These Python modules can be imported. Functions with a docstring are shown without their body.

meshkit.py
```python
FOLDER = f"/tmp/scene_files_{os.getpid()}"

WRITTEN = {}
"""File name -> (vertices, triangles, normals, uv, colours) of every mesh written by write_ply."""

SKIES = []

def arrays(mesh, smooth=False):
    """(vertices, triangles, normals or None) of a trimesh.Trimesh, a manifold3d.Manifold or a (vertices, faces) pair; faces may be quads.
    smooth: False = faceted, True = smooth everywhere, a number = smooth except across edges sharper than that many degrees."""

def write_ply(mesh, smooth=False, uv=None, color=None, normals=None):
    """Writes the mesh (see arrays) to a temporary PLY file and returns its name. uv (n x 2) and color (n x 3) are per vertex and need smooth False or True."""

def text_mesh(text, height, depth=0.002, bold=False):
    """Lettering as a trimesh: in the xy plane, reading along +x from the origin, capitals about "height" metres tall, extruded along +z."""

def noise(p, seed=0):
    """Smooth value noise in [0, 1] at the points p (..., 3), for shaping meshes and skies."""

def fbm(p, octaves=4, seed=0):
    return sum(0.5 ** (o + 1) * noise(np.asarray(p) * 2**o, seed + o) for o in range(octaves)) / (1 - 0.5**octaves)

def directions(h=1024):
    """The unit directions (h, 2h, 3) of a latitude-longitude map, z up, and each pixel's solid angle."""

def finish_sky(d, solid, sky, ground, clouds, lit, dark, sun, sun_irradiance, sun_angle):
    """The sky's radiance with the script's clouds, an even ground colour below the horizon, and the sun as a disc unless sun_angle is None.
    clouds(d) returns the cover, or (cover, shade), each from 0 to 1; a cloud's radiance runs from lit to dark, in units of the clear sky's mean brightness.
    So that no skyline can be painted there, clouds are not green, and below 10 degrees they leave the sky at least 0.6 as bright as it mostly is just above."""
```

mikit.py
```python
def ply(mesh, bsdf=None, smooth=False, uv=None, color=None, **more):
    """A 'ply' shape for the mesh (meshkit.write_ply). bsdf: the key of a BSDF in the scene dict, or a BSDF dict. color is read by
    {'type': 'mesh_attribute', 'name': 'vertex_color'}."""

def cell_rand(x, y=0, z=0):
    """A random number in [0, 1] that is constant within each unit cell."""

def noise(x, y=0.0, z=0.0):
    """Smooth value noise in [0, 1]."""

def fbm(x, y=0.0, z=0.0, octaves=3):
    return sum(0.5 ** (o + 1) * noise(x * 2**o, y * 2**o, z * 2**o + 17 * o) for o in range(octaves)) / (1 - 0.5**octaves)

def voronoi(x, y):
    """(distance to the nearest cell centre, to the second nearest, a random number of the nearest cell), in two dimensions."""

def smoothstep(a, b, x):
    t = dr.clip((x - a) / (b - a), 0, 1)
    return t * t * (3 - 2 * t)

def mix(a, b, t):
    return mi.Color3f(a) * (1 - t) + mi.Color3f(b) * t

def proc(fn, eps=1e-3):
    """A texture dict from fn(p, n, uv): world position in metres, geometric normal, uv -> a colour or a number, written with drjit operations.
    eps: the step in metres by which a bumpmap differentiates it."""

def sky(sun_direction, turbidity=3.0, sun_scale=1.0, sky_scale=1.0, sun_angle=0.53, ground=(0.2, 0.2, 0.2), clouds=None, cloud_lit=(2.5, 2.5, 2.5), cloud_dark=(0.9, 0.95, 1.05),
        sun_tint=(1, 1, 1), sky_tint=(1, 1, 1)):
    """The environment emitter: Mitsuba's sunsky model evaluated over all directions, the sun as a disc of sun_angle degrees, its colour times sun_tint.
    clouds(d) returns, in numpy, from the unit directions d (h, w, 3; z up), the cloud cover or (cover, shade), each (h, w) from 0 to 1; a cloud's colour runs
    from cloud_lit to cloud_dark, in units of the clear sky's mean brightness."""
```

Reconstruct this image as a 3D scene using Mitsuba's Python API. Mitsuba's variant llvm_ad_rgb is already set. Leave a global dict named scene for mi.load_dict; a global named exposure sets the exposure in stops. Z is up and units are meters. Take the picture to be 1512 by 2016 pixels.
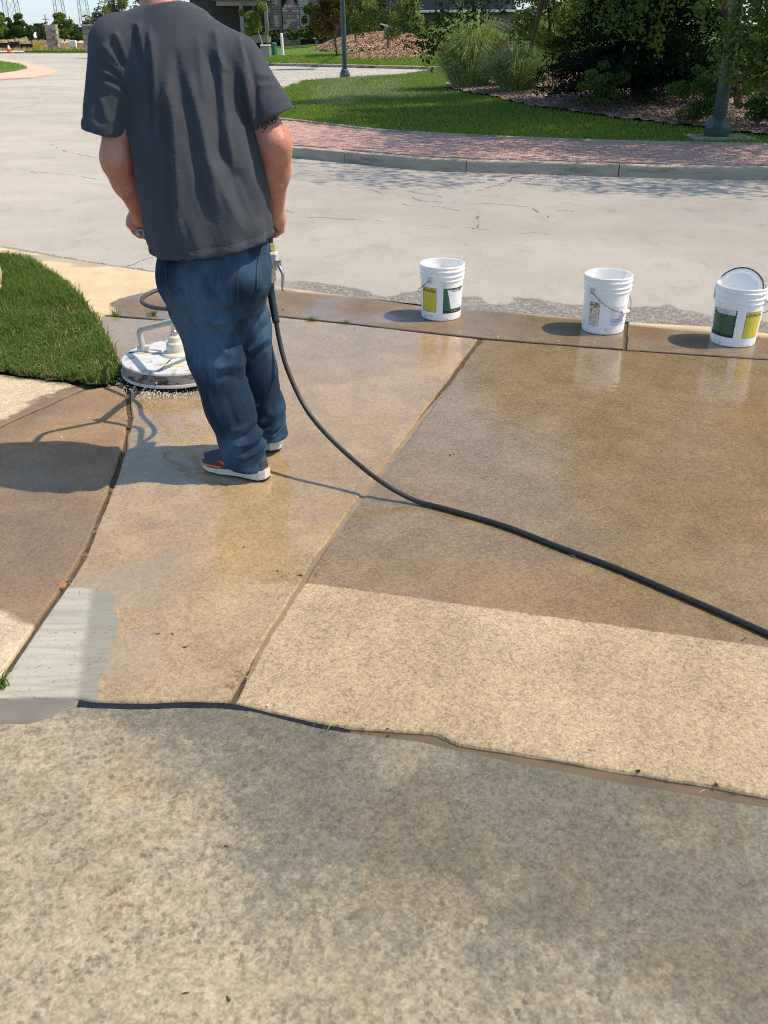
import math
import drjit as dr
import numpy as np
import trimesh
import mitsuba as mi
import manifold3d as m3
import mikit
import meshkit
from shapely.geometry import Polygon, LineString, Point
from mikit import proc, noise, fbm, voronoi, cell_rand, smoothstep, mix
from scipy.interpolate import PchipInterpolator, CubicSpline
from scipy.spatial import cKDTree

T = mi.ScalarTransform4f
scene, labels = {}, {}
rng = np.random.default_rng(7)

# ------------------------------------------------------------------ camera, sky, exposure
CAM_H, PITCH, ROLL = 1.58, math.radians(29.1), math.radians(0.4)
fwd = np.array([0, math.cos(PITCH), -math.sin(PITCH)])
up0 = np.array([0, math.sin(PITCH), math.cos(PITCH)])
up = math.cos(ROLL) * up0 + math.sin(ROLL) * np.array([1.0, 0, 0])
eye = np.array([0, 0, CAM_H])
scene["camera"] = {"type": "perspective", "fov": 47.95, "fov_axis": "x", "near_clip": 0.05, "far_clip": 6000.0,
                   "to_world": T().look_at(origin=eye.tolist(), target=(eye + fwd).tolist(), up=up.tolist())}
SUN_EL, SUN_AZ = math.radians(55.5), math.radians(-2.0)
SUN = np.array([math.cos(SUN_EL) * math.cos(SUN_AZ), math.cos(SUN_EL) * math.sin(SUN_AZ), math.sin(SUN_EL)])
scene["sky"] = mikit.sky(SUN.tolist(), turbidity=4.0, sky_scale=1.6, sky_tint=(1.03, 1.0, 0.92))
exposure = 1.8


# ------------------------------------------------------------------ helpers
def tag(key, label=None, cat=None, group=None, kind=None):
    d = labels.setdefault(key, {})
    for k, v in (("label", label), ("category", cat), ("group", group), ("kind", kind)):
        if v:
            d[k] = v


def fresh(base):
    if base not in scene and base not in labels:
        return base
    i = 1
    while f"{base}_{i:03d}" in scene or f"{base}_{i:03d}" in labels:
        i += 1
    return f"{base}_{i:03d}"


def put(name, mesh, mat, label=None, cat=None, group=None, kind=None, smooth=False, **kw):
    key = fresh(name)
    scene[key] = mikit.ply(mesh, mat, smooth=smooth, **kw)
    tag(key, label, cat, group, kind)
    return key


def thing(name, label, cat, group=None):
    key = fresh(name)
    tag(key, label, cat, group)
    return key


_count = {}


def part(parent, name, mesh, mat, label=None, kind=None, smooth=False, shape=None, **kw):
    base = f"{parent}__{name}"
    n = _count.get(base, 0)
    _count[base] = n + 1
    key = base if n == 0 else f"{base}_{n:03d}"
    scene[key] = shape if shape is not None else mikit.ply(mesh, mat, smooth=smooth, **kw)
    if label or kind:
        tag(key, label, kind=kind)
    return key


def cat(*ms):
    ms = [m for m in ms if m is not None]
    return trimesh.util.concatenate([m if isinstance(m, trimesh.Trimesh) else trimesh.Trimesh(*m, process=False) for m in ms])


def box(lo, hi, bevel=0.0, rz=0.0):
    lo, hi = np.array(lo, float), np.array(hi, float)
    c, e = (lo + hi) / 2, hi - lo
    if bevel <= 0:
        m = trimesh.creation.box(e)
    else:
        b = min(bevel, e.min() / 2.2)
        v = []
        for s in np.ndindex(2, 2, 2):
            s = np.array(s) * 2 - 1
            for k in range(3):
                q = e / 2 - b
                q[k] = e[k] / 2
                v.append(s * q)
        m = trimesh.convex.convex_hull(np.array(v))
    if rz:
        m.apply_transform(trimesh.transformations.rotation_matrix(rz, [0, 0, 1]))
    m.apply_translation(c)
    return m


def tube(path, r, sides=10, caps=True):
    p = np.asarray(path, float)
    t = np.gradient(p, axis=0)
    t /= np.linalg.norm(t, axis=1, keepdims=True) + 1e-12
    a = np.cross(t[0], [0, 0, 1.0] if abs(t[0][2]) < 0.9 else [1.0, 0, 0])
    a /= np.linalg.norm(a)
    A = [a]
    for i in range(1, len(p)):
        a = A[-1] - t[i] * (A[-1] @ t[i])
        A.append(a / np.linalg.norm(a))
    A = np.array(A)
    B = np.cross(t, A)
    ang = np.arange(sides) * 2 * np.pi / sides
    r = np.broadcast_to(r, (len(p),))
    v = p[:, None] + r[:, None, None] * (np.cos(ang)[None, :, None] * A[:, None] + np.sin(ang)[None, :, None] * B[:, None])
    i, j = np.meshgrid(np.arange(len(p) - 1), np.arange(sides), indexing="ij")
    q = np.stack([i * sides + j, i * sides + (j + 1) % sides, (i + 1) * sides + (j + 1) % sides, (i + 1) * sides + j], -1).reshape(-1, 4)
    f = np.vstack([q[:, [0, 1, 2]], q[:, [0, 2, 3]]])
    v = v.reshape(-1, 3)
    if caps:
        n = len(v)
        v = np.vstack([v, p[0], p[-1]])
        k = np.arange(sides)
        f = np.vstack([f, np.stack([k * 0 + n, (k + 1) % sides, k], 1), np.stack([k * 0 + n + 1, k + (len(p) - 1) * sides, (k + 1) % sides + (len(p) - 1) * sides], 1)])
    m = trimesh.Trimesh(v, f, process=False)
    m.fix_normals()
    return m


def spline(pts, n=60):
    p = np.asarray(pts, float)
    s = np.r_[0, np.cumsum(np.linalg.norm(np.diff(p, axis=0), axis=1) ** 0.7)]
    return CubicSpline(s, p)(np.linspace(0, s[-1], n))


def lathe(profile, sides=48, center=(0, 0, 0)):
    m = trimesh.creation.revolve(np.asarray(profile, float), sections=sides)
    m.apply_translation(center)
    m.fix_normals()
    return m


def moved(m, xyz=(0, 0, 0), rz=0.0, rx=0.0, ry=0.0, s=1.0):
    m = m.copy()
    R = trimesh.transformations
    M = R.rotation_matrix(rz, [0, 0, 1]) @ R.rotation_matrix(ry, [0, 1, 0]) @ R.rotation_matrix(rx, [1, 0, 0])
    M[:3, :3] *= s
    M[:3, 3] = xyz
    m.apply_transform(M)
    return m


def arr(v):
    return [list(map(float, x)) for x in v]


def dense(poly, step):
    """The closed ring of the polygon resampled at about step."""
    ls = LineString(list(poly) + [poly[0]])
    n = max(8, int(ls.length / step))
    return np.array([ls.interpolate(i / n, normalized=True).coords[0] for i in range(n)])


def ring_inset(r, d):
    nxt, prv = np.roll(r, -1, 0), np.roll(r, 1, 0)
    t = nxt - prv
    t /= np.linalg.norm(t, axis=1, keepdims=True)
    return r + d * np.stack([-t[:, 1], t[:, 0]], 1)


def slab(poly, top=0.0, thick=0.08, bevel=0.007, step=0.03, jitter=0.003, seed=0, dome=None):
    """A cast slab: flat top, rounded slightly broken arrises, vertical sides."""
    r = dense(poly, step)
    if np.sum(r[:, 0] * np.roll(r[:, 1], -1) - np.roll(r[:, 0], -1) * r[:, 1]) < 0:
        r = r[::-1]
    j = (meshkit.fbm(np.c_[r * 9, np.zeros(len(r))], 3, seed) - 0.5) * 2 * jitter
    r = ring_inset(r, j[:, None])
    w = bevel * (0.6 + 0.9 * meshkit.noise(np.c_[r * 14, np.ones(len(r))], seed + 3))
    rings = [(r, top - thick), (r, None), (ring_inset(r, (0.35 * w)[:, None]), None), (ring_inset(r, w[:, None]), top)]
    n = len(r)
    v = [np.c_[r, np.full(n, top - thick)], np.c_[r, top - 0.9 * w], np.c_[rings[2][0], top - 0.3 * w], np.c_[rings[3][0], np.full(n, top)]]
    f = []
    k = np.arange(n)
    for a in range(3):
        q = np.stack([a * n + k, a * n + (k + 1) % n, (a + 1) * n + (k + 1) % n, (a + 1) * n + k], 1)
        f += [q[:, [0, 1, 2]], q[:, [0, 2, 3]]]
    import mapbox_earcut as ec
    tri = ec.triangulate_float64(np.ascontiguousarray(v[3][:, :2]), np.array([n], np.uint32)).reshape(-1, 3)
    tri = tri.astype(int)
    V3 = np.vstack(v)
    c = v[3][:, :2]
    area = np.cross(c[tri[:, 1]] - c[tri[:, 0]], c[tri[:, 2]] - c[tri[:, 0]])
    tri[area < 0] = tri[area < 0][:, ::-1]
    f.append(tri + 3 * n)
    return trimesh.Trimesh(V3, np.vstack(f), process=False)


def sheet(poly, z=0.0, step=None):
    r = np.asarray(poly, float) if step is None else dense(poly, step)
    import mapbox_earcut as ec
    tri = ec.triangulate_float64(np.ascontiguousarray(r), np.array([len(r)], np.uint32)).reshape(-1, 3).astype(int)
    area = np.cross(r[tri[:, 1]] - r[tri[:, 0]], r[tri[:, 2]] - r[tri[:, 0]])
    tri[area < 0] = tri[area < 0][:, ::-1]
    return trimesh.Trimesh(np.c_[r, np.full(len(r), z)], tri, process=False)


def terrain(x0, x1, y0, y1, nx, ny, h, keep=None):
    x, y = np.linspace(x0, x1, nx), np.linspace(y0, y1, ny)
    X, Yy = np.meshgrid(x, y, indexing="ij")
    v = np.c_[X.ravel(), Yy.ravel(), h(X, Yy).ravel()]
    i, j = np.meshgrid(np.arange(nx - 1), np.arange(ny - 1), indexing="ij")
    q = np.stack([i * ny + j, (i + 1) * ny + j, (i + 1) * ny + j + 1, i * ny + j + 1], -1).reshape(-1, 4)
    if keep is not None:
        c = v[q].mean(1)
        q = q[keep(c[:, 0], c[:, 1])]
    m = trimesh.Trimesh(v, np.vstack([q[:, [0, 1, 2]], q[:, [0, 2, 3]]]), process=False)
    m.remove_unreferenced_vertices()
    return m


def inside(poly, x, y):
    """Vectorised point in polygon."""
    p = np.asarray(poly, float)
    c = np.zeros(np.shape(x), bool)
    for (xa, ya), (xb, yb) in zip(p, np.roll(p, -1, 0)):
        if ya == yb:
            continue
        c ^= ((ya > y) != (yb > y)) & (x < (xb - xa) * (y - ya) / (yb - ya) + xa)
    return c


def scatter(poly, n, seed=0):
    p = np.asarray(poly, float)
    g = np.random.default_rng(seed)
    lo, hi = p.min(0), p.max(0)
    out = []
    while sum(map(len, out)) < n:
        q = g.uniform(lo, hi, (n, 2))
        out.append(q[inside(p, q[:, 0], q[:, 1])])
    return np.vstack(out)[:n]


def blades(base, h, w, lean=0.5, seed=0, dirs=None):
    """Curved three-triangle grass blades standing on the points base (n, 3)."""
    g = np.random.default_rng(seed)
    n = len(base)
    h = h * g.uniform(0.6, 1.25, n) if np.isscalar(h) else h
    a = g.uniform(0, 2 * np.pi, n) if dirs is None else dirs
    d = np.c_[np.cos(a), np.sin(a), np.zeros(n)]
    s = np.c_[-np.sin(a), np.cos(a), np.zeros(n)]
    tw = g.uniform(-0.9, 0.9, n)[:, None]
    s = s * np.cos(tw) + d * np.sin(tw)
    L = (np.abs(g.normal(0, lean, n)) * h)[:, None]
    H = h[:, None] * np.array([0, 0, 1.0])
    w = (w * g.uniform(0.7, 1.3, n))[:, None] / 2
    mid = base + H * 0.6 + d * L * 0.3
    tip = base + H * np.clip(1 - 0.35 * (L / h[:, None]) ** 2, 0.45, 1) + d * L
    v = np.stack([base - s * w, base + s * w, mid + s * w * 0.8, mid - s * w * 0.8, tip], 1).reshape(-1, 3)
    k = np.arange(n)[:, None] * 5
    f = np.stack([k + [0, 1, 2], k + [0, 2, 3], k + [3, 2, 4]], 1).reshape(-1, 3)
    return trimesh.Trimesh(v, f, process=False)


def leaves(c, size, seed=0, flat=0.4, droop=None, ratio=0.55):
    """Folded diamond leaves (two triangles) at the points c."""
    g = np.random.default_rng(seed)
    n = len(c)
    nrm = g.normal(0, 1, (n, 3))
    nrm[:, 2] = np.abs(nrm[:, 2]) + flat
    nrm /= np.linalg.norm(nrm, axis=1, keepdims=True)
    a = g.normal(0, 1, (n, 3))
    if droop is not None:
        a[:, 2] -= droop
    a -= nrm * (a * nrm).sum(1, keepdims=True)
    a /= np.linalg.norm(a, axis=1, keepdims=True)
    b = np.cross(nrm, a)
    s = (size * g.uniform(0.6, 1.3, n))[:, None]
    v = np.stack([c - a * s / 2, c + b * s * ratio / 2 + a * s * 0.05 + nrm * s * 0.1, c + a * s / 2, c - b * s * ratio / 2 + a * s * 0.05 + nrm * s * 0.1], 1).reshape(-1, 3)
    k = np.arange(n)[:, None] * 4
    f = np.stack([k + [0, 1, 2], k + [0, 2, 3]], 1).reshape(-1, 3)
    return trimesh.Trimesh(v, f, process=False)


def surface_net(f, lo, hi, h):
    """Naive surface nets: the zero surface of f(points) as a mesh."""
    lo, hi = np.array(lo, float), np.array(hi, float)
    n = np.ceil((hi - lo) / h).astype(int) + 1
    ax = [lo[k] + h * np.arange(n[k]) for k in range(3)]
    P = np.stack(np.meshgrid(*ax, indexing="ij"), -1)
    K = 4      # evaluate coarsely, then finely only near the surface
    nc = -(-(n - 1) // K) + 1
    cax = [lo[k] + h * K * np.arange(nc[k]) for k in range(3)]
    cv = f(np.stack(np.meshgrid(*cax, indexing="ij"), -1).reshape(-1, 3)).reshape(nc)
    from scipy.ndimage import map_coordinates
    val = map_coordinates(cv, np.stack(np.meshgrid(*[np.arange(n[k]) / K for k in range(3)], indexing="ij")), order=1)
    band = np.abs(val) < 9 * h
    val[band] = f(P[band])
    ins = val < 0
    cells = n - 1
    acc, cnt = np.zeros((*cells, 3)), np.zeros(cells)
    corner = list(np.ndindex(2, 2, 2))
    sl = lambda c: tuple(slice(c[k], c[k] + cells[k]) for k in range(3))
    for a in corner:
        for k in range(3):
            if a[k]:
                continue
            b = list(a)
            b[k] = 1
            va, vb = val[sl(a)], val[sl(b)]
            cross = (va < 0) != (vb < 0)
            t = np.where(cross, va / np.where(cross, va - vb, 1), 0)
            for q in range(3):
                acc[..., q] += np.where(cross, a[q] + (t if q == k else 0), 0)
            cnt += cross
    has = cnt > 0
    idx = -np.ones(cells, int)
    idx[has] = np.arange(has.sum())
    v = lo + h * (np.argwhere(has) + acc[has] / cnt[has][:, None])
    faces = []
    for k in range(3):
        o = [q for q in range(3) if q != k]
        A = [slice(1, cells[q]) for q in range(3)]
        A[k] = slice(0, cells[k])
        B = list(A)
        B[k] = slice(1, cells[k] + 1)
        sa, sb = ins[tuple(A)], ins[tuple(B)]
        at = np.argwhere(sa != sb)
        flip = sa[tuple(at.T)]
        at = at + np.array([0 if q == k else 1 for q in range(3)])
        ids = []
        for da, db in ((0, 0), (1, 0), (1, 1), (0, 1)):
            c = at.copy()
            c[:, o[0]] -= da
            c[:, o[1]] -= db
            ids.append(idx[tuple(c.T)])
        q = np.stack(ids, 1)
        if k == 1:
            flip = ~flip
        q = np.where(flip[:, None], q, q[:, ::-1])
        faces += [q[:, [0, 1, 2]], q[:, [0, 2, 3]]]
    m = trimesh.Trimesh(v, np.vstack(faces), process=False)
    if m.volume < 0:
        m.invert()
    return m


def smin(a, b, k):
    hh = np.clip(0.5 + 0.5 * (b - a) / k, 0, 1)
    return b * (1 - hh) + a * hh - k * hh * (1 - hh)


def cone(P, a, b, ra, rb):
    a, b = np.array(a, float), np.array(b, float)
    ba = b - a
    t = np.clip((P - a) @ ba / (ba @ ba), 0, 1)
    return np.linalg.norm(P - a - t[:, None] * ba, axis=1) - (ra + (rb - ra) * t)


def chain(P, pts, radii, k=0.02):
    d = None
    for i in range(len(pts) - 1):
        e = cone(P, pts[i], pts[i + 1], radii[i], radii[i + 1])
        d = e if d is None else smin(d, e, k)
    return d


def vertex_normals(m):
    return meshkit.arrays(m, True)[2]


def relax(m, n=6):
    """Taubin smoothing with equal weights (volume kept)."""
    from scipy.sparse import coo_matrix
    e = np.vstack([m.faces[:, [0, 1]], m.faces[:, [1, 2]], m.faces[:, [2, 0]]])
    e = np.vstack([e, e[:, ::-1]])
    k = len(m.vertices)
    A = coo_matrix((np.ones(len(e)), (e[:, 0], e[:, 1])), shape=(k, k)).tocsr()
    A.data[:] = 1.0
    deg = np.maximum(np.asarray(A.sum(1)).ravel(), 1)
    v = np.array(m.vertices)
    for i in range(n):
        for lam in (0.5, -0.52):
            v = v + lam * (A @ v / deg[:, None] - v)
    m.vertices = v
    return m


# ------------------------------------------------------------------ plain materials
def rgb(*c):
    return {"type": "rgb", "value": list(map(float, c))}


def matte(key, color, rough=0.8, spec=0.3, two=True, **kw):
    b = {"type": "principled", "base_color": color if isinstance(color, dict) else rgb(*color), "roughness": rough, "specular": spec, **kw}
    scene[key] = {"type": "twosided", "bsdf": b} if two else b


def metal(key, color, rough=0.3):
    scene[key] = {"type": "twosided", "bsdf": {"type": "principled", "base_color": color if isinstance(color, dict) else rgb(*color), "metallic": 1.0, "roughness": rough}}


def foliage(key, a, b, trans=0.6, scale=40.0, rough=0.5, spec=1.4):
    """Leaves: two greens mixed leaf by leaf; light passes through."""
    def fn(p, n, uv):
        t = cell_rand(p.x * scale, p.y * scale, p.z * scale)
        return mix(a, b, 0.65 * t + 0.35 * noise(p.x * 3, p.y * 3, p.z * 3))
    scene[key] = {"type": "principledthin", "base_color": proc(fn), "roughness": rough, "diff_trans": trans, "eta": spec}


def segs(x, y, pts):
    """Distance to a polyline on the ground."""
    d = mi.Float(1e3)
    for (ax, ay), (bx, by) in zip(pts[:-1], pts[1:]):
        ux, uy = bx - ax, by - ay
        t = dr.clip(((x - ax) * ux + (y - ay) * uy) / (ux * ux + uy * uy), 0, 1)
        d = dr.minimum(d, dr.sqrt(dr.square(x - ax - t * ux) + dr.square(y - ay - t * uy)))
    return d


def side(x, y, a, b):
    """Signed distance to the line through a and b (positive on its left)."""
    ux, uy = b[0] - a[0], b[1] - a[1]
    L = math.hypot(ux, uy)
    return (ux * (y - a[1]) - uy * (x - a[0])) / L

# ------------------------------------------------------------------ ground materials
WET_A, WET_B = (-0.228, 2.356), (1.119, 2.008)          # straight front edge of the standing water film
FILM_L = [(-0.533, 2.390), (-0.486, 2.414), (-0.330, 2.379), (-0.225, 2.356)]


def speck(p, s=1.0):
    """Sand and small aggregate, centred on 1."""
    a = noise(p.x * 260 * s, p.y * 260 * s)
    b = noise(p.x * 118 * s, p.y * 118 * s, 3.0)
    c = noise(p.x * 57 * s, p.y * 57 * s, 6.0)
    return 1.0 + 1.2 * (a - 0.5) + 0.75 * (b - 0.5) + 0.28 * (c - 0.5)


def concrete(key, color, film, dry=0.85, wet=0.06, bump=0.0007, ripple=0.0005):
    def rough(p, n, uv):
        f = film(p)
        return dry + (wet - dry) * f

    def col(p, n, uv):
        return color(p)

    def height(p, n, uv):
        f = film(p)
        g = noise(p.x * 260, p.y * 260) * 0.6 + noise(p.x * 95, p.y * 95, 5.0) * 0.8
        r = noise(p.x * 22, p.y * 34, 2.0) + 0.5 * noise(p.x * 60, p.y * 75, 7.0)
        return g * bump * (1 - 0.86 * f) + r * ripple * f

    scene[key] = {"type": "bumpmap", "arbitrary": {"type": "proc", **{k: v for k, v in proc(height, eps=1.2e-3).items() if k != "type"}}, "scale": 1.0,
                  "bsdf": {"type": "principled", "base_color": proc(col), "roughness": proc(rough), "specular": 0.65}}


def dry_right(p):
    x, y = p.x, p.y
    e = side(x, y, WET_A, WET_B) + 0.006 * (noise(x * 40, y * 40) - 0.5)
    w = smoothstep(-0.004, 0.006, e)
    thin = smoothstep(0.42, 0.62, fbm(x * 2.1 + 3.0, y * 2.6, 0.0, 4))
    return w, thin


def film_right(p):
    w, thin = dry_right(p)
    return w * (0.94 + 0.06 * thin)


def col_right(p):
    x, y = p.x, p.y
    w, thin = dry_right(p)
    g = speck(p)
    big = fbm(x * 1.3, y * 1.3, 4.0, 4)
    mid = fbm(x * 9, y * 9, 2.0, 3)
    pit = smoothstep(0.66, 0.82, 0.6 * noise(x * 330, y * 330, 9.0) + 0.4 * noise(x * 150, y * 150, 2.0))
    dryc = mix((0.350, 0.270, 0.168), (0.420, 0.336, 0.218), smoothstep(0.3, 0.7, big)) * (0.34 + 0.32 * mid + 0.50 * g) * (1 - 0.30 * pit)
    rust = smoothstep(0.42, 0.70, fbm(x * 0.9 + 11, y * 0.9, 1.0, 3))
    wetc = mix((0.196, 0.145, 0.082), (0.222, 0.148, 0.068), rust) * (0.40 + 0.40 * mid + 0.42 * g)
    return mix(dryc, wetc, w)


concrete("m_slab_right", col_right, film_right)


def film_left(p):
    x, y = p.x, p.y
    e = y - 2.36 + 0.05 * (fbm(x * 6, y * 6, 0.0, 2) - 0.5) * 0.3
    soft = smoothstep(-0.40, -0.56, x + 0.1 * (noise(x * 9, y * 9) - 0.5))
    w = smoothstep(-0.012 - 0.32 * soft, 0.018 + 0.22 * soft, e + soft * 0.5 * (fbm(x * 5, y * 5, 4.0, 4) - 0.5))
    thin = smoothstep(0.40, 0.62, fbm(x * 1.8 + 5, y * 2.4, 3.0, 4))
    return w * (0.95 + 0.05 * thin)


def white_patch(p):
    x, y = p.x, p.y
    d = 0.11 * (fbm(x * 8, y * 8, 1.0, 4) - 0.5)
    a = side(x, y, (-0.884, 2.335), (-0.774, 1.818)) + d            # right edge
    b = side(x, y, (-1.055, 2.343), (-0.879, 2.364)) + d * 0.6      # far edge
    q = dr.sqrt(dr.square(dr.maximum(a + 0.10, 0)) + dr.square(dr.maximum(b + 0.10, 0))) - 0.10
    return smoothstep(0.012, -0.006, q)


def col_left(p):
    x, y = p.x, p.y
    g = speck(p)
    f = film_left(p)
    big = fbm(x * 1.4 + 2, y * 1.6, 8.0, 4)
    mid = fbm(x * 8, y * 8, 2.0, 3)
    c = mix((0.262, 0.190, 0.112), (0.328, 0.236, 0.132), smoothstep(0.35, 0.68, big)) * (0.44 + 0.34 * mid + 0.38 * g)
    damp = mix((0.275, 0.205, 0.125), (0.330, 0.250, 0.152), smoothstep(0.35, 0.65, big)) * (0.38 + 0.34 * mid + 0.46 * g)
    c = mix(damp, c, f)
    gray = smoothstep(0.50, 0.66, fbm(x * 3 + 9, y * 3, 1.0, 4)) * smoothstep(0.0, 0.25, -(x + 0.55) + 0.0 * y)
    c = mix(c, mi.Color3f(0.26, 0.235, 0.19), 0.45 * gray)
    m = white_patch(p)
    inner = smoothstep(0.006, 0.035, -side(x, y, (-0.930, 2.321), (-0.818, 1.814)) + 0.014 * (fbm(x * 20, y * 70, 1.0, 3) - 0.5)) * (0.45 + 0.55 * smoothstep(0.25, 0.65, fbm(x * 7, y * 60, 6.0, 3)))
    trowel = fbm(x * 9, y * 110, 2.0, 3)
    paste = mix((0.25, 0.245, 0.205), (0.40, 0.392, 0.338), inner) * (0.86 + 0.22 * trowel) * (1 - 0.35 * smoothstep(0.86, 0.93, noise(x * 120, y * 170, 4.0)))
    return mix(c, paste, m)


concrete("m_slab_left", col_left, film_left, wet=0.045, ripple=0.00035)


def film_near(p):
    return 0.0 * p.x + 0.22 * smoothstep(0.40, 0.75, fbm(p.x * 2.5, p.y * 2.5, 1.0, 3)) * smoothstep(-0.3, 0.3, p.x)


def col_near(p):
    x, y = p.x, p.y
    g = speck(p, 0.8)
    big = fbm(x * 2.0, y * 2.2, 3.0, 4)
    mid = fbm(x * 16, y * 16, 2.0, 3)
    fine = fbm(x * 42, y * 42, 9.0, 3)
    e = side(x, y, (-0.583, 1.765), (0.487, 0.917))
    damp = smoothstep(-0.26, 0.16, e + 0.55 * (big - 0.5) + 0.25 * (mid - 0.5) + 0.35 * (fine - 0.5)) * (0.62 + 0.38 * smoothstep(0.30, 0.58, fbm(x * 4.4, y * 4.4, 15.0, 5) + 0.14))
    d0, d1, r = voronoi(x * 62, y * 62)
    drop = smoothstep(0.62, 0.22, d0 + 0.55 * (noise(x * 240, y * 240, 6.0) - 0.5)) * smoothstep(0.50, 0.75, 0.6 * r + 0.4 * noise(x * 14, y * 14, 2.0)) * smoothstep(0.95, 0.35, damp)
    blot = smoothstep(0.46, 0.66, fbm(x * 95, y * 95, 7.0, 3))
    c = mix((0.410, 0.350, 0.248), (0.160, 0.152, 0.118), damp) * (0.34 + 0.22 * mid + 0.26 * fine + 0.42 * g)
    moss = 0.55 * smoothstep(0.50, 0.72, fbm(x * 6 + 3, y * 7, 11.0, 5))
    c = c * (1 - 0.46 * drop * (0.35 + 0.65 * noise(x * 21, y * 21, 8.0))) * (1 - 0.16 * blot)
    c = mix(c, c * mi.Color3f(0.72, 0.74, 0.70), moss)
    ochre = smoothstep(0.60, 0.72, fbm(x * 5 + 4, y * 5, 5.0, 3))
    c = mix(c, c * mi.Color3f(1.12, 0.98, 0.80), 0.5 * ochre)
    fleck = smoothstep(0.90, 0.97, noise(x * 330, y * 330, 12.0)) * damp
    c = mix(c, mi.Color3f(0.50, 0.48, 0.42), 0.35 * fleck)
    strip = smoothstep(-0.002, 0.004, -side(x, y, (0.801, 1.343), (0.761, 1.093)) + 0.004 * (noise(x * 50, y * 50) - 0.5))
    return c * (1 - 0.16 * strip)


concrete("m_slab_near", col_near, film_near, dry=0.8, wet=0.35, bump=0.0010)


def film_walk(p):
    x, y = p.x, p.y
    return 0.55 * smoothstep(0.30, 0.55, fbm(x * 2 + 1, y * 2, 2.0, 3)) * smoothstep(0.02, -0.04, dry_walk(p) - 0.5)


def dry_walk(p):
    """1 on the still dry strip beside the grass and on the splashed corner."""
    x, y = p.x, p.y
    n = 0.22 * (fbm(x * 5, y * 5, 0.0, 4) - 0.5) + 0.05 * (fbm(x * 30, y * 30, 3.0, 2) - 0.5)
    a = smoothstep(-0.02, 0.03, side(x, y, (-1.593, 4.249), (-1.812, 3.793)) * -1 + n)
    b = smoothstep(-0.02, 0.03, side(x, y, (-1.209, 2.226), (-1.056, 2.132)) * -1 + 0.4 * n)
    return dr.maximum(a, b)


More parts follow.
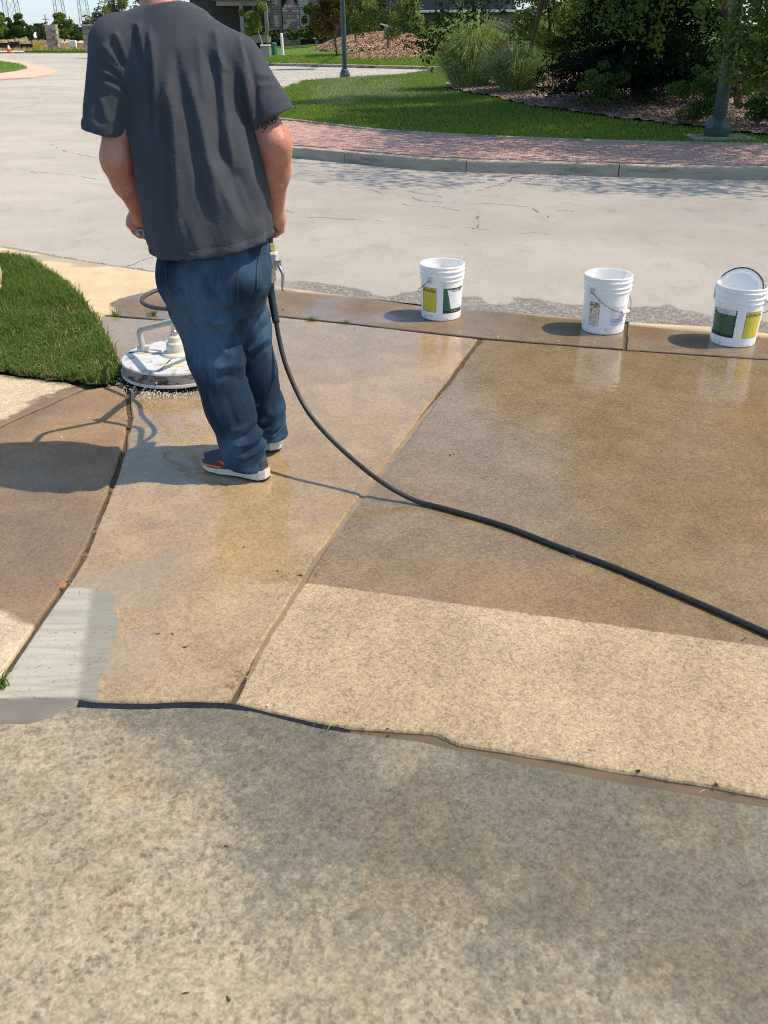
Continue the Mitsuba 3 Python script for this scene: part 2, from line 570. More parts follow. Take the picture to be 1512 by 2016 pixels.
def col_walk(p):
    x, y = p.x, p.y
    g = speck(p)
    mid = fbm(x * 9, y * 9, 2.0, 3)
    big = fbm(x * 1.5, y * 1.5, 2.0, 3)
    wetc = mix((0.195, 0.140, 0.088), (0.250, 0.165, 0.090), smoothstep(0.35, 0.65, big)) * (0.48 + 0.38 * mid + 0.30 * g)
    dryc = mi.Color3f(0.46, 0.385, 0.265) * (0.46 + 0.32 * mid + 0.38 * g)
    return mix(wetc, dryc, dry_walk(p))


concrete("m_walk", col_walk, film_walk, wet=0.22)

GUT = [(-1.815, 5.502), (-1.311, 5.366), (-0.765, 5.476), (-0.628, 5.438), (-0.169, 5.262), (0.575, 4.969), (1.372, 4.727), (2.111, 4.537)]


def wet_gutter(p):
    x, y = p.x, p.y
    n = 0.5 * (fbm(x * 4, y * 4, 0.0, 4) - 0.5)
    a = smoothstep(-0.35, -0.15, x + 0.9 + n)
    pool = smoothstep(0.05, 0.0, dr.sqrt(dr.square((x + 1.42) / 0.42) + dr.square((y - 5.72) / 0.40)) - 0.95 + n)
    edge = smoothstep(0.0, 0.10, (side(x, y, (-0.848, 6.205), (2.288, 4.989)) * -1) + 0.12 * (n + 0.1) - 0.05)
    return dr.maximum(a * edge, pool)


def film_gutter(p):
    return wet_gutter(p) * (0.35 + 0.55 * smoothstep(0.4, 0.6, fbm(p.x * 2.5, p.y * 3, 5.0, 3)))


def col_gutter(p):
    x, y = p.x, p.y
    g = speck(p)
    mid = fbm(x * 7, y * 7, 2.0, 3)
    w = wet_gutter(p)
    dark = smoothstep(0.48, 0.62, fbm(x * 2.2, y * 4.5, 7.0, 4)) * smoothstep(-0.55, -0.25, -side(x, y, (-3.263, 7.558), (-1.684, 6.572)) * -1 - 0.0)
    dryc = mix((0.49, 0.395, 0.255), (0.30, 0.265, 0.21), 0.8 * dark) * (0.74 + 0.26 * mid + 0.10 * g)
    wetc = mi.Color3f(0.165, 0.118, 0.074) * (0.42 + 0.45 * mid + 0.34 * g)
    return mix(dryc, wetc, w)


concrete("m_gutter", col_gutter, film_gutter, wet=0.14)

CRACKS = [[(-0.665, 10.716), (-0.180, 10.581), (0.172, 10.455), (0.401, 10.195), (0.649, 9.879), (0.862, 9.581)], [(-0.180, 10.581), (-0.009, 10.247), (0.272, 10.062), (0.383, 9.727), (0.633, 9.529)],
          [(0.115, 9.643), (0.318, 9.389), (0.668, 9.257), (0.802, 8.995), (0.950, 8.745), (0.915, 8.540), (0.863, 8.247), (0.753, 8.111), (0.717, 7.953)], [(0.897, 10.002), (1.152, 10.412), (1.503, 10.890), (1.723, 11.505)],
          [(-0.986, 9.119), (-0.761, 8.862), (-0.157, 8.656), (0.229, 8.415), (0.694, 8.253), (0.875, 8.176), (1.135, 8.029), (1.566, 7.880)], [(0.862, 9.581), (1.510, 9.312), (1.785, 9.098), (2.243, 8.857)],
          [(1.528, 9.223), (1.610, 8.668)], [(-8.931, 22.274), (-8.831, 24.007), (-9.142, 26.264)], [(-8.096, 21.769), (-7.390, 21.569), (-6.664, 21.648)], [(-5.391, 15.284), (-4.864, 14.360), (-4.490, 13.899), (-4.154, 13.523)], [(-0.452, 1.794), (-0.325, 1.773)],
          [(-5.166, 12.500), (-3.898, 11.731), (-3.482, 11.407)], [(-0.806, 7.267), (-0.675, 7.207)], [(-1.999, 6.858), (-1.480, 7.789), (-0.898, 8.215)]]
EDGE = [(-0.850, 6.220), (-0.471, 6.015), (-0.184, 5.875), (0.509, 5.561), (1.251, 5.337), (1.547, 5.243), (1.999, 5.137), (2.292, 4.999), (4.830, 4.211)]
EDGE_L = [(-5.271, 8.870), (-3.255, 7.538), (-2.702, 7.178), (-2.146, 6.846), (-1.688, 6.588)]


def col_street(p):
    x, y = p.x, p.y
    far = smoothstep(9.0, 22.0, y)
    g = noise(x * 150, y * 150) * 0.5 + noise(x * 60, y * 60, 2.0) * 0.5
    big = fbm(x * 0.25, y * 0.5, 3.0, 4)
    mid = fbm(x * 2.2, y * 2.2, 2.0, 4)
    c = mix((0.280, 0.268, 0.246), (0.330, 0.314, 0.284), smoothstep(0.3, 0.7, big)) * (0.76 + 0.22 * mid + 0.24 * mix(g, 0.5, far).x)
    wx, wy = x + 0.06 * (noise(x * 5, y * 5) - 0.5) + 0.02 * (noise(x * 25, y * 25, 3.0) - 0.5), y + 0.12 * (noise(x * 5, y * 5, 8.0) - 0.5) + 0.03 * (noise(x * 25, y * 25, 5.0) - 0.5)
    d = mi.Float(9.0)
    for q in CRACKS:
        d = dr.minimum(d, segs(wx, wy, q))
    w = 0.010 + 0.0012 * y
    brk = smoothstep(0.30, 0.55, noise(x * 7, y * 7, 6.0))
    c = c * (1 - 0.50 * brk * smoothstep(w, 0.25 * w, d))
    stain = smoothstep(0.05, 0.0, dr.sqrt(dr.square((x + 3.35) / 0.55) + dr.square((y - 13.6) / 0.28)) - 0.8 + 0.9 * (fbm(x * 5, y * 7, 1.0, 3) - 0.5))
    c = c * (1 - 0.6 * stain)
    oil = smoothstep(0.62, 0.80, fbm(x * 5.2 + 7, y * 4, 4.0, 4))
    c = c * (1 - 0.10 * oil)
    e = segs(x, y, EDGE)
    rag = smoothstep(0.0, 0.05, 0.20 + 0.10 * smoothstep(0.2, 1.2, x) + 0.5 * (fbm(x * 3.2, y * 2.0, 9.0, 4) - 0.5) - e) * smoothstep(-1.1, -0.4, x)
    rag = dr.maximum(rag, smoothstep(0.0, 0.02, 0.045 + 0.08 * (fbm(x * 8, y * 8, 9.0, 3) - 0.5) - segs(x, y, EDGE_L)))
    chips = mix((0.085, 0.082, 0.077), (0.30, 0.29, 0.27), smoothstep(0.35, 0.85, 0.6 * noise(x * 130, y * 130, 3.0) + 0.4 * noise(x * 48, y * 48, 8.0)))
    return mix(c, chips, 0.75 * rag)


def hgt_street(p, n, uv):
    x, y = p.x, p.y
    e = smoothstep(0.5, 0.1, segs(x, y, EDGE))
    return (noise(x * 120, y * 120) + noise(x * 55, y * 55, 3.0)) * (0.0010 + 0.0022 * e)


scene["m_street"] = {"type": "bumpmap", "arbitrary": proc(hgt_street, eps=2e-3), "scale": 1.0, "bsdf": {"type": "principled", "base_color": proc(lambda p, n, uv: col_street(p)), "roughness": 0.85, "specular": 0.25}}

matte("m_joint", proc(lambda p, n, uv: mix((0.045, 0.034, 0.022), (0.120, 0.092, 0.058), fbm(p.x * 40, p.y * 40, 1.0, 3))), 0.7)
matte("m_mud", proc(lambda p, n, uv: mix((0.115, 0.088, 0.055), (0.165, 0.125, 0.078), fbm(p.x * 14, p.y * 14, 1.0, 3))), 0.10, 0.5)
matte("m_silt", proc(lambda p, n, uv: mix((0.215, 0.155, 0.088), (0.30, 0.22, 0.135), fbm(p.x * 18, p.y * 18, 1.0, 3))), 0.35, 0.4)
matte("m_paste", proc(lambda p, n, uv: mix((0.155, 0.14, 0.12), (0.20, 0.185, 0.165), fbm(p.x * 20, p.y * 20, 1.0, 3))), 0.55, 0.4)
scene["m_sealant"] = {"type": "bumpmap", "arbitrary": proc(lambda p, n, uv: 0.004 * fbm(p.x * 110, p.y * 110, 1.0, 2), eps=1.5e-3), "scale": 1.0, "bsdf": {"type": "principled", "base_color": rgb(0.012, 0.012, 0.014), "roughness": 0.38, "specular": 0.5}}
matte("m_soil", proc(lambda p, n, uv: mix((0.06, 0.045, 0.03), (0.10, 0.075, 0.05), fbm(p.x * 12, p.y * 12, 1.0, 3))), 0.95)
matte("m_lawn_base", proc(lambda p, n, uv: mix((0.030, 0.045, 0.012), (0.055, 0.085, 0.02), fbm(p.x * 20, p.y * 20, 1.0, 3))), 0.95)


# ------------------------------------------------------------------ driveway, gutter, street
def prairie(x, y):
    """Height of the open land: flat near the street, rising to low hills far off."""
    return -0.05 + 0.0 * x


put("ground", terrain(-3000, 3000, -200, 4500, 40, 60, lambda x, y: -0.06 + 9.0 * np.clip((y - 300) / 1500, 0, 1) ** 1.0), "m_lawn_base", kind="structure")
put("street", sheet([(-5.271, 8.870), (-3.255, 7.538), (-2.702, 7.178), (-2.146, 6.846), (-1.688, 6.588), (-0.850, 6.220), (-0.471, 6.015), (-0.184, 5.875), (0.509, 5.561), (1.251, 5.337), (1.547, 5.243), (1.999, 5.137), (2.292, 4.999), (4.830, 4.211), (14.0, 3.0), (14.0, 60.0), (5.0, 58.0), (-4.0, 56.0), (-14.0, 75.0), (-22.0, 88.0), (-60.0, 98.0), (-60.0, 12.0), (-12.0, 11.0)], -0.006), "m_street", kind="structure")

drive = "driveway"
tag(drive, kind="structure")
JB_LO = [(-0.831, 1.778), (-0.792, 1.775), (-0.673, 1.766), (-0.557, 1.771), (-0.448, 1.770), (-0.355, 1.753), (-0.312, 1.737), (-0.181, 1.692), (-0.106, 1.674), (0.008, 1.655), (0.092, 1.638), (0.155, 1.614), (0.230, 1.592), (0.303, 1.567), (0.387, 1.545), (0.473, 1.519), (0.613, 1.485), (0.750, 1.451), (0.888, 1.419), (1.085, 1.366)]
JB_UP = [(-0.409, 1.786), (-0.314, 1.755), (-0.240, 1.734), (-0.182, 1.715), (-0.107, 1.695), (-0.051, 1.685), (0.008, 1.677), (0.067, 1.674), (0.132, 1.666), (0.157, 1.650), (0.177, 1.633), (0.232, 1.618), (0.301, 1.604), (0.480, 1.555), (0.623, 1.524), (0.762, 1.487), (0.900, 1.450), (1.396, 1.311)]
part(drive, "slab", slab([(-1.397, 1.687), (-1.011, 1.713), (-0.931, 1.713), (-0.877, 1.751)] + JB_LO + [(1.9, 1.2), (1.9, -3.0), (-2.6, -3.0)], step=0.02, bevel=0.005, jitter=0.004, seed=1), "m_slab_near", label="nearest slab, speckled with drying water")
part(drive, "slab", slab(JB_UP + [(4.527, 3.894), (2.101, 4.512), (1.364, 4.691), (0.584, 4.911), (0.328, 4.153), (0.151, 3.627), (0.010, 3.210), (-0.115, 2.868), (-0.228, 2.509), (-0.361, 2.010)], step=0.02, bevel=0.009, jitter=0.006, seed=2), "m_slab_right", label="wet slab on the right with a dry light front strip")
part(drive, "slab", slab([(0.556, 4.921), (0.306, 4.175), (0.135, 3.651), (-0.005, 3.230), (-0.122, 2.880), (-0.240, 2.519), (-0.371, 2.017), (-0.426, 1.796), (-0.452, 1.794), (-0.562, 1.797), (-0.679, 1.792), (-0.799, 1.800), (-0.835, 1.812), (-0.968, 1.816), (-1.064, 1.815), (-1.069, 1.893), (-1.061, 2.030), (-1.054, 2.152), (-1.038, 2.346), (-1.029, 2.529), (-1.045, 2.699), (-1.070, 2.997), (-1.118, 3.402), (-1.154, 3.604), (-1.176, 3.745), (-1.306, 4.221), (-1.388, 4.375), (-1.560, 4.755), (-1.774, 5.247), (-1.782, 5.444), (-1.299, 5.311), (-0.759, 5.419), (-0.622, 5.382), (-0.167, 5.209)], step=0.02, bevel=0.008, jitter=0.005, seed=3), "m_slab_left", label="wet orange-tan slab under the standing man")
part(drive, "slab", slab([(-1.329, 4.207), (-1.200, 3.746), (-1.170, 3.604), (-1.139, 3.413), (-1.090, 3.006), (-1.062, 2.706), (-1.051, 2.536), (-1.058, 2.352), (-1.073, 2.158), (-1.078, 2.035), (-1.088, 1.898), (-1.079, 1.817), (-1.749, 1.824), (-2.357, 2.267), (-2.108, 3.004), (-1.761, 3.660), (-1.518, 4.132), (-1.439, 4.173)], step=0.02, bevel=0.008, jitter=0.005, seed=4), "m_walk", label="wet sidewalk panel left of the man")
part(drive, "slab", slab([(-1.529, 4.153), (-1.770, 3.684), (-2.119, 3.026), (-2.378, 2.296), (-4.186, 4.722), (-2.951, 4.568), (-2.038, 4.380), (-1.850, 4.307), (-1.646, 4.250)], step=0.02, bevel=0.004, jitter=0.005, seed=5), "m_walk", label="dry pale sidewalk panel beside the grass")
part(drive, "joint_bed", sheet([(-4.0, 1.0), (3.6, 1.0), (3.6, 5.3), (-0.2, 5.6), (-2.2, 6.2), (-4.2, 6.2)], -0.015), "m_joint")
part(drive, "joint_sealant", slab([(-0.841, 1.810), (-0.800, 1.802), (-0.680, 1.794), (-0.563, 1.799), (-0.452, 1.796), (-0.401, 1.790), (-0.314, 1.757), (-0.240, 1.736), (-0.183, 1.716), (-0.091, 1.691), (-0.090, 1.663), (-0.181, 1.686), (-0.311, 1.733), (-0.355, 1.749), (-0.447, 1.766), (-0.556, 1.767), (-0.672, 1.762), (-0.791, 1.771), (-0.831, 1.776)], top=-0.006, thick=0.02, bevel=0.004, step=0.015, jitter=0.004, seed=6), "m_sealant", label="black tar filling the joint")
part(drive, "patch", slab([(-1.467, 1.817), (-1.063, 1.813), (-0.967, 1.814), (-0.834, 1.810), (-0.832, 1.780), (-0.877, 1.751), (-0.931, 1.713), (-1.011, 1.713), (-1.397, 1.687)], top=-0.002, thick=0.03, bevel=0.006, jitter=0.004, seed=7), "m_paste", label="grey mortar patch at the slab corner")
put("puddle", sheet([(-0.159, 1.716), (-0.107, 1.697), (0.008, 1.679), (0.132, 1.668), (0.177, 1.635), (0.301, 1.605), (0.480, 1.557), (0.624, 1.526), (0.762, 1.489), (0.901, 1.451), (1.202, 1.371), (1.178, 1.326), (1.080, 1.357), (0.883, 1.406), (0.744, 1.434), (0.608, 1.468), (0.469, 1.503), (0.300, 1.550), (0.154, 1.596), (0.091, 1.623), (0.008, 1.644), (-0.106, 1.663), (-0.156, 1.675)], -0.013), "m_mud", kind="structure")
part(drive, "joint_silt", sheet([(0.337, 4.175), (0.339, 4.124), (0.022, 3.196), (-0.098, 2.848), (-0.209, 2.492), (-0.343, 1.998), (-0.379, 1.866), (-0.390, 1.888), (-0.372, 2.017), (-0.242, 2.519), (-0.124, 2.880), (-0.007, 3.230), (0.133, 3.651)], -0.006), "m_silt", label="tan silt settled in the centre joint")

gut = "gutter"
tag(gut, kind="structure")
part(gut, "slab", slab([(-1.783, 5.279), (-1.795, 5.478), (-1.305, 5.339), (-0.762, 5.449), (-0.625, 5.411), (-0.168, 5.239), (0.573, 4.950), (1.360, 4.723), (1.497, 5.233), (1.249, 5.326), (0.508, 5.549), (0.257, 5.627), (-0.184, 5.862), (-0.470, 6.002), (-0.848, 6.205), (-1.684, 6.572), (-2.142, 6.829), (-2.696, 7.159), (-3.247, 7.518), (-5.257, 8.843), (-4.417, 7.286), (-3.058, 7.027), (-2.750, 6.847), (-2.332, 6.289), (-2.020, 5.745)], step=0.03, bevel=0.006, jitter=0.004, seed=8), "m_gutter", label="long wet gutter slab with the left and middle pails on it")
part(gut, "slab", slab([(1.380, 4.713), (2.111, 4.537), (4.565, 3.933), (4.823, 4.204), (2.288, 4.989), (1.996, 5.127), (1.522, 5.233)], step=0.03, bevel=0.006, jitter=0.004, seed=9), "m_gutter", label="wet gutter slab under the rightmost pail")

# ------------------------------------------------------------------ the man: materials
def col_shirt(p, n, uv):
    w = noise(p.x * 420, p.y * 420, p.z * 420)
    big = fbm(p.x * 7, p.y * 7, p.z * 5, 3)
    return mi.Color3f(0.053, 0.060, 0.076) * (0.70 + 0.34 * w + 0.34 * big)


matte("m_shirt", proc(col_shirt), 0.9, 0.15, sheen=0.12)


def col_jeans(p, n, uv):
    tw = noise(p.x * 300 + p.z * 180, p.y * 300, p.z * 260 - p.x * 120)
    fade = smoothstep(0.42, 0.68, fbm(p.x * 6, p.y * 6, p.z * 3.2, 4))
    strk = noise(p.x * 120, p.y * 120, p.z * 9)
    c = mix((0.013, 0.029, 0.058), (0.050, 0.102, 0.175), fade)
    return c * (0.62 + 0.42 * tw + 0.28 * strk)


matte("m_jeans", proc(col_jeans), 0.9, 0.15, sheen=0.08)
matte("m_thread", (0.12, 0.11, 0.095), 0.8)


def col_skin(p, n, uv):
    a = fbm(p.x * 18, p.y * 18, p.z * 14, 4)
    b = noise(p.x * 160, p.y * 160, p.z * 160)
    c = mix((0.46, 0.225, 0.160), (0.45, 0.165, 0.120), smoothstep(0.4, 0.7, a))
    freckle = smoothstep(0.74, 0.82, noise(p.x * 90, p.y * 90, p.z * 90))
    return c * (0.88 + 0.18 * b) * (1 - 0.10 * freckle)


scene["m_skin"] = {"type": "principled", "base_color": proc(col_skin), "roughness": 0.5, "specular": 0.4, "sheen": 0.2}
matte("m_hair", proc(lambda p, n, uv: mix((0.035, 0.018, 0.009), (0.085, 0.042, 0.02), noise(p.x * 200, p.y * 200, p.z * 40))), 0.6)
matte("m_ink", (0.022, 0.026, 0.032), 0.6)

# ------------------------------------------------------------------ the man: shirt
ROWS_L = [(-0.815, 3.220, 0.837), (-0.826, 3.220, 0.883), (-0.840, 3.220, 0.946), (-0.849, 3.220, 1.022), (-0.854, 3.220, 1.125), (-0.859, 3.220, 1.247), (-0.859, 3.220, 1.357), (-0.853, 3.220, 1.440)]
ROWS_R = [(-0.424, 3.220, 0.871), (-0.407, 3.220, 0.911), (-0.402, 3.220, 0.952), (-0.401, 3.220, 1.019), (-0.401, 3.220, 1.122), (-0.406, 3.220, 1.244), (-0.424, 3.220, 1.354), (-0.438, 3.220, 1.437)]
tz = np.array([(a[2] + b[2]) / 2 for a, b in zip(ROWS_L, ROWS_R)])
tl, tr = np.array([a[0] for a in ROWS_L]), np.array([b[0] for b in ROWS_R])
tz, tl, tr = np.r_[tz, 1.52, 1.66], np.r_[tl, -0.81, -0.74], np.r_[tr, -0.54, -0.60]
tx_ = PchipInterpolator(tz, (tl + tr) / 2)
tw_ = PchipInterpolator(tz, (tr - tl) / 2)
tb_ = PchipInterpolator([0.80, 0.95, 1.15, 1.35, 1.60], [0.205, 0.215, 0.20, 0.175, 0.10])
ty_ = PchipInterpolator([0.80, 0.95, 1.15, 1.35, 1.60], [3.205, 3.21, 3.225, 3.26, 3.31])
SH_L, SH_R, NECK = np.array((-0.864, 3.270, 1.532)), np.array((-0.494, 3.270, 1.480)), np.array((-0.689, 3.290, 1.566))
CUF_L, CUF_R = np.array((-0.941, 3.200, 1.283)), np.array((-0.365, 3.200, 1.330))


def torso(P, grow=0.0):
    z = np.clip(P[:, 2], 0.80, 1.70)
    q = np.abs((P[:, 0] - tx_(z)) / (tw_(z) + grow)) ** 2.3 + np.abs((P[:, 1] - ty_(z)) / (tb_(z) + grow)) ** 2.3
    d = (q ** (1 / 2.3) - 1) * (tb_(z) + grow)
    return np.maximum(d, P[:, 2] - 1.62)


def shirt_f(P):
    yoke = smin(cone(P, NECK, SH_L, 0.112, 0.103), cone(P, NECK, SH_R, 0.112, 0.100), 0.02)
    back = cone(P, NECK + [0.0, -0.01, -0.13], NECK + [0.03, 0.0, -0.42], 0.165, 0.19)
    d = smin(torso(P), smin(yoke, back, 0.06), 0.07)
    sl = cone(P, SH_L, CUF_L + (CUF_L - SH_L) * 0.4, 0.104, 0.067)
    sr = cone(P, SH_R, CUF_R + (CUF_R - SH_R) * 0.5, 0.100, 0.064)
    nl, nr = (CUF_L - SH_L) / np.linalg.norm(CUF_L - SH_L), (CUF_R - SH_R) / np.linalg.norm(CUF_R - SH_R)
    nl2 = np.array([-0.20, 0.0, -0.98])
    sl = np.maximum(sl, (P - CUF_L) @ nl2)
    sr = np.maximum(sr, (P - CUF_R) @ np.array([0.40, 0.0, -0.91]) )
    d = smin(d, sl, 0.018)
    d = smin(d, sr, 0.018)
    hem = np.array(HEM_P) - 0.0
    d = np.maximum(d, (HEM_P - P) @ HEM_N)
    neck = np.linalg.norm((P - NECK - [-0.02, 0.02, 0.115]) / [1, 1, 0.7], axis=1) - 0.082
    return np.maximum(d, -neck)


_a, _b, _c = (np.array(v) for v in ((-0.825, 3.220, 0.887), (-0.405, 3.220, 0.933), (-0.571, 3.020, 0.911)))
HEM_N = np.cross(_b - _a, _c - _a)
HEM_N *= np.sign(HEM_N[2]) / np.linalg.norm(HEM_N)
HEM_P = _a
shirt = surface_net(shirt_f, (-1.06, 2.96, 0.84), (-0.24, 3.50, 1.74), 0.0062)
relax(shirt, 4)


def fold(v, n, lines, amp, w, yref, sel):
    """Displaces the selected vertices along their normals into soft folds that follow the lines in the back plane."""
    h = np.zeros(len(v))
    for a_, w_, L in lines:
        L = spline(L, 40)
        tr_ = cKDTree(L[:, [0, 2]])
        d, i = tr_.query(v[:, [0, 2]])
        t = i / 39.0
        env = np.clip(np.minimum(t, 1 - t) * 5, 0, 1)
        env = env * env * (3 - 2 * env)
        q = d / (w * w_)
        h += amp * a_ * env / (1 + q * q) ** 1.6
    return h * sel


sv = np.array(shirt.vertices)
sn = vertex_normals(shirt)
SH_FOLDS = [
    (1.0, 1.0, [(-0.785, 3.060, 1.617), (-0.769, 3.060, 1.567), (-0.756, 3.060, 1.511), (-0.750, 3.060, 1.484)]), (-0.9, 0.9, [(-0.799, 3.060, 1.612), (-0.788, 3.060, 1.562), (-0.776, 3.060, 1.518), (-0.771, 3.060, 1.461)]),
    (0.9, 1.0, [(-0.747, 3.060, 1.614), (-0.735, 3.060, 1.559), (-0.730, 3.060, 1.503), (-0.731, 3.060, 1.417), (-0.735, 3.060, 1.328), (-0.743, 3.060, 1.252)]), (-1.0, 1.0, [(-0.766, 3.060, 1.587), (-0.749, 3.060, 1.503), (-0.746, 3.060, 1.432), (-0.752, 3.060, 1.344), (-0.766, 3.060, 1.268)]),
    (-1.6, 2.2, [(-0.722, 3.030, 1.419), (-0.709, 3.030, 1.331), (-0.705, 3.030, 1.240), (-0.705, 3.030, 1.146), (-0.713, 3.030, 1.033), (-0.716, 3.030, 0.949)]), (1.5, 1.9, [(-0.684, 3.030, 1.490), (-0.684, 3.030, 1.404), (-0.677, 3.030, 1.301), (-0.680, 3.030, 1.178), (-0.682, 3.030, 1.049), (-0.685, 3.030, 0.924)]),
    (-1.0, 1.4, [(-0.645, 3.030, 1.518), (-0.640, 3.030, 1.433), (-0.626, 3.030, 1.330), (-0.616, 3.030, 1.224), (-0.595, 3.030, 1.114), (-0.572, 3.030, 0.999)]), (1.1, 1.6, [(-0.616, 3.030, 1.503), (-0.613, 3.030, 1.418), (-0.591, 3.030, 1.330), (-0.574, 3.030, 1.239), (-0.559, 3.030, 1.129), (-0.538, 3.030, 0.999)]),
    (-1.0, 1.1, [(-0.579, 3.030, 1.552), (-0.552, 3.030, 1.503), (-0.539, 3.030, 1.446), (-0.536, 3.030, 1.359), (-0.530, 3.030, 1.254), (-0.522, 3.030, 1.161)]), (0.9, 1.0, [(-0.559, 3.030, 1.559), (-0.534, 3.030, 1.517), (-0.519, 3.030, 1.461), (-0.515, 3.030, 1.374), (-0.502, 3.030, 1.269), (-0.492, 3.030, 1.161)]),
    (0.8, 0.9, [(-0.544, 3.060, 1.600), (-0.530, 3.060, 1.544), (-0.515, 3.060, 1.488), (-0.498, 3.060, 1.459)]), (-0.9, 1.0, [(-0.486, 3.040, 1.516), (-0.471, 3.040, 1.446), (-0.455, 3.040, 1.373), (-0.436, 3.040, 1.283), (-0.421, 3.040, 1.190), (-0.403, 3.040, 1.095)]),
    (1.1, 1.1, [(-0.470, 3.040, 1.523), (-0.450, 3.040, 1.460), (-0.433, 3.040, 1.380), (-0.413, 3.040, 1.283), (-0.402, 3.040, 1.174), (-0.391, 3.040, 1.045)]), (-0.9, 0.9, [(-0.449, 3.080, 1.571), (-0.428, 3.080, 1.501), (-0.417, 3.080, 1.429), (-0.412, 3.080, 1.362), (-0.401, 3.080, 1.294)]),
    (0.8, 0.8, [(-0.470, 3.080, 1.585), (-0.448, 3.080, 1.515), (-0.432, 3.080, 1.443), (-0.425, 3.080, 1.370)]), (-0.8, 1.4, [(-0.545, 3.030, 1.297), (-0.516, 3.030, 1.223), (-0.495, 3.030, 1.161), (-0.478, 3.030, 1.097), (-0.450, 3.030, 1.015)]),
    (0.8, 1.5, [(-0.581, 3.030, 1.239), (-0.547, 3.030, 1.161), (-0.513, 3.030, 1.081), (-0.485, 3.030, 1.015), (-0.469, 3.030, 0.956)]), (-0.7, 1.3, [(-0.486, 3.030, 1.192), (-0.458, 3.030, 1.129), (-0.431, 3.030, 1.048), (-0.418, 3.030, 0.989)]),
    (0.6, 1.0, [(-0.591, 3.050, 1.586), (-0.585, 3.050, 1.531), (-0.580, 3.050, 1.460), (-0.577, 3.050, 1.373)]), (-0.6, 1.0, [(-0.662, 3.050, 1.545), (-0.656, 3.050, 1.489), (-0.659, 3.050, 1.417), (-0.655, 3.050, 1.344)]),
    # left sleeve
    (0.7, 0.6, [(-0.861, 3.100, 1.588), (-0.843, 3.100, 1.563), (-0.832, 3.100, 1.531), (-0.826, 3.100, 1.489)]), (-0.7, 0.6, [(-0.876, 3.100, 1.574), (-0.857, 3.100, 1.546), (-0.844, 3.100, 1.514), (-0.834, 3.100, 1.474)]),
    (0.7, 0.6, [(-0.903, 3.100, 1.557), (-0.876, 3.100, 1.525), (-0.854, 3.100, 1.496), (-0.833, 3.100, 1.460)]), (0.7, 0.6, [(-0.912, 3.100, 1.515), (-0.881, 3.100, 1.495), (-0.853, 3.100, 1.467), (-0.832, 3.100, 1.427)]),
    (-0.7, 0.6, [(-0.905, 3.100, 1.501), (-0.879, 3.100, 1.480), (-0.854, 3.100, 1.453), (-0.832, 3.100, 1.413)]), (0.7, 0.6, [(-0.914, 3.100, 1.472), (-0.879, 3.100, 1.460), (-0.850, 3.100, 1.438), (-0.829, 3.100, 1.392)]),
    (-0.6, 0.6, [(-0.909, 3.100, 1.457), (-0.878, 3.100, 1.445), (-0.852, 3.100, 1.425), (-0.833, 3.100, 1.379)]), (0.6, 0.6, [(-0.914, 3.100, 1.443), (-0.881, 3.100, 1.428), (-0.851, 3.100, 1.407), (-0.831, 3.100, 1.368)]),
    (0.5, 0.9, [(-0.921, 3.100, 1.401), (-0.916, 3.100, 1.372), (-0.906, 3.100, 1.334), (-0.895, 3.100, 1.308)]), (-0.5, 0.9, [(-0.936, 3.100, 1.409), (-0.936, 3.100, 1.372), (-0.933, 3.100, 1.334), (-0.927, 3.100, 1.308)]),
    (0.35, 0.6, [(-0.410, 3.120, 1.456), (-0.385, 3.120, 1.456), (-0.361, 3.120, 1.449)]), (0.35, 0.6, [(-0.407, 3.120, 1.424), (-0.379, 3.120, 1.427), (-0.346, 3.120, 1.423)]), (-0.35, 0.6, [(-0.406, 3.120, 1.439), (-0.378, 3.120, 1.441), (-0.354, 3.120, 1.437)]),
]
h = fold(sv, sn, SH_FOLDS, 0.0150, 0.0140, 3.05, np.clip((3.30 - sv[:, 1]) * 12, 0, 1))
h += 0.006 * (meshkit.fbm(sv * [9, 9, 3.0], 3, 4) - 0.5) + 0.012 * (meshkit.fbm(sv * [14, 14, 2.0], 2, 9) - 0.5) * np.clip((3.25 - sv[:, 1]) * -12, 0, 1)
wr = meshkit.fbm(np.c_[sv[:, 0] * 22 + sv[:, 2] * 5, sv[:, 1] * 10, sv[:, 2] * 3.2], 3, 31)
h += 0.010 * (np.abs(wr - 0.5) ** 0.8 - 0.15) * np.clip((1.52 - sv[:, 2]) * 5, 0.15, 1)
dh = (sv - HEM_P) @ HEM_N
h += 0.0022 * ((dh > 0.004) & (dh < 0.024)) - 0.0015 * ((dh > 0.026) & (dh < 0.033))
for C, S in ((CUF_L, SH_L), (CUF_R, SH_R)):
    ax = (C - S) / np.linalg.norm(C - S)
    dc = (C - sv) @ ax
    near = np.linalg.norm(sv - C, axis=1) < 0.13
    h += near * (0.0018 * ((dc > 0.0) & (dc < 0.022)) - 0.0012 * ((dc > 0.024) & (dc < 0.030)))
low = np.clip(1 - dh / 0.25, 0, 1) ** 2 * (dh > -0.01)
sv2 = sv + sn * h[:, None]
sv2[:, :2] += (sn[:, :2] * (0.010 * np.sin(np.arctan2(sv[:, 1] - 3.22, sv[:, 0] + 0.61) * 11 + 1.3))[:, None]) * low[:, None]
shirt.vertices = sv2
relax(shirt, 1)

man = thing("person", "man seen from behind in charcoal t-shirt and blue jeans, holding the cleaner's handlebar", "person")
part(man, "shirt", shirt, "m_shirt", smooth=True)

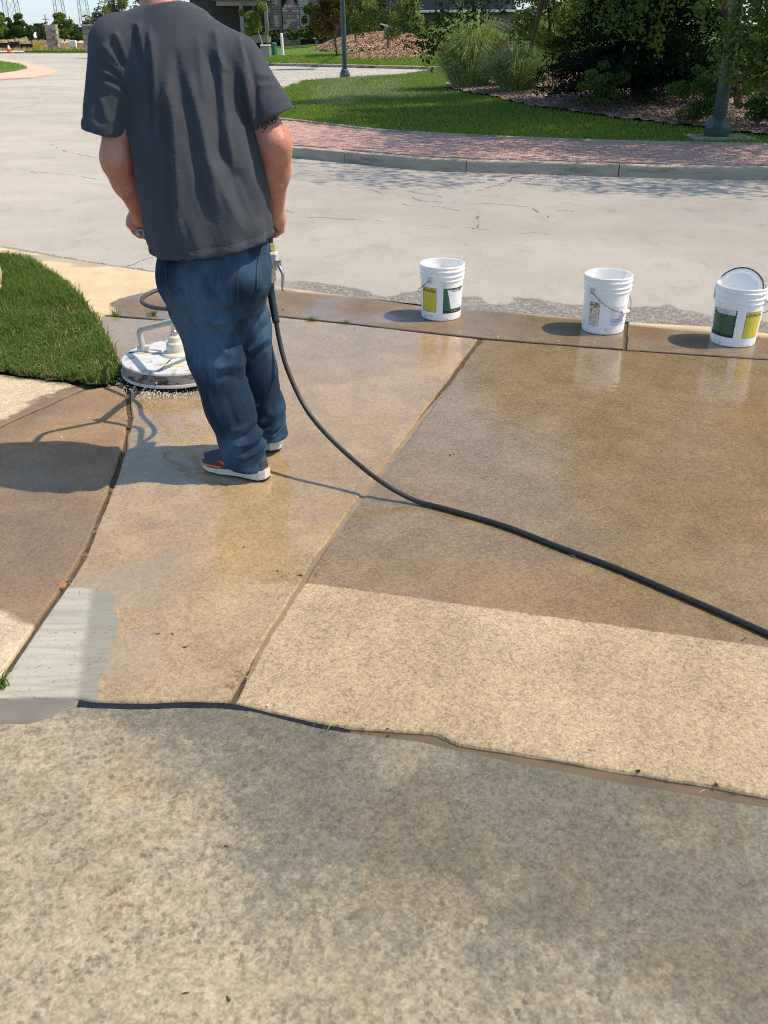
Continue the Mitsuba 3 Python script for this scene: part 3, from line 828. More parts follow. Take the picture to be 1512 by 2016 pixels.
# ------------------------------------------------------------------ the man: jeans
LEG_L = [(-0.697, 3.230, 0.759), (-0.677, 3.220, 0.662), (-0.647, 3.200, 0.493), (-0.604, 3.170, 0.296), (-0.567, 3.155, 0.127), (-0.555, 3.150, 0.036)]
LEG_R = [(-0.579, 3.270, 0.729), (-0.549, 3.320, 0.576), (-0.526, 3.350, 0.388), (-0.498, 3.370, 0.214), (-0.496, 3.385, 0.092), (-0.498, 3.390, 0.013)]
RL = [0.119, 0.114, 0.104, 0.093, 0.082, 0.083]
RR = [0.126, 0.106, 0.091, 0.083, 0.080, 0.082]


def jeans_f(P):
    z = P[:, 2]
    cx = np.interp(z, [0.6, 0.8, 0.95], [-0.615, (-0.621, 3.220, 0.836)[0], -0.618])
    hw = np.interp(z, [0.60, 0.74, 0.85, 1.0], [0.155, 0.192, 0.203, 0.195])
    q = np.sqrt(((P[:, 0] - cx) / hw) ** 2 + ((P[:, 1] - 3.235) / 0.158) ** 2)
    d = np.maximum((q - 1) * 0.158, np.maximum(z - 1.0, 0.66 - z))
    a = smin(chain(P, LEG_L, RL, 0.03), d, 0.045)
    bum = np.minimum(np.linalg.norm(P - [-0.705, 3.16, 0.80], axis=1) - 0.115, np.linalg.norm(P - [-0.525, 3.17, 0.80], axis=1) - 0.115)
    a = smin(a, bum, 0.04)
    r = chain(P, LEG_R, RR, 0.03)
    d = smin(a, r, np.interp(z, [0.55, 0.72], [0.003, 0.02]))
    cl, cr = np.array(LEG_L[-1]), np.array(LEG_R[-1])
    wl = np.where(np.linalg.norm(P[:, :2] - cl[:2], axis=1) < np.linalg.norm(P[:, :2] - cr[:2], axis=1), 0.044 + 0.16 * np.clip(-0.53 - P[:, 0], 0, 0.2), 0.070)
    return np.maximum(d, wl + 0.03 * (P[:, 1] - 3.2) * 0 - z)


jeans = surface_net(jeans_f, (-0.86, 2.98, 0.0), (-0.33, 3.53, 1.02), 0.0062)
relax(jeans, 4)
jv, jn = np.array(jeans.vertices), vertex_normals(jeans)
JF = [
    (1.0, 0.9, [(-0.629, 3.080, 0.739), (-0.590, 3.080, 0.728), (-0.554, 3.080, 0.724), (-0.527, 3.080, 0.720)]), (-1.0, 1.1, [(-0.638, 3.080, 0.706), (-0.594, 3.080, 0.691), (-0.549, 3.080, 0.683), (-0.528, 3.080, 0.686)]),
    (1.1, 0.9, [(-0.637, 3.080, 0.668), (-0.597, 3.080, 0.661), (-0.556, 3.080, 0.660), (-0.528, 3.080, 0.649)]), (-0.9, 1.2, [(-0.637, 3.100, 0.624), (-0.595, 3.100, 0.601), (-0.556, 3.100, 0.582), (-0.540, 3.100, 0.546)]),
    (0.9, 1.2, [(-0.702, 3.080, 0.776), (-0.673, 3.080, 0.725), (-0.653, 3.080, 0.659), (-0.615, 3.080, 0.573), (-0.573, 3.080, 0.524), (-0.537, 3.080, 0.504)]), (-0.9, 1.4, [(-0.730, 3.080, 0.753), (-0.709, 3.080, 0.650), (-0.692, 3.080, 0.554), (-0.672, 3.080, 0.475), (-0.652, 3.080, 0.394)]),
    (0.7, 1.3, [(-0.635, 3.080, 0.465), (-0.596, 3.080, 0.485), (-0.558, 3.080, 0.478), (-0.533, 3.080, 0.444)]), (-0.7, 1.2, [(-0.630, 3.080, 0.425), (-0.590, 3.080, 0.445), (-0.548, 3.080, 0.424), (-0.527, 3.080, 0.394)]),
    (0.8, 1.3, [(-0.692, 3.070, 0.538), (-0.677, 3.070, 0.419), (-0.641, 3.070, 0.295), (-0.603, 3.070, 0.188)]), (-0.6, 1.3, [(-0.602, 3.070, 0.398), (-0.581, 3.070, 0.315), (-0.559, 3.070, 0.231)]),
    (0.6, 0.9, [(-0.634, 3.080, 0.833), (-0.603, 3.080, 0.779), (-0.571, 3.080, 0.742), (-0.545, 3.080, 0.727)]),
    (0.9, 0.8, [(-0.449, 3.220, 0.635), (-0.481, 3.220, 0.596), (-0.514, 3.220, 0.550), (-0.535, 3.220, 0.526)]), (-0.9, 0.9, [(-0.432, 3.220, 0.606), (-0.464, 3.220, 0.566), (-0.496, 3.220, 0.530), (-0.527, 3.220, 0.506)]),
    (0.9, 0.8, [(-0.439, 3.240, 0.544), (-0.475, 3.240, 0.528), (-0.510, 3.240, 0.507), (-0.533, 3.240, 0.499)]), (-0.7, 1.1, [(-0.432, 3.240, 0.499), (-0.466, 3.240, 0.489), (-0.504, 3.240, 0.468), (-0.529, 3.240, 0.454)]),
    (0.8, 1.0, [(-0.426, 3.250, 0.391), (-0.454, 3.250, 0.349), (-0.479, 3.250, 0.284), (-0.504, 3.250, 0.218)]), (-0.7, 1.0, [(-0.416, 3.250, 0.305), (-0.439, 3.250, 0.262), (-0.463, 3.250, 0.218)]),
    (1.0, 0.8, [(-0.394, 3.280, 0.178), (-0.425, 3.280, 0.155), (-0.455, 3.280, 0.133), (-0.477, 3.280, 0.119)]), (-1.0, 0.7, [(-0.400, 3.280, 0.155), (-0.430, 3.280, 0.137), (-0.463, 3.280, 0.110)]), (0.9, 0.7, [(-0.405, 3.280, 0.137), (-0.442, 3.280, 0.119), (-0.475, 3.280, 0.096)]),
    (1.0, 0.8, [(-0.466, 3.060, 0.153), (-0.497, 3.060, 0.135), (-0.538, 3.060, 0.123), (-0.577, 3.060, 0.110)]), (-1.0, 0.7, [(-0.461, 3.060, 0.166), (-0.502, 3.060, 0.153), (-0.542, 3.060, 0.142), (-0.586, 3.060, 0.134)]), (0.9, 0.8, [(-0.471, 3.060, 0.196), (-0.507, 3.060, 0.179), (-0.548, 3.060, 0.171), (-0.591, 3.060, 0.167)]),
    (-0.8, 0.8, [(-0.483, 3.060, 0.235), (-0.516, 3.060, 0.214), (-0.561, 3.060, 0.201), (-0.600, 3.060, 0.201)]), (0.6, 0.9, [(-0.498, 3.070, 0.262), (-0.539, 3.070, 0.241), (-0.575, 3.070, 0.235), (-0.606, 3.070, 0.240)]),
]
h = fold(jv, jn, JF, 0.0120, 0.0120, 3.1, np.clip((3.42 - jv[:, 1]) * 10, 0, 1))
h += 0.007 * (meshkit.fbm(jv * [9, 9, 6.0], 3, 14) - 0.5)
stack = np.exp(-((jv[:, 2] - 0.12) / 0.09) ** 2)
h += stack * 0.0018 * np.sin(jv[:, 2] * 95 + 2.5 * np.sin(np.arctan2(jv[:, 1] - 3.2, jv[:, 0] + 0.5) * 2) + 4 * jv[:, 0])
h += 0.0022 * (jv[:, 2] < 0.066)
jeans.vertices = jv + jn * h[:, None]
relax(jeans, 1)
part(man, "jeans", jeans, "m_jeans", smooth=True)

jq = trimesh.Trimesh(jeans.vertices, jeans.faces, process=False)


def onto(mesh, pts, off):
    """The points moved along the line of sight from behind (-y side) onto the cloth, lifted by off."""
    o = np.asarray(pts, float).copy()
    dirs = np.tile([0.0, 1.0, 0.0], (len(o), 1))
    o[:, 1] = 2.5
    loc, ri, ti = mesh.ray.intersects_location(o, dirs, multiple_hits=False)
    out = o.copy()
    out[ri] = loc + mesh.face_normals[ti] * off
    ok = np.zeros(len(o), bool)
    ok[ri] = True
    return out[ok]


def patch(mesh, poly, off):
    """The piece of the cloth inside an outline seen from behind, as a raised layer with edges."""
    p = np.asarray(poly, float)[:, [0, 2]]
    c = mesh.triangles_center
    nrm = mesh.face_normals
    sel = inside(p, c[:, 0], c[:, 2]) & (nrm[:, 1] < 0.15) & (c[:, 1] < 3.25)
    sub = mesh.submesh([np.where(sel)[0]], append=True, repair=False)
    n_ = vertex_normals(sub)
    top = np.array(sub.vertices) + n_ * off
    e = sub.edges_sorted
    u, cnt = np.unique(e, axis=0, return_counts=True)
    b = u[cnt == 1]
    k = len(top)
    f = np.vstack([sub.faces, np.c_[b[:, 0], b[:, 1], b[:, 1] + k], np.c_[b[:, 0], b[:, 1] + k, b[:, 0] + k]])
    return trimesh.Trimesh(np.vstack([top, sub.vertices]), f, process=False)


PK_L = [(-0.717, 3.080, 0.883), (-0.705, 3.080, 0.781), (-0.659, 3.080, 0.767), (-0.611, 3.080, 0.761), (-0.568, 3.080, 0.786), (-0.557, 3.080, 0.882)]
PK_R = [(-0.437, 3.120, 0.915), (-0.446, 3.120, 0.858), (-0.451, 3.120, 0.780), (-0.433, 3.120, 0.775), (-0.410, 3.120, 0.813), (-0.401, 3.120, 0.884), (-0.398, 3.120, 0.928)]
part(man, "back_pocket", patch(jq, PK_L, 0.0045), "m_jeans", label="left back pocket")
part(man, "back_pocket", patch(jq, PK_R, 0.0045), "m_jeans", label="right back pocket")
SEAMS = [[(-0.764, 3.100, 0.891), (-0.760, 3.100, 0.793), (-0.747, 3.100, 0.644), (-0.724, 3.100, 0.488), (-0.688, 3.100, 0.325), (-0.632, 3.100, 0.142)], [(-0.505, 3.100, 0.898), (-0.508, 3.100, 0.827), (-0.518, 3.100, 0.755), (-0.525, 3.100, 0.718)], [(-0.711, 3.080, 0.876), (-0.698, 3.080, 0.790), (-0.656, 3.080, 0.776), (-0.612, 3.080, 0.770), (-0.573, 3.080, 0.793), (-0.565, 3.080, 0.875)], [(-0.431, 3.100, 0.912), (-0.438, 3.100, 0.863), (-0.442, 3.100, 0.794)]]
part(man, "stitching", cat(*[tube(onto(jq, spline(s_, 50), 0.0025 if i_ < 2 else 0.0060), 0.0007, 5) for i_, s_ in enumerate(SEAMS)]), "m_thread", kind="stuff")
sq = trimesh.Trimesh(shirt.vertices, shirt.faces, process=False)
hx = np.linspace(_a[0] + 0.03, _b[0] - 0.02, 60)
hemz = HEM_P[2] - ((hx - HEM_P[0]) * HEM_N[0] + (3.03 - HEM_P[1]) * HEM_N[1]) / HEM_N[2]
matte("m_shirt_thread", (0.085, 0.09, 0.10), 0.9)
part(man, "hem_stitching", tube(onto(sq, np.c_[hx, hx * 0 + 3, hemz + 0.026], 0.0008), 0.0010, 5), "m_shirt_thread")

# ------------------------------------------------------------------ the man: body (head, neck, trunk core, arms with hands, legs inside the cloth)
EL_L, WR_L, HD_L = np.array((-0.909, 3.180, 1.205)), np.array((-0.886, 3.330, 0.983)), np.array((-0.898, 3.390, 0.922))
EL_R, WR_R, HD_R = np.array((-0.360, 3.180, 1.248)), np.array((-0.393, 3.300, 0.992)), np.array((-0.407, 3.370, 0.928))
HEAD = np.array((-0.765, 3.420, 1.763))
BAR_L = np.array([-0.905, 3.395, 0.925])
BAR_R = np.array([-0.415, 3.40, 0.925])


def hand_f(P, wr, bar, sgn, ax):
    """A right or left hand closed on a bar: palm, four curled fingers and the thumb."""
    ax = ax / np.linalg.norm(ax)
    palm = bar + np.array([sgn * 0.020, -0.012, 0.030])
    side_ = ax
    d = cone(P, wr, palm + np.array([0, 0.0, 0.016]), 0.033, 0.034)
    d = smin(d, cone(P, palm - side_ * 0.026, palm + side_ * 0.030, 0.026, 0.024), 0.02)
    f = None
    for k, (o, L) in enumerate(((0.036, 0.94), (0.013, 1.0), (-0.011, 0.96), (-0.034, 0.80))):
        kn = palm + side_ * o + np.array([sgn * 0.014, 0.012, -0.006])
        a = bar + side_ * o + np.array([sgn * 0.030, 0.026, -0.010]) * L
        b = bar + side_ * o + np.array([sgn * 0.004, 0.026, -0.028]) * L
        c = bar + side_ * o + np.array([-sgn * 0.020, 0.004, -0.026]) * L
        g = chain(P, [kn, a, b, c], [0.0125, 0.0115, 0.0105, 0.0090], 0.005)
        f = g if f is None else np.minimum(f, g)
    th = chain(P, [palm + side_ * 0.030 + np.array([-sgn * 0.010, -0.004, -0.008]), bar + side_ * 0.050 + np.array([-sgn * 0.026, -0.006, -0.006]), bar + side_ * 0.034 + np.array([-sgn * 0.026, 0.012, -0.026])], [0.014, 0.012, 0.010], 0.006)
    return smin(smin(d, f, 0.007), th, 0.008)


AX_L, AX_R = np.array([0.25, 0.9, -0.1]), np.array([-0.1, 0.95, -0.1])


hl, tl_ = np.array((-0.466, 3.107)), np.array((-0.748, 3.251))
hr, head_r = np.array((-0.467, 3.366)), math.radians(112)
head_l = math.atan2(*(tl_ - hl)[::-1])
ANK_L = hl + 0.060 * np.array([math.cos(head_l), math.sin(head_l)])
ANK_R = hr + 0.060 * np.array([math.cos(head_r), math.sin(head_r)])


def body_f(P):
    d = chain(P, [NECK + [0.03, 0.02, -0.55], NECK + [0.02, 0.02, -0.25], NECK + [0, 0.02, -0.08]], [0.10, 0.11, 0.09], 0.05)
    d = smin(d, cone(P, NECK + [-0.01, 0.02, 0.0], HEAD + [0.01, -0.03, -0.06], 0.068, 0.064), 0.03)
    skull = np.linalg.norm((P - HEAD - [0.0, -0.01, 0.035]) / [0.078, 0.098, 0.098], axis=1)
    d = smin(d, (skull - 1) * 0.08, 0.02)
    hd = np.array([-0.35, 0.90, -0.30])
    hd /= np.linalg.norm(hd)
    sd = np.cross(hd, [0, 0, 1.0])
    sd /= np.linalg.norm(sd)
    upv = np.cross(sd, hd)
    F = lambda f_, s_, u_: HEAD + hd * f_ + sd * s_ + upv * u_
    d = smin(d, cone(P, F(0.03, 0, -0.045), F(0.072, 0, -0.085), 0.058, 0.030), 0.02)      # jaw
    d = smin(d, cone(P, F(0.088, 0, 0.012), F(0.108, 0, -0.026), 0.010, 0.015), 0.010)     # nose
    for s_ in (-1, 1):
        d = smin(d, cone(P, F(0.082, s_ * 0.016, 0.024), F(0.070, s_ * 0.046, 0.024), 0.010, 0.010), 0.012)   # brow
        d = smin(d, cone(P, F(0.060, s_ * 0.044, -0.022), F(0.075, s_ * 0.026, -0.03), 0.020, 0.014), 0.014)  # cheek
        d = smin(d, cone(P, F(-0.012, s_ * 0.082, 0.018), F(-0.006, s_ * 0.080, -0.024), 0.013, 0.009), 0.006)  # ear
        eye_ = np.linalg.norm(P - F(0.090, s_ * 0.031, 0.008), axis=1) - 0.011
        d = np.maximum(d, -eye_)
        d = np.minimum(d, np.linalg.norm(P - F(0.078, s_ * 0.031, 0.008), axis=1) - 0.0115)
    for u_, r_ in ((-0.050, 0.0075), (-0.062, 0.0085)):
        d = smin(d, cone(P, F(0.090, -0.020, u_), F(0.090, 0.020, u_), r_, r_), 0.004)     # lips
    for S, E, W, sg, bar, ax in ((SH_L, EL_L, WR_L, -1, BAR_L, AX_L), (SH_R, EL_R, WR_R, 1, BAR_R, AX_R)):
        M = E * 0.62 + W * 0.38
        arm = chain(P, [NECK * 0.45 + S * 0.55, S, E, M, W], [0.080, 0.060, 0.050, 0.047, 0.031], 0.03)
        out = (E - (S + W) / 2)
        out = out / np.linalg.norm(out)
        arm = smin(arm, np.linalg.norm(P - E - out * 0.022 - [0, -0.012, 0], axis=1) - 0.026, 0.02)
        arm = smin(arm, cone(P, E * 0.86 + W * 0.14 + np.array([sg * 0.004, -0.006, 0]), M, 0.042, 0.036), 0.03)
        d = smin(d, arm, 0.02)
        d = smin(d, hand_f(P, W, bar, sg, ax), 0.012)
    hip = cone(P, NECK + [0.03, 0.02, -0.55], [-0.615, 3.235, 0.86], 0.10, 0.115)
    d = smin(d, hip, 0.04)
    for L_, k in ((LEG_L, ANK_L), (LEG_R, ANK_R)):
        d = smin(d, chain(P, [np.array(L_[0]), np.array(L_[2]), np.array(L_[3]), np.array([(k[0] + L_[5][0]) / 2, (k[1] + L_[5][1]) / 2, 0.13]), np.array([k[0], k[1], 0.05])], [0.085, 0.060, 0.048, 0.030, 0.030], 0.02), 0.03)
    return d


body = surface_net(body_f, (-1.04, 2.94, 0.0), (-0.24, 3.66, 2.05), 0.0066)
relax(body, 3)
part(man, "body", body, "m_skin", smooth=True)
hv = []
hairf = lambda P: np.maximum(np.maximum(np.linalg.norm((P - HEAD - [0.004, -0.016, 0.042]) / [0.085, 0.103, 0.104], axis=1) * 0.09 - 0.09, -(np.linalg.norm((P - HEAD - [0.004, -0.012, 0.035]) / [0.077, 0.097, 0.097], axis=1) * 0.09 - 0.09)), (P - HEAD - [0, 0, 0.0]) @ np.array([-0.35, 0.9, -0.55]) - 0.045)
hair = surface_net(hairf, HEAD - [0.12, 0.14, 0.10], HEAD + [0.12, 0.12, 0.17], 0.0055)
hair.vertices = np.array(hair.vertices) + vertex_normals(hair) * (0.006 * (meshkit.fbm(np.array(hair.vertices) * [70, 70, 25], 2, 5) - 0.4))[:, None]
part(man, "hair", hair, "m_hair", smooth=True)
jawd = np.array([-0.35, 0.90, -0.30]) / np.linalg.norm([-0.35, 0.9, -0.3])
beardf = lambda P: np.maximum(smin(cone(P, HEAD + jawd * 0.02 + [0, 0, -0.045], HEAD + jawd * 0.078 + [0, 0, -0.072], 0.066, 0.036), cone(P, HEAD + [0, -0.005, -0.01], HEAD + jawd * 0.03 + [0, 0, -0.04], 0.083, 0.07), 0.02), np.maximum((P - HEAD - jawd * 0.0) @ -jawd - 0.012, (P - HEAD) @ np.array([0, 0, 1.0]) - 0.012 + 0.05 * ((P - HEAD) @ jawd > 0.06)))
beard = surface_net(beardf, HEAD - [0.13, 0.10, 0.16], HEAD + [0.13, 0.16, 0.06], 0.0055)
part(man, "beard", beard, "m_hair", smooth=True)
# looping ink line on the right arm just under the cuff
bq = trimesh.Trimesh(body.vertices, body.faces, process=False)
ink = []
tat = [(-0.397, 3.100, 1.286), (-0.390, 3.100, 1.295), (-0.381, 3.100, 1.301), (-0.370, 3.100, 1.309), (-0.360, 3.100, 1.313), (-0.350, 3.100, 1.321), (-0.339, 3.100, 1.326), (-0.329, 3.100, 1.332), (-0.319, 3.100, 1.336), (-0.310, 3.100, 1.341)]
for k, (x_, y_, z_) in enumerate(tat):
    a_ = np.linspace(0, 2 * np.pi, 12)
    ring = np.c_[x_ + 0.007 * np.cos(a_), a_ * 0 + y_, z_ + 0.010 + 0.009 * np.sin(a_)]
    q = onto(bq, ring, 0.0012)
    if len(q) > 4:
        ink.append(tube(q, 0.0011, 4))
    q = onto(bq, ring + [0.004, 0, 0.010], 0.0012)
    if len(q) > 4:
        ink.append(tube(q, 0.0011, 4))
if ink:
    part(man, "tattoo", cat(*ink), "m_ink", label="dark looping tattoo below the right sleeve")

# ------------------------------------------------------------------ the man: running shoes
matte("m_sole", proc(lambda p, n, uv: mi.Color3f(0.60, 0.58, 0.53) * (0.82 + 0.2 * noise(p.x * 60, p.y * 60, p.z * 200))), 0.6)
matte("m_tread", (0.03, 0.03, 0.032), 0.8)
matte("m_upper", proc(lambda p, n, uv: mix((0.030, 0.034, 0.048), (0.075, 0.08, 0.095), noise(p.x * 260, p.y * 260, p.z * 260))), 0.75)
matte("m_toecap", (0.26, 0.26, 0.28), 0.5)
matte("m_orange", (0.78, 0.13, 0.025), 0.5)


def shoe(pos, heading):
    X = np.linspace(0, 0.312, 26)
    hwd = np.interp(X, [0, .02, .07, .13, .20, .255, .29, .312], [.018, .036, .041, .039, .048, .050, .036, .010])
    off = np.interp(X, [0, .1, .2, .312], [0, -.004, .004, .012])
    out = np.r_[np.c_[X, off - hwd], np.c_[X, off + hwd][::-1]]
    top = np.interp(X, [0, .06, .14, .24, .312], [.050, .044, .032, .026, .034])
    toe = np.interp(X, [0, .03, .2, .27, .312], [.006, 0, 0, .006, .018])
    def loft(levels):
        rings = []
        for zf, sc in levels:
            z = toe + (top - toe) * zf
            c = np.c_[X, off]
            rings.append(np.r_[np.c_[X, off - hwd * sc, z], np.c_[X, off + hwd * sc, z][::-1]])
        n = len(rings[0])
        v = np.vstack(rings)
        f = []
        k = np.arange(n)
        for a in range(len(rings) - 1):
            q = np.stack([a * n + k, a * n + (k + 1) % n, (a + 1) * n + (k + 1) % n, (a + 1) * n + k], 1)
            f += [q[:, [0, 1, 2]], q[:, [0, 2, 3]]]
        m_ = n // 2
        for a, fl in ((0, True), (len(rings) - 1, False)):
            i = np.arange(m_ - 1)
            q = np.stack([a * n + i, a * n + i + 1, a * n + n - 2 - i, a * n + n - 1 - i], 1)
            q = q[:, ::-1] if fl else q
            f += [q[:, [0, 1, 2]], q[:, [0, 2, 3]]]
        m = trimesh.Trimesh(v, np.vstack(f), process=False)
        if m.volume < 0:
            m.invert()
        return m
    place = lambda m: moved(m, (pos[0], pos[1], 0.002), rz=heading)
    sole = loft([(0.16, 0.98), (0.3, 1.03), (0.44, 1.0), (0.52, 0.975), (0.62, 1.02), (0.82, 1.03), (1.0, 0.98)])
    tread = loft([(0.0, 0.93), (0.155, 0.985)])
    k1 = part(man, "shoe", place(sole), "m_sole", label="pale foam sole of a running shoe", smooth=35)
    part(k1, "tread", place(tread), "m_tread")
    def up_f(P):
        x = P[:, 0]
        w = np.interp(x, X, hwd) * 0.97
        o = np.interp(x, X, off)
        crest = np.interp(x, [0, .03, .10, .14, .20, .26, .30, .312], [.092, .10, .112, .114, .100, .082, .064, .046])
        q = np.sqrt(((P[:, 1] - o) / w) ** 2 + ((P[:, 2] - 0.02) / np.maximum(crest - 0.02, 0.005)) ** 2)
        d = (q - 1) * 0.035
        d = np.maximum(d, np.maximum(0.008 - x, x - 0.309))
        hole = np.linalg.norm((P - [0.062, 0, 0.115]) / [1.25, 0.85, 1], axis=1) - 0.036
        return np.maximum(np.maximum(d, np.interp(x, X, top) - 0.006 - P[:, 2]), -hole)
    up_ = surface_net(up_f, (-0.01, -0.07, 0.01), (0.32, 0.075, 0.13), 0.004)
    relax(up_, 3)
    part(k1, "upper", place(up_), "m_upper", smooth=True)
    uq = up_
    def stick(pts, off_=0.001):
        p = np.asarray(pts, float)
        _, _, tid = trimesh.proximity.closest_point(uq, p)
        cp, _, tid = trimesh.proximity.closest_point(uq, p)
        return cp + uq.face_normals[tid] * off_
    for s_ in (-1, 1):
        a = stick([(x_, s_ * 0.06, z_) for x_, z_ in zip(np.linspace(.10, .20, 14), .062 - .020 * np.sin(np.linspace(0, 2.2, 14)) + np.linspace(0, .022, 14))])
        part(k1, "stripe", place(tube(a, np.interp(np.linspace(0, 1, 14), [0, .35, 1], [.0012, .0105, .004]), 8)), "m_orange", label="orange curved stripe on the shoe's side" if s_ < 0 else None)
        b = stick([(x_, s_ * 0.06, 0.038 - 0.02 * (x_ - .2)) for x_ in np.linspace(.19, .29, 12)])
        part(k1, "stripe", place(tube(b, np.full(12, .0050), 6)), "m_orange")
    for x_ in (.135, .155, .175, .195):
        c = stick([(x_ + 0.006 * np.sin(t_), 0.022 * t_ / 1.5, 0.13) for t_ in np.linspace(-1.5, 1.5, 9)], 0.0025)
        part(k1, "lace", place(tube(c, 0.0026, 6)), "m_orange")
    cap = stick([(.286 + .018 * np.cos(t_), .004 + .036 * np.sin(t_), .06) for t_ in np.linspace(-1.9, 1.9, 14)], 0.0)
    part(k1, "toe_cap", place(tube(cap, 0.008, 8)), "m_toecap")


shoe(hl, head_l)
shoe(hr, head_r)

# ------------------------------------------------------------------ surface cleaner
def col_plate(p, n, uv):
    a = fbm(p.x * 14, p.y * 14, p.z * 20, 4)
    b = noise(p.x * 120, p.y * 120, p.z * 120)
    scuff = smoothstep(0.56, 0.70, fbm(p.x * 26, p.y * 26, p.z * 30, 3))
    return mix(mi.Color3f(0.56, 0.57, 0.575) * (0.75 + 0.3 * a + 0.1 * b), mi.Color3f(0.18, 0.18, 0.18), 0.55 * scuff)


def col_skirt(p, n, uv):
    a = fbm(p.x * 22, p.y * 22, p.z * 36, 4)
    scuff = smoothstep(0.46, 0.62, a)
    return mix((0.22, 0.22, 0.217), (0.03, 0.03, 0.029), scuff) * (0.8 + 0.3 * noise(p.x * 150, p.y * 150, p.z * 90))


matte("m_plate", proc(col_plate), 0.45, 0.5)
matte("m_skirt", proc(col_skirt), 0.5, 0.5)
matte("m_cream", proc(lambda p, n, uv: mi.Color3f(0.60, 0.575, 0.49) * (0.85 + 0.22 * fbm(p.x * 40, p.y * 40, p.z * 40, 3))), 0.45, 0.5)
matte("m_greybar", proc(lambda p, n, uv: mi.Color3f(0.47, 0.46, 0.42) * (0.82 + 0.25 * fbm(p.x * 40, p.y * 40, p.z * 40, 3))), 0.4, 0.5)
metal("m_steel", (0.62, 0.62, 0.60), 0.28)
metal("m_brass", (0.75, 0.55, 0.22), 0.32)
matte("m_rubber", proc(lambda p, n, uv: mi.Color3f(0.018, 0.018, 0.019) * (0.8 + 0.5 * noise(p.x * 90, p.y * 90, p.z * 90))), 0.42, 0.5)
matte("m_rubber_grey", proc(lambda p, n, uv: mi.Color3f(0.050, 0.047, 0.043) * (0.7 + 0.6 * fbm(p.x * 60, p.y * 60, p.z * 60, 3))), 0.5, 0.5)
matte("m_sleeve", (0.012, 0.012, 0.013), 0.22, 0.6)
matte("m_yellow_tag", proc(lambda p, n, uv: mi.Color3f(0.82, 0.74, 0.22) * (0.8 + 0.3 * noise(p.x * 200, p.y * 60))), 0.5)
matte("m_brush", (0.02, 0.02, 0.02), 0.8)

cl = thing("surface_cleaner", "round silver surface cleaner with beige hub and grey handlebar on wet concrete", "floor cleaner")
CX0, CY0, CR = -1.078, 4.352, 0.283
part(cl, "deck", lathe([(0, 0.112), (0.05, 0.113), (0.20, 0.110), (CR - 0.012, 0.106), (CR - 0.003, 0.103), (CR, 0.096), (CR, 0.090), (CR - 0.004, 0.088), (0, 0.088)], 96, (CX0, CY0, 0)), "m_plate", label="dull silver round deck with scuffs", smooth=35)
part(cl, "skirt", lathe([(CR - 0.02, 0.094), (CR + 0.001, 0.094), (CR + 0.003, 0.060), (CR + 0.002, 0.046), (CR - 0.02, 0.046), (CR - 0.02, 0.094)], 96, (CX0, CY0, 0)), "m_skirt", label="scuffed grey side skirt", smooth=35)
part(cl, "rim", lathe([(CR - 0.015, 0.046), (CR + 0.006, 0.045), (CR + 0.009, 0.040), (CR + 0.009, 0.030), (CR - 0.015, 0.028), (CR - 0.015, 0.046)], 96, (CX0, CY0, 0)), "m_greybar", smooth=35)
gb = np.random.default_rng(3)
ab = gb.uniform(0, 2 * np.pi, 2600)
bp = np.c_[CX0 + (CR - 0.004) * np.cos(ab), CY0 + (CR - 0.004) * np.sin(ab), np.full(2600, 0.003)]
part(cl, "brush_ring", blades(bp, 0.032, 0.004, 0.15, 8), "m_brush", kind="stuff")
for a in np.radians([-100, -55, 200, 160, 20, 60, 110]):
    part(cl, "bolt", moved(trimesh.creation.icosphere(2, 0.007), (CX0 + (CR + 0.003) * math.cos(a), CY0 + (CR + 0.003) * math.sin(a), 0.058)), "m_steel")
hub = lathe([(0, 0.112), (0.074, 0.112), (0.076, 0.118), (0.070, 0.126), (0.050, 0.130), (0.049, 0.172), (0.045, 0.178), (0.034, 0.180), (0.033, 0.206), (0.028, 0.212), (0.0, 0.212)], 48, (CX0, CY0, 0))
hk = part(cl, "hub", hub, "m_cream", label="stepped beige swivel hub", smooth=35)
part(hk, "swivel", lathe([(0, 0.210), (0.018, 0.210), (0.018, 0.236), (0.014, 0.240), (0.014, 0.262), (0.017, 0.264), (0.017, 0.286), (0.0, 0.288)], 12, (CX0, CY0, 0)), "m_steel", smooth=30)
# deck seam strips, bracket, yellow label
for a in np.radians([172, 352, 262, 82]):
    p0, p1 = np.array([CX0 + 0.08 * math.cos(a), CY0 + 0.08 * math.sin(a), 0.1135]), np.array([CX0 + 0.262 * math.cos(a), CY0 + 0.262 * math.sin(a), 0.109])
    part(cl, "seam", tube([p0, p1], 0.0035, 6), "m_skirt")
part(cl, "warning_label", moved(box((-0.055, -0.016, 0), (0.055, 0.016, 0.0012)), (CX0 + 0.02, CY0 - 0.175, 0.1108), rz=0.12), "m_yellow_tag", label="faded yellow label on the deck")
LB, RB = np.array([-1.262, 4.395, 0.11]), np.array([-0.895, 4.310, 0.11])
for q in (LB, RB):
    bk = part(cl, "bracket", cat(box(q + [-0.030, -0.010, 0.0], q + [0.030, -0.004, 0.030], 0.002), box(q + [-0.030, 0.006, 0.0], q + [0.030, 0.012, 0.030], 0.002), box(q + [-0.040, -0.022, -0.001], q + [0.040, 0.024, 0.004], 0.001)), "m_greybar")
    for dx in (-0.022, 0.022):
        part(bk, "nut", moved(trimesh.creation.cylinder(0.006, 0.034, sections=8), q + [dx, 0.001, 0.018], rx=math.pi / 2), "m_steel")
APX = np.array([-0.985, 4.10, 0.36])
SPL = np.array([-0.779, 3.725, 0.78])
LEAN = np.array([-0.012, 0.012, 0.115])


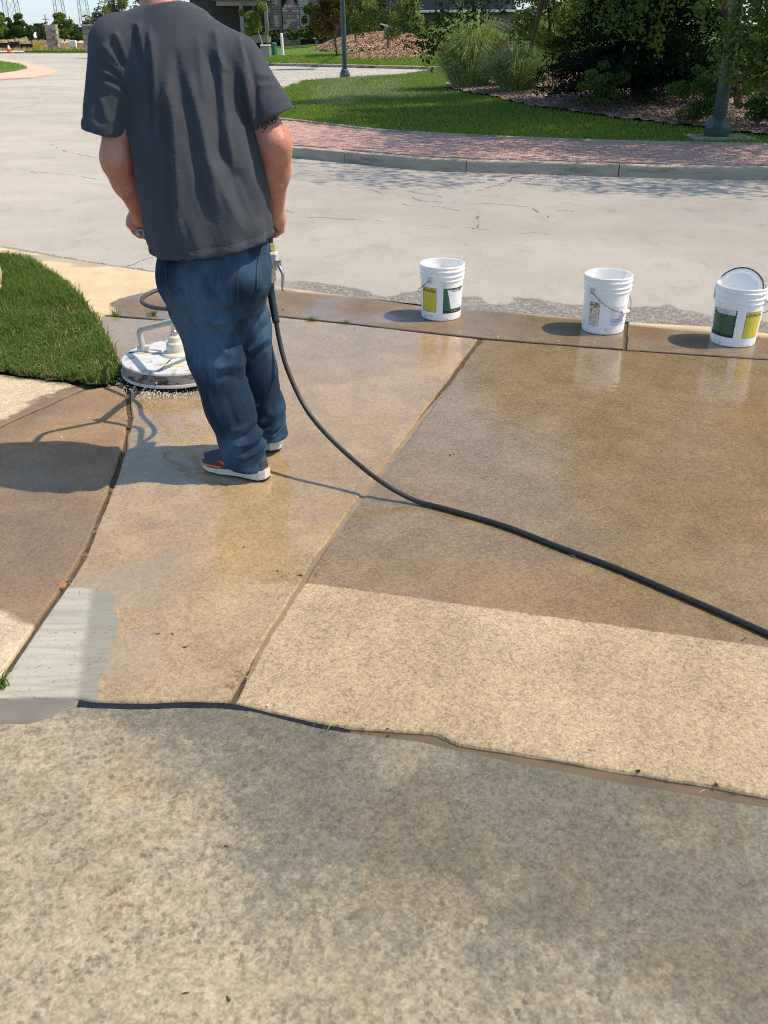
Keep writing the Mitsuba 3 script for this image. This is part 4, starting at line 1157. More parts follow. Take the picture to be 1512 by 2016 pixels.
def bent(pts, r_, n=8):
    """A polyline path with rounded corners."""
    p = [np.array(q, float) for q in pts]
    out = [p[0]]
    for a, b, c in zip(p[:-2], p[1:-1], p[2:]):
        u, v = (a - b) / np.linalg.norm(a - b), (c - b) / np.linalg.norm(c - b)
        for t in np.linspace(0, 1, n):
            s, e = b + u * r_, b + v * r_
            out.append((1 - t) ** 2 * s + 2 * t * (1 - t) * b + t ** 2 * e)
    return np.array(out + [p[-1]])


part(cl, "frame_tube", tube(bent([LB + [0, 0, 0.012], LB + LEAN, APX + [-0.03, 0.0, 0], APX + [0.03, -0.01, 0], RB + LEAN, RB + [0, 0, 0.012]], 0.035), 0.0155, 14), "m_greybar", label="grey bent tube over the deck", smooth=True)
part(cl, "shaft", tube([APX, SPL], 0.0175, 14), "m_greybar", smooth=True)
LC, RC = np.array([-0.914, 3.571, 0.92]), np.array([-0.474, 3.62, 0.92])
part(cl, "handlebar", tube(bent([SPL + [0.02, -0.02, 0.02], LC, np.array([-0.905, 3.31, 0.925])], 0.05), 0.0125, 12), "m_greybar", smooth=True)
part(cl, "handlebar", tube(bent([SPL + [-0.02, -0.0, 0.02], RC, np.array([-0.415, 3.33, 0.925])], 0.05), 0.0125, 12), "m_greybar", smooth=True)
gl_ = part(cl, "grip", tube([[-0.907, 3.46, 0.9245], [-0.905, 3.325, 0.925]], 0.0165, 14), "m_cream", smooth=30)
gr_ = part(cl, "grip", tube([[-0.421, 3.46, 0.9245], [-0.413, 3.31, 0.925]], 0.0165, 14), "m_rubber_grey", smooth=30)
matte("m_spray", (0.70, 0.68, 0.64), 0.4)

# spray of water thrown out under the rim
scene["m_water"] = {"type": "dielectric", "int_ior": 1.33}
sp = []
gs = np.random.default_rng(11)
base_ico = trimesh.creation.icosphere(1, 1.0)
for k in range(420):
    a = gs.normal(-1.75, 0.55)
    L = abs(gs.normal(0, 0.045)) + 0.004
    r0 = CR + 0.004 + L
    c = np.array([CX0 + r0 * math.cos(a), CY0 + r0 * math.sin(a), 0.004 + abs(gs.normal(0, 0.010))])
    m = base_ico.copy()
    m.apply_scale([0.0014 + 0.013 * gs.random() ** 3, 0.0009 + 0.0009 * gs.random(), 0.001 + 0.0014 * gs.random() ** 3])
    sp.append(moved(m, c, rz=a + gs.normal(0, 0.2), ry=gs.normal(0, 0.5)))
put("water_spray", cat(*sp), "m_spray", label="white droplets of spray bursting from under the round cleaner", cat="spray", kind="stuff", smooth=True)

# ------------------------------------------------------------------ hose, gun valve
hs = thing("pressure_hose", "black high pressure hose running from the man's hand to the right edge", "hose")
HOSE = [(-0.421, 3.350, 0.578), (-0.412, 3.330, 0.521), (-0.391, 3.290, 0.440), (-0.360, 3.250, 0.365), (-0.312, 3.200, 0.281), (-0.230, 3.120, 0.202), (-0.109, 3.030, 0.118), (0.003, 2.950, 0.061), (0.139, 2.890, 0.012)]
HG = [(0.273, 2.815), (0.448, 2.700), (0.607, 2.561), (0.756, 2.439), (0.890, 2.310), (1.013, 2.189), (1.139, 2.059), (1.269, 1.921), (1.408, 1.751), (1.624, 1.478), (1.898, 1.130)]
path = np.array(HOSE + [(x, y, 0.016) for x, y in HG])
hp = spline(path, 160)
hp[:, 2] = np.where(hp[:, 1] < 2.86, 0.0112, np.maximum(hp[:, 2], 0.0112))
part(hs, "hose", tube(hp, 0.0094, 14), "m_rubber", smooth=True)
GS = [(-0.436, 3.380, 0.725), (-0.436, 3.375, 0.681), (-0.430, 3.365, 0.633), (-0.421, 3.350, 0.574)]
part(hs, "guard_sleeve", tube(spline(GS, 16), 0.0145, 16), "m_sleeve", label="glossy black guard sleeve", smooth=True)
VB = np.array((-0.424, 3.385, 0.812))
VT, VD = np.array((-0.428, 3.390, 0.876)), np.array((-0.436, 3.380, 0.725))
ax = (VT - VD) / np.linalg.norm(VT - VD)


def turned(p0, p1, prof, sides):
    """A lathe profile (radius, fraction) along the axis p0 -> p1."""
    d = np.array(p1) - np.array(p0)
    L = np.linalg.norm(d)
    m = trimesh.creation.revolve(np.array([(r_, t_ * L) for r_, t_ in prof]), sections=sides)
    M = trimesh.geometry.align_vectors([0, 0, 1], d / L)
    M[:3, 3] = p0
    m.apply_transform(M)
    m.fix_normals()
    return m


part(hs, "fitting", turned(VD, VB - ax * 0.02, [(0, 0), (.011, 0), (.011, .1), (.019, .12), (.019, .36), (.014, .40), (.017, .46), (.017, .60), (.013, .62), (.013, .72), (.020, .75), (.020, .93), (.013, 1), (0, 1)], 8), "m_steel", label="steel hexagonal couplings")
part(hs, "valve_body", moved(box((-0.026, -0.022, -0.030), (0.024, 0.022, 0.032), 0.006), VB + [-0.004, 0, 0], ry=0.10), "m_plate", label="pale metal ball valve block")
lv = [(-0.399, 3.360, 0.804), (-0.393, 3.355, 0.788), (-0.384, 3.350, 0.771), (-0.384, 3.350, 0.746), (-0.384, 3.345, 0.712)]
part(hs, "valve_lever", tube(spline(lv, 24), np.linspace(0.0075, 0.0058, 24), 10), "m_steel", label="bent steel valve lever", smooth=True)
part(hs, "lever_pin", moved(trimesh.creation.cylinder(0.009, 0.02, sections=12), np.array(lv[0]) + [0.002, 0, 0.003], ry=math.pi / 2), "m_steel")
part(hs, "lever_tip", moved(trimesh.creation.icosphere(2, 0.008), np.array(lv[-1]) + [0, 0, -0.004]), "m_brass")
part(hs, "fitting", turned(VB + ax * 0.03, VT, [(0, 0), (.012, 0), (.012, .25), (.016, .3), (.016, .62), (.012, .66), (.012, .8), (.015, .84), (.015, 1), (0, 1)], 8), "m_brass", label="brass coupling")
part(hs, "whip_hose", tube(spline([VT, VT + [0.0, 0.05, 0.05], [-0.46, 3.56, 0.84], [-0.62, 3.75, 0.74], [-0.80, 3.92, 0.57], [-0.965, 4.02, 0.455], [-1.07, 4.10, 0.425], [-1.17, 4.20, 0.42], [-1.195, 4.30, 0.425], [-1.13, 4.39, 0.44], [-1.03, 4.42, 0.42], [-1.01, 4.40, 0.36], [CX0 + 0.02, CY0 + 0.01, 0.31], [CX0, CY0, 0.284]], 120), 0.0105, 12), "m_rubber_grey", label="short black whip hose looping down to the swivel", smooth=True)

# ------------------------------------------------------------------ pails
matte("m_pail", proc(lambda p, n, uv: mi.Color3f(0.85, 0.85, 0.83) * (0.95 + 0.06 * fbm(p.x * 12, p.y * 12, p.z * 12, 3)) * (1 - 0.22 * smoothstep(0.60, 0.74, fbm(p.x * 30, p.y * 30, p.z * 9, 4)) * mi.Color3f(0.6, 0.8, 1.0)) * (1 - 0.55 * smoothstep(0.78, 0.86, noise(p.x * 60, p.y * 60, p.z * 60)) * smoothstep(0.05, 0.02, p.z))), 0.35, 0.5)
matte("m_wire", (0.10, 0.095, 0.09), 0.5)
matte("m_ear", (0.55, 0.55, 0.54), 0.5)
matte("m_black", (0.012, 0.012, 0.012), 0.5)


def printed(key, fn):
    matte(key, proc(fn), 0.35, 0.5)


def lines(u, v, rows, dens):
    """Rows of small type as broken strokes."""
    r = v * rows
    row = dr.floor(r)
    f = r - row
    on = (f > 0.35) & (f < 0.75) & (noise(u * 60, row * 3.7) > 1 - dens) & (u > 0.06) & (u < 0.70 + 0.28 * cell_rand(row, 5))
    return dr.select(on, mi.Float(1), mi.Float(0))


def lab_yellow(p, n, uv):
    u, v = uv.x, uv.y
    ink = lines(u, v, 26, 0.55) * dr.select((v < 0.78), mi.Float(1), mi.Float(0)) * 0.30
    c = mix((0.62, 0.52, 0.06), (0.10, 0.09, 0.03), ink)
    band = ((v > 0.815) & (v < 0.835)) | ((v > 0.85) & (v < 0.88))
    head = (v > 0.90) & (v < 0.935) & (noise(u * 34, 2.0) > 0.34) & (u > 0.12) & (u < 0.92)
    edge = (u < 0.02) | (u > 0.98) | (v < 0.012) | (v > 0.988)
    return dr.select(band | head | edge, mi.Color3f(0.045, 0.04, 0.02), c)


def lab_front(p, n, uv):
    u, v = uv.x, uv.y
    slope = 0.16 + 0.22 * (0.93 - v)
    white = (u > slope) & (v < 0.93) & (v > 0.17)
    ink = lines(u, v, 22, 0.5) * dr.select((u > slope + 0.12) & (v < 0.50) & (v > 0.22), mi.Float(1), mi.Float(0)) * 0.12
    c = dr.select(white, mix((0.76, 0.76, 0.80), (0.3, 0.3, 0.32), ink), mi.Color3f(0.020, 0.125, 0.060))
    small = (v < 0.085) & (v > 0.05) & (noise(u * 50, 3.0) > 0.5) & (u > 0.3)
    return dr.select(v < 0.11, dr.select(small, mi.Color3f(0.5), mi.Color3f(0.012, 0.016, 0.014)), c)


def lab_green(p, n, uv):
    u, v = uv.x, uv.y
    chev = v > 0.80 + 0.20 * dr.abs(u - 0.30) / 0.30 * dr.select(u < 0.30, mi.Float(1), mi.Float(0.0)) + 0.02 * u
    ink = lines(u * 1.9 - dr.floor(u * 1.9), v, 30, 0.62) * dr.select((v < 0.76) & (v > 0.13) & (u < 0.92), mi.Float(1), mi.Float(0)) * 0.35
    c = mix((0.020, 0.100, 0.048), (0.20, 0.30, 0.23), ink)
    t = lines(u, v, 24, 0.6) * dr.select(u > 0.12, mi.Float(1), mi.Float(0)) * 0.8
    c = dr.select(chev, mix((0.62, 0.63, 0.62), (0.04, 0.04, 0.04), t), c)
    c = dr.select((u > 0.955), mi.Color3f(0.014, 0.05, 0.03), c)
    return dr.select(v < 0.09, mi.Color3f(0.010, 0.014, 0.012), c)


def lab_child(p, n, uv):
    u, v = uv.x, uv.y
    base = mi.Color3f(0.74, 0.70, 0.60)
    ink = mi.Color3f(0.24, 0.17, 0.075)
    rows = lines(u, v, 30, 0.80)
    rr = dr.sqrt(dr.square((u - 0.5) * 0.36) + dr.square(v - 0.615))
    ringm = (rr < 0.165) & (rr > 0.135)
    slash = (dr.abs((u - 0.5) * 0.36 + (v - 0.615)) < 0.014) & (rr < 0.15)
    blob = (noise(u * 5 + 3, v * 14) > 0.55) & (rr < 0.115) & (v < 0.66)
    top = (v > 0.80) & ((noise(u * 9, v * 40) > 0.35) | (dr.abs(v - 0.90) < 0.03)) & (u > 0.05) & (u < 0.95)
    low = (v < 0.43) & (rows > 0.5)
    edge = (u < 0.03) | (u > 0.97) | (v < 0.01) | (v > 0.99)
    return dr.select(ringm | slash | blob | top | low | edge, ink, base)


def lab_pale(p, n, uv):
    u, v = uv.x, uv.y
    ink = lines(u, v, 18, 0.6) * 0.5
    bars = ((v > 0.20) & (v < 0.25)) | ((v > 0.30) & (v < 0.345) & (u < 0.85))
    tab = (v > 0.44) & (v < 0.60) & (u > 0.5)
    c = mix((0.62, 0.62, 0.72), (0.32, 0.32, 0.46), ink)
    return dr.select(bars, mi.Color3f(0.26, 0.26, 0.38), dr.select(tab, mi.Color3f(0.42, 0.42, 0.48), c))


for k_, f_ in (("m_lab_yellow", lab_yellow), ("m_lab_front", lab_front), ("m_lab_green", lab_green), ("m_lab_child", lab_child), ("m_lab_pale", lab_pale)):
    printed(k_, f_)

RB0, RB1, PH = 0.1235, 0.1345, 0.330
wall = lambda z: RB0 + (RB1 - RB0) * z / PH


def wrap(a0, a1, z0, z1, off=0.0012, na=14, nz=4, face=0.0):
    """A sheet on the pail's wall with uv; angles from the facing direction, to the right as seen."""
    u, v = np.meshgrid(np.linspace(0, 1, na), np.linspace(0, 1, nz), indexing="ij")
    a = face + np.radians(a0 + (a1 - a0) * u)
    z = z0 + (z1 - z0) * v
    r_ = wall(z) + off
    P = np.c_[(r_ * np.cos(a)).ravel(), (r_ * np.sin(a)).ravel(), z.ravel()]
    i, j = np.meshgrid(np.arange(na - 1), np.arange(nz - 1), indexing="ij")
    q = np.stack([i * nz + j, (i + 1) * nz + j, (i + 1) * nz + j + 1, i * nz + j + 1], -1).reshape(-1, 4)
    return trimesh.Trimesh(P, np.vstack([q[:, [0, 1, 2]], q[:, [0, 2, 3]]]), process=False), np.c_[u.ravel(), v.ravel()]


def pail(x, y, label, ear, hang, labs, grip=True, tilt=0.0):
    k = thing("pail", label, "bucket", "white plastic pails on the gutter")
    face = math.atan2(-y, -x)
    prof = [(0, 0.004), (RB0 - 0.012, 0.004), (RB0 - 0.008, 0.0), (RB0 - 0.002, 0.003), (wall(0.01), 0.012), (wall(.243), .243), (wall(.243) + .006, .245), (wall(.246) + .006, .249), (wall(.25) + .001, .251), (wall(.268), .268), (wall(.268) + .0075, .270),
            (wall(.274) + .0075, .275), (wall(.28) + .001, .278), (wall(.297), .297), (wall(.30) + .0075, .299), (wall(.306) + .0075, .306), (wall(.31) + .001, .309), (wall(.322) + .001, .320), (wall(.325) + .004, .322), (wall(.33) + .004, .329), (wall(.33) + .001, .3315), (wall(.33) - .003, .330),
            (wall(.30) - .0035, .30), (wall(.02) - .0035, .012), (0, .012)]
    M = lambda m: moved(m, (x, y, 0.001))
    part(k, "body", M(lathe(prof, 72)), "m_pail", label="white ribbed plastic pail body", smooth=30)
    ea = face + math.radians(ear)
    for s_ in (0, math.pi):
        e = np.array([math.cos(ea + s_), math.sin(ea + s_), 0])
        m = box((-0.004, -0.017, 0.236), (0.012, 0.017, 0.268), 0.003)
        m = moved(m, e * wall(.25), rz=ea + s_)
        part(k, "ear", M(m), "m_ear")
    t = np.linspace(0, np.pi, 40)
    e, o = np.array([math.cos(ea), math.sin(ea), 0]), np.array([math.cos(face + math.radians(hang)), math.sin(face + math.radians(hang)), 0])
    R0 = wall(.25) + 0.012
    drop = np.array([0, 0, -0.115])
    pts = np.array([e * R0 * math.cos(q) + (o * (R0 + 0.006) + drop * 1.0) * math.sin(q) for q in t]) + [0, 0, 0.252]
    part(k, "bail", M(tube(pts, 0.0022, 8)), "m_wire", label="wire bail handle", smooth=True)
    if grip:
        part(k, "bail_grip", M(tube(pts[17:23], 0.0095, 10)), "m_pail", smooth=30)
    for nm, mat, a0, a1, z0, z1, lb in labs:
        m, uv = wrap(a0, a1, z0, z1, face=face)
        part(k, nm, M(m), mat, label=lb, smooth=True, uv=uv)
    return k, face


def curved_text(k, x, y, face, text, a_mid, z0, hgt, bold, mat, label=None):
    m = meshkit.text_mesh(text, hgt, 0.0006, bold)
    v = np.array(m.vertices)
    w = v[:, 0].max()
    r_ = wall(z0) + 0.0014
    a = face + math.radians(a_mid) + (v[:, 0] - w / 2) / r_
    m.vertices = np.c_[x + (r_ + v[:, 2]) * np.cos(a), y + (r_ + v[:, 2]) * np.sin(a), z0 + v[:, 1] + 0.001]
    part(k, "lettering", m, mat, label=label)


b1, b2, b3 = (0.370, 5.392), (1.327, 5.091), (2.021, 4.841)
k, fc = pail(b1[0], b1[1], "leftmost white pail with yellow label and white AQUA label", -32, -122, [
    ("label", "m_lab_yellow", -62, -14, 0.055, 0.205, "yellow instruction label with dark bands"), ("label", "m_lab_front", 5, 75, 0.050, 0.205, "green and white front label")], grip=False)
curved_text(k, b1[0], b1[1], fc, "AQUA MIX", 46, 0.182, 0.012, True, "m_black", "black AQUA lettering")
k, fc = pail(b2[0], b2[1], "middle white pail with brown child warning print and pale label", -37, 53, [
    ("label", "m_lab_child", -42, -13, 0.050, 0.190, "brown printed warning with struck out figure"), ("label", "m_lab_pale", 18, 62, 0.055, 0.170, "pale lavender label")])
k, fc = pail(b3[0], b3[1], "rightmost white pail with dark green label and a lid stuck in it", 80, 150, [
    ("label", "m_lab_green", -68, 0, 0.055, 0.212, "dark green instruction label"), ("label", "m_lab_yellow", 22, 70, 0.055, 0.205, "yellow instruction label with dark bands")], grip=False)
# lid standing on edge inside the third pail
LR = 0.134
lid = lathe([(0, 0.0), (LR - 0.028, 0.0), (LR - 0.024, 0.009), (LR - 0.014, 0.009), (LR - 0.006, 0.007), (LR, 0.002), (LR, -0.026), (LR - 0.004, -0.028), (LR - 0.006, -0.004), (0, -0.004)], 72)
lk = thing("bucket_lid", "round white lid standing on edge in the rightmost pail", "lid")
ang = math.atan2(-b3[1], -b3[0])
place_lid = lambda m: moved(moved(m, (0, 0, 0), rx=math.radians(66)), (b3[0] - 0.010, b3[1] + 0.015, 0.285), rz=-0.62)
part(lk, "disc", place_lid(lid), "m_pail", smooth=30)
t = np.linspace(math.radians(-35), math.radians(150), 50)
for rr_, zz, wd in ((LR - 0.002, 0.0065, 0.0030), (LR + 0.0005, -0.020, 0.0018)):
    part(lk, "gasket", place_lid(tube(np.c_[rr_ * np.cos(t), rr_ * np.sin(t), t * 0 + zz], wd, 8)), "m_black", label="black sealing ring" if wd > 0.0025 else None, smooth=True)

# ------------------------------------------------------------------ greens, mulch, bricks
foliage("m_grass", (0.066, 0.140, 0.022), (0.20, 0.285, 0.068), 0.7, 90.0)
MOW = [[(-1.039, 21.450), (-1.451, 26.719), (-1.058, 33.354), (-0.833, 35.066)], [(0.165, 31.619), (-0.034, 28.396), (0.335, 25.501), (0.648, 24.516)], [(-0.740, 27.761), (-0.129, 23.198), (0.499, 23.643)]]


def col_turf(p, n, uv):
    t = cell_rand(p.x * 70, p.y * 70, p.z * 30)
    big = fbm(p.x * 0.6, p.y * 0.5, 1.0, 3)
    c = mix((0.135, 0.250, 0.032), (0.285, 0.405, 0.072), 0.6 * t + 0.4 * big)
    d = mi.Float(9.0)
    for q in MOW:
        d = dr.minimum(d, segs(p.x + 0.5 * (noise(p.x * 1.5, p.y * 1.5) - 0.5), p.y + 0.8 * (noise(p.x * 1.5, p.y * 1.5, 4.0) - 0.5), q))
    pale = smoothstep(0.8, 0.2, d) * (0.45 + 0.55 * noise(p.x * 8, p.y * 5))
    return mix(c, mi.Color3f(0.40, 0.46, 0.22), 0.9 * pale)


scene["m_turf"] = {"type": "principledthin", "base_color": proc(col_turf), "roughness": 0.5, "diff_trans": 0.7, "eta": 1.4}
foliage("m_leaf_dark", (0.032, 0.072, 0.016), (0.095, 0.150, 0.036), 0.7, 25.0)
foliage("m_leaf_mid", (0.075, 0.145, 0.028), (0.24, 0.30, 0.075), 0.8, 22.0)
foliage("m_leaf_pale", (0.13, 0.20, 0.045), (0.30, 0.36, 0.11), 0.8, 18.0)
foliage("m_leaf_red", (0.085, 0.055, 0.022), (0.15, 0.12, 0.035), 0.7, 18.0)
foliage("m_needle", (0.010, 0.022, 0.013), (0.026, 0.045, 0.026), 0.3, 25.0)
foliage("m_reed", (0.22, 0.32, 0.085), (0.50, 0.58, 0.25), 0.7, 30.0)
foliage("m_boxwood", (0.055, 0.115, 0.028), (0.14, 0.22, 0.060), 0.5, 30.0)
matte("m_bark", proc(lambda p, n, uv: mix((0.06, 0.045, 0.035), (0.14, 0.11, 0.085), fbm(p.x * 20, p.y * 20, p.z * 6, 3))), 0.9)
matte("m_bark_pale", proc(lambda p, n, uv: mix((0.20, 0.16, 0.13), (0.34, 0.29, 0.24), fbm(p.x * 20, p.y * 20, p.z * 6, 3))), 0.9)
matte("m_mulch", proc(lambda p, n, uv: mix((0.10, 0.068, 0.052), (0.40, 0.30, 0.24), cell_rand(p.x * 28, p.y * 28, p.z * 28)) * (0.7 + 0.5 * noise(p.x * 2, p.y * 2))), 0.9)
matte("m_mulch_far", proc(lambda p, n, uv: mix((0.30, 0.19, 0.13), (0.56, 0.41, 0.30), cell_rand(p.x * 9, p.y * 9, p.z * 9))), 0.9)
for i_, c_ in enumerate(((0.35, 0.225, 0.190), (0.385, 0.25, 0.21), (0.325, 0.21, 0.18), (0.37, 0.255, 0.22))):
    matte(f"m_paver{i_}", proc(lambda p, n, uv, c_=c_: mi.Color3f(*c_) * (0.72 + 0.3 * noise(p.x * 140, p.y * 140) + 0.25 * noise(p.x * 9, p.y * 9))), 0.85)
matte("m_paver_sand", proc(lambda p, n, uv: mix((0.19, 0.125, 0.10), (0.27, 0.19, 0.155), noise(p.x * 50, p.y * 50))), 0.95)


def col_kerb(p, n, uv):
    a = fbm(p.x * 5, p.y * 5, p.z * 9, 4)
    g = noise(p.x * 120, p.y * 120, p.z * 120)
    st = smoothstep(0.55, 0.72, fbm(p.x * 2.4, p.y * 2.4, p.z * 14, 3))
    return mix((0.31, 0.275, 0.21), (0.42, 0.38, 0.30), a) * (0.82 + 0.25 * g) * (1 - 0.30 * st)


matte("m_kerb", proc(col_kerb), 0.85)
matte("m_lamp", proc(lambda p, n, uv: mi.Color3f(0.022, 0.062, 0.055) * (0.85 + 0.3 * noise(p.x * 50, p.y * 50, p.z * 12))), 0.32, 0.5)


def offset_line(L, d):
    L = np.asarray(L, float)
    t = np.gradient(L, axis=0)
    t /= np.linalg.norm(t, axis=1, keepdims=True)
    return L + d * np.stack([-t[:, 1], t[:, 0]], 1)


def resample(L, n):
    L = np.asarray(L, float)
    s = np.r_[0, np.cumsum(np.linalg.norm(np.diff(L, axis=0), axis=1))]
    q = np.linspace(0, s[-1], n)
    return np.stack([np.interp(q, s, L[:, k]) for k in range(2)], 1), q


KERB_CTRL = [(-3.3, 30.2), (-4.3, 25.0), (-4.6, 20.0), (-4.0, 16.8), (-2.7, 14.6)] + [(-1.282, 13.366), (-0.209, 12.550), (0.708, 11.916), (1.900, 11.585), (3.342, 11.171), (4.623, 10.946), (6.872, 10.762)] + [(11.0, 10.4)]
kl = spline(np.c_[KERB_CTRL, np.zeros(len(KERB_CTRL))], 400)[:, :2]
kl, ks = resample(kl, 400)
KERB_W, KERB_H = 0.17, 0.135
kin = offset_line(kl, KERB_W)
kk = "kerb"
tag(kk, kind="structure")
seg_len = 1.9
tot = ks[-1]
nseg = int(tot / seg_len)
for i in range(nseg):
    a, b = i * seg_len, (i + 1) * seg_len - 0.012
    q = np.linspace(a, b, 12)
    o = np.stack([np.interp(q, ks, kl[:, k]) for k in range(2)], 1)
    n_ = np.stack([np.interp(q, ks, kin[:, k]) for k in range(2)], 1)
    u = (n_ - o) / KERB_W
    prof = [(0.0, -0.05), (0.012, KERB_H - 0.03), (0.022, KERB_H - 0.008), (0.042, KERB_H), (KERB_W - 0.006, KERB_H), (KERB_W, KERB_H - 0.006), (KERB_W, -0.05)]
    v = np.concatenate([np.c_[o + u * d_, np.full(12, z_)] for d_, z_ in prof])
    f = []
    m_ = len(prof)
    ii, jj = np.meshgrid(np.arange(m_ - 1), np.arange(11), indexing="ij")
    qd = np.stack([ii * 12 + jj, ii * 12 + jj + 1, (ii + 1) * 12 + jj + 1, (ii + 1) * 12 + jj], -1).reshape(-1, 4)
    f = np.vstack([qd[:, [0, 1, 2]], qd[:, [0, 2, 3]]])
    cap = [[k * 12 + e for k in range(m_)] for e in (0, 11)]
    for c_ in cap:
        f = np.vstack([f, [[c_[0], c_[k], c_[k + 1]] for k in range(1, m_ - 1)]])
    part(kk, "segment", trimesh.Trimesh(v, f, process=False), "m_kerb", smooth=25)

# brick walk: running bond laid along the kerb
BF = [(-2.9, 30.0), (-3.6, 25.0), (-3.75, 20.5)] + [(-2.475, 18.412), (-1.746, 17.803), (-0.256, 15.955), (0.882, 15.050), (2.677, 14.117), (4.006, 13.627), (5.508, 13.277), (8.113, 12.933)] + [(11.5, 12.6)]
bf, bs = resample(spline(np.c_[BF, np.zeros(len(BF))], 300)[:, :2], 300)
walk = "brick_walk"
tag(walk, kind="structure")
kin_r, ks_in = resample(kin, 400)
part(walk, "sand_bed", sheet(np.vstack([kin_r, bf[::-1]]), KERB_H - 0.022), "m_paver_sand")
bt = cKDTree(bf)
gp = np.random.default_rng(5)
pav = []
rw, rl_, gap = 0.112, 0.215, 0.007
K3 = np.c_[kin_r]
tan = np.gradient(K3, axis=0)
tan /= np.linalg.norm(tan, axis=1, keepdims=True)
nor = np.stack([-tan[:, 1], tan[:, 0]], 1)
bpoly = np.vstack([kin_r, bf[::-1]])
for r_ in range(46):
    t0, t1 = r_ * rw, r_ * rw + rw - gap
    L = K3 + nor * (t0 + rw / 2)
    ss = np.r_[0, np.cumsum(np.linalg.norm(np.diff(L, axis=0), axis=1))]
    x_ = (r_ % 2) * rl_ / 2
    while x_ + rl_ < ss[-1]:
        e = np.interp([x_ + gap / 2, x_ + rl_ - gap / 2], ss, np.arange(len(ss)))
        c = []
        for ee, tt in ((e[0], t0), (e[1], t0), (e[1], t1), (e[0], t1)):
            i0 = int(ee)
            i1 = min(i0 + 1, len(K3) - 1)
            fr = ee - i0
            c.append((K3[i0] + nor[i0] * tt) * (1 - fr) + (K3[i1] + nor[i1] * tt) * fr)
        x_ += rl_
        c = np.array(c)
        m_ = c.mean(0)
        if m_[1] > 21 or m_[0] > 8.0:
            continue
        pav.append((np.hypot(*m_), c))
pc_ = np.array([q[1] for q in pav])
ok_ = inside(bpoly, pc_[..., 0].ravel(), pc_[..., 1].ravel()).reshape(-1, 4).all(1)
pav = sorted((q for q, o in zip(pav, ok_) if o), key=lambda q: q[0])


def paver(c, g):
    z1 = KERB_H + g.normal(0, 0.0007)
    m_ = c.mean(0)
    i_ = m_ + (c - m_) * (1 - 0.012 / np.linalg.norm(c - m_, axis=1, keepdims=True))
    tl_ = g.normal(0, 0.0005, 4)
    v = np.vstack([np.c_[c, np.full(4, KERB_H - 0.03)], np.c_[c, np.full(4, z1 - 0.006)], np.c_[i_, z1 + tl_]])
    f = []
    for a in (0, 4):
        for k in range(4):
            f += [[a + k, a + (k + 1) % 4, a + 4 + (k + 1) % 4], [a + k, a + 4 + (k + 1) % 4, a + 4 + k]]
    f += [[8, 9, 10], [8, 10, 11]]
    return trimesh.Trimesh(v, f, process=False)


vis = [q for q in pav if q[1].mean(0)[0] > -2.2 and q[1].mean(0)[0] < 6.2]
rest = [q for q in pav if not any(q is w for w in vis[:300])]
for d_, c in vis[:300]:
    part(walk, "brick", paver(c, gp), f"m_paver{gp.integers(4)}")
for i_ in range(4):
    ms = [paver(c, gp) for k, (d_, c) in enumerate(rest) if (k * 7 + int(d_ * 13)) % 4 == i_]
    if ms:
        part(walk, "brick_field", cat(*ms), f"m_paver{i_}", kind="stuff")
edge = offset_line(bf, -0.02)
part(walk, "edging", tube(np.c_[bf, np.full(len(bf), KERB_H - 0.02)], 0.045, 8), "m_kerb", smooth=True)

# island lawn, mulch bed
ISLE = np.vstack([bf, [(11.5, 45.0), (6.0, 41.5)], [(3.143, 39.941), (0.959, 36.503), (-1.254, 34.023), (-2.564, 32.430)]])
MULCH = np.array([(8.472, 13.576), (5.850, 14.184), (5.424, 14.837), (5.010, 15.634), (4.128, 16.752), (3.502, 18.236), (2.995, 19.287), (2.579, 21.870), (2.130, 23.941), (1.745, 26.655), (2.086, 29.319), (2.682, 32.899)] + [(6.2, 40.5), (11.5, 44.0), (11.5, 13.5)])


def isle_z(x, y):
    d, _ = cKDTree(np.vstack([bf])).query(np.c_[np.ravel(x), np.ravel(y)])
    d = d.reshape(np.shape(x))
    return KERB_H - 0.015 + 0.05 * np.clip(d / 3, 0, 1) + 0.35 * np.clip((d - 2.0) / 9, 0, 1) ** 1.3 * np.clip((x - 0.5) / 4, 0, 1)


put("island_lawn", terrain(-4.0, 11.5, 12.0, 42.0, 70, 120, lambda x, y: isle_z(x, y), keep=lambda x, y: inside(ISLE, x, y)), "m_lawn_base", kind="structure")
pts = scatter(ISLE, 330000, 3)
pts = pts[~inside(MULCH, pts[:, 0], pts[:, 1])]
keep = rng.random(len(pts)) < np.clip((15.5 / np.hypot(pts[:, 0], pts[:, 1])) ** 2.0, 0.12, 1)
pts = pts[keep & (np.abs(pts[:, 0]) < 0.45 * pts[:, 1] + 0.4)]
zz = isle_z(pts[:, 0], pts[:, 1])
dist = np.hypot(pts[:, 0], pts[:, 1])
put("grass", blades(np.c_[pts, zz], 0.050 * rng.uniform(0.6, 1.3, len(pts)), 0.006 * 1.0 + 0 * 1.0, 0.5, 21) if False else blades(np.c_[pts, zz], (0.055 * rng.uniform(0.6, 1.3, len(pts))), 0.011, 0.55, 21), "m_turf", label="mown green lawn on the island behind the brick walk", cat="grass", kind="stuff")

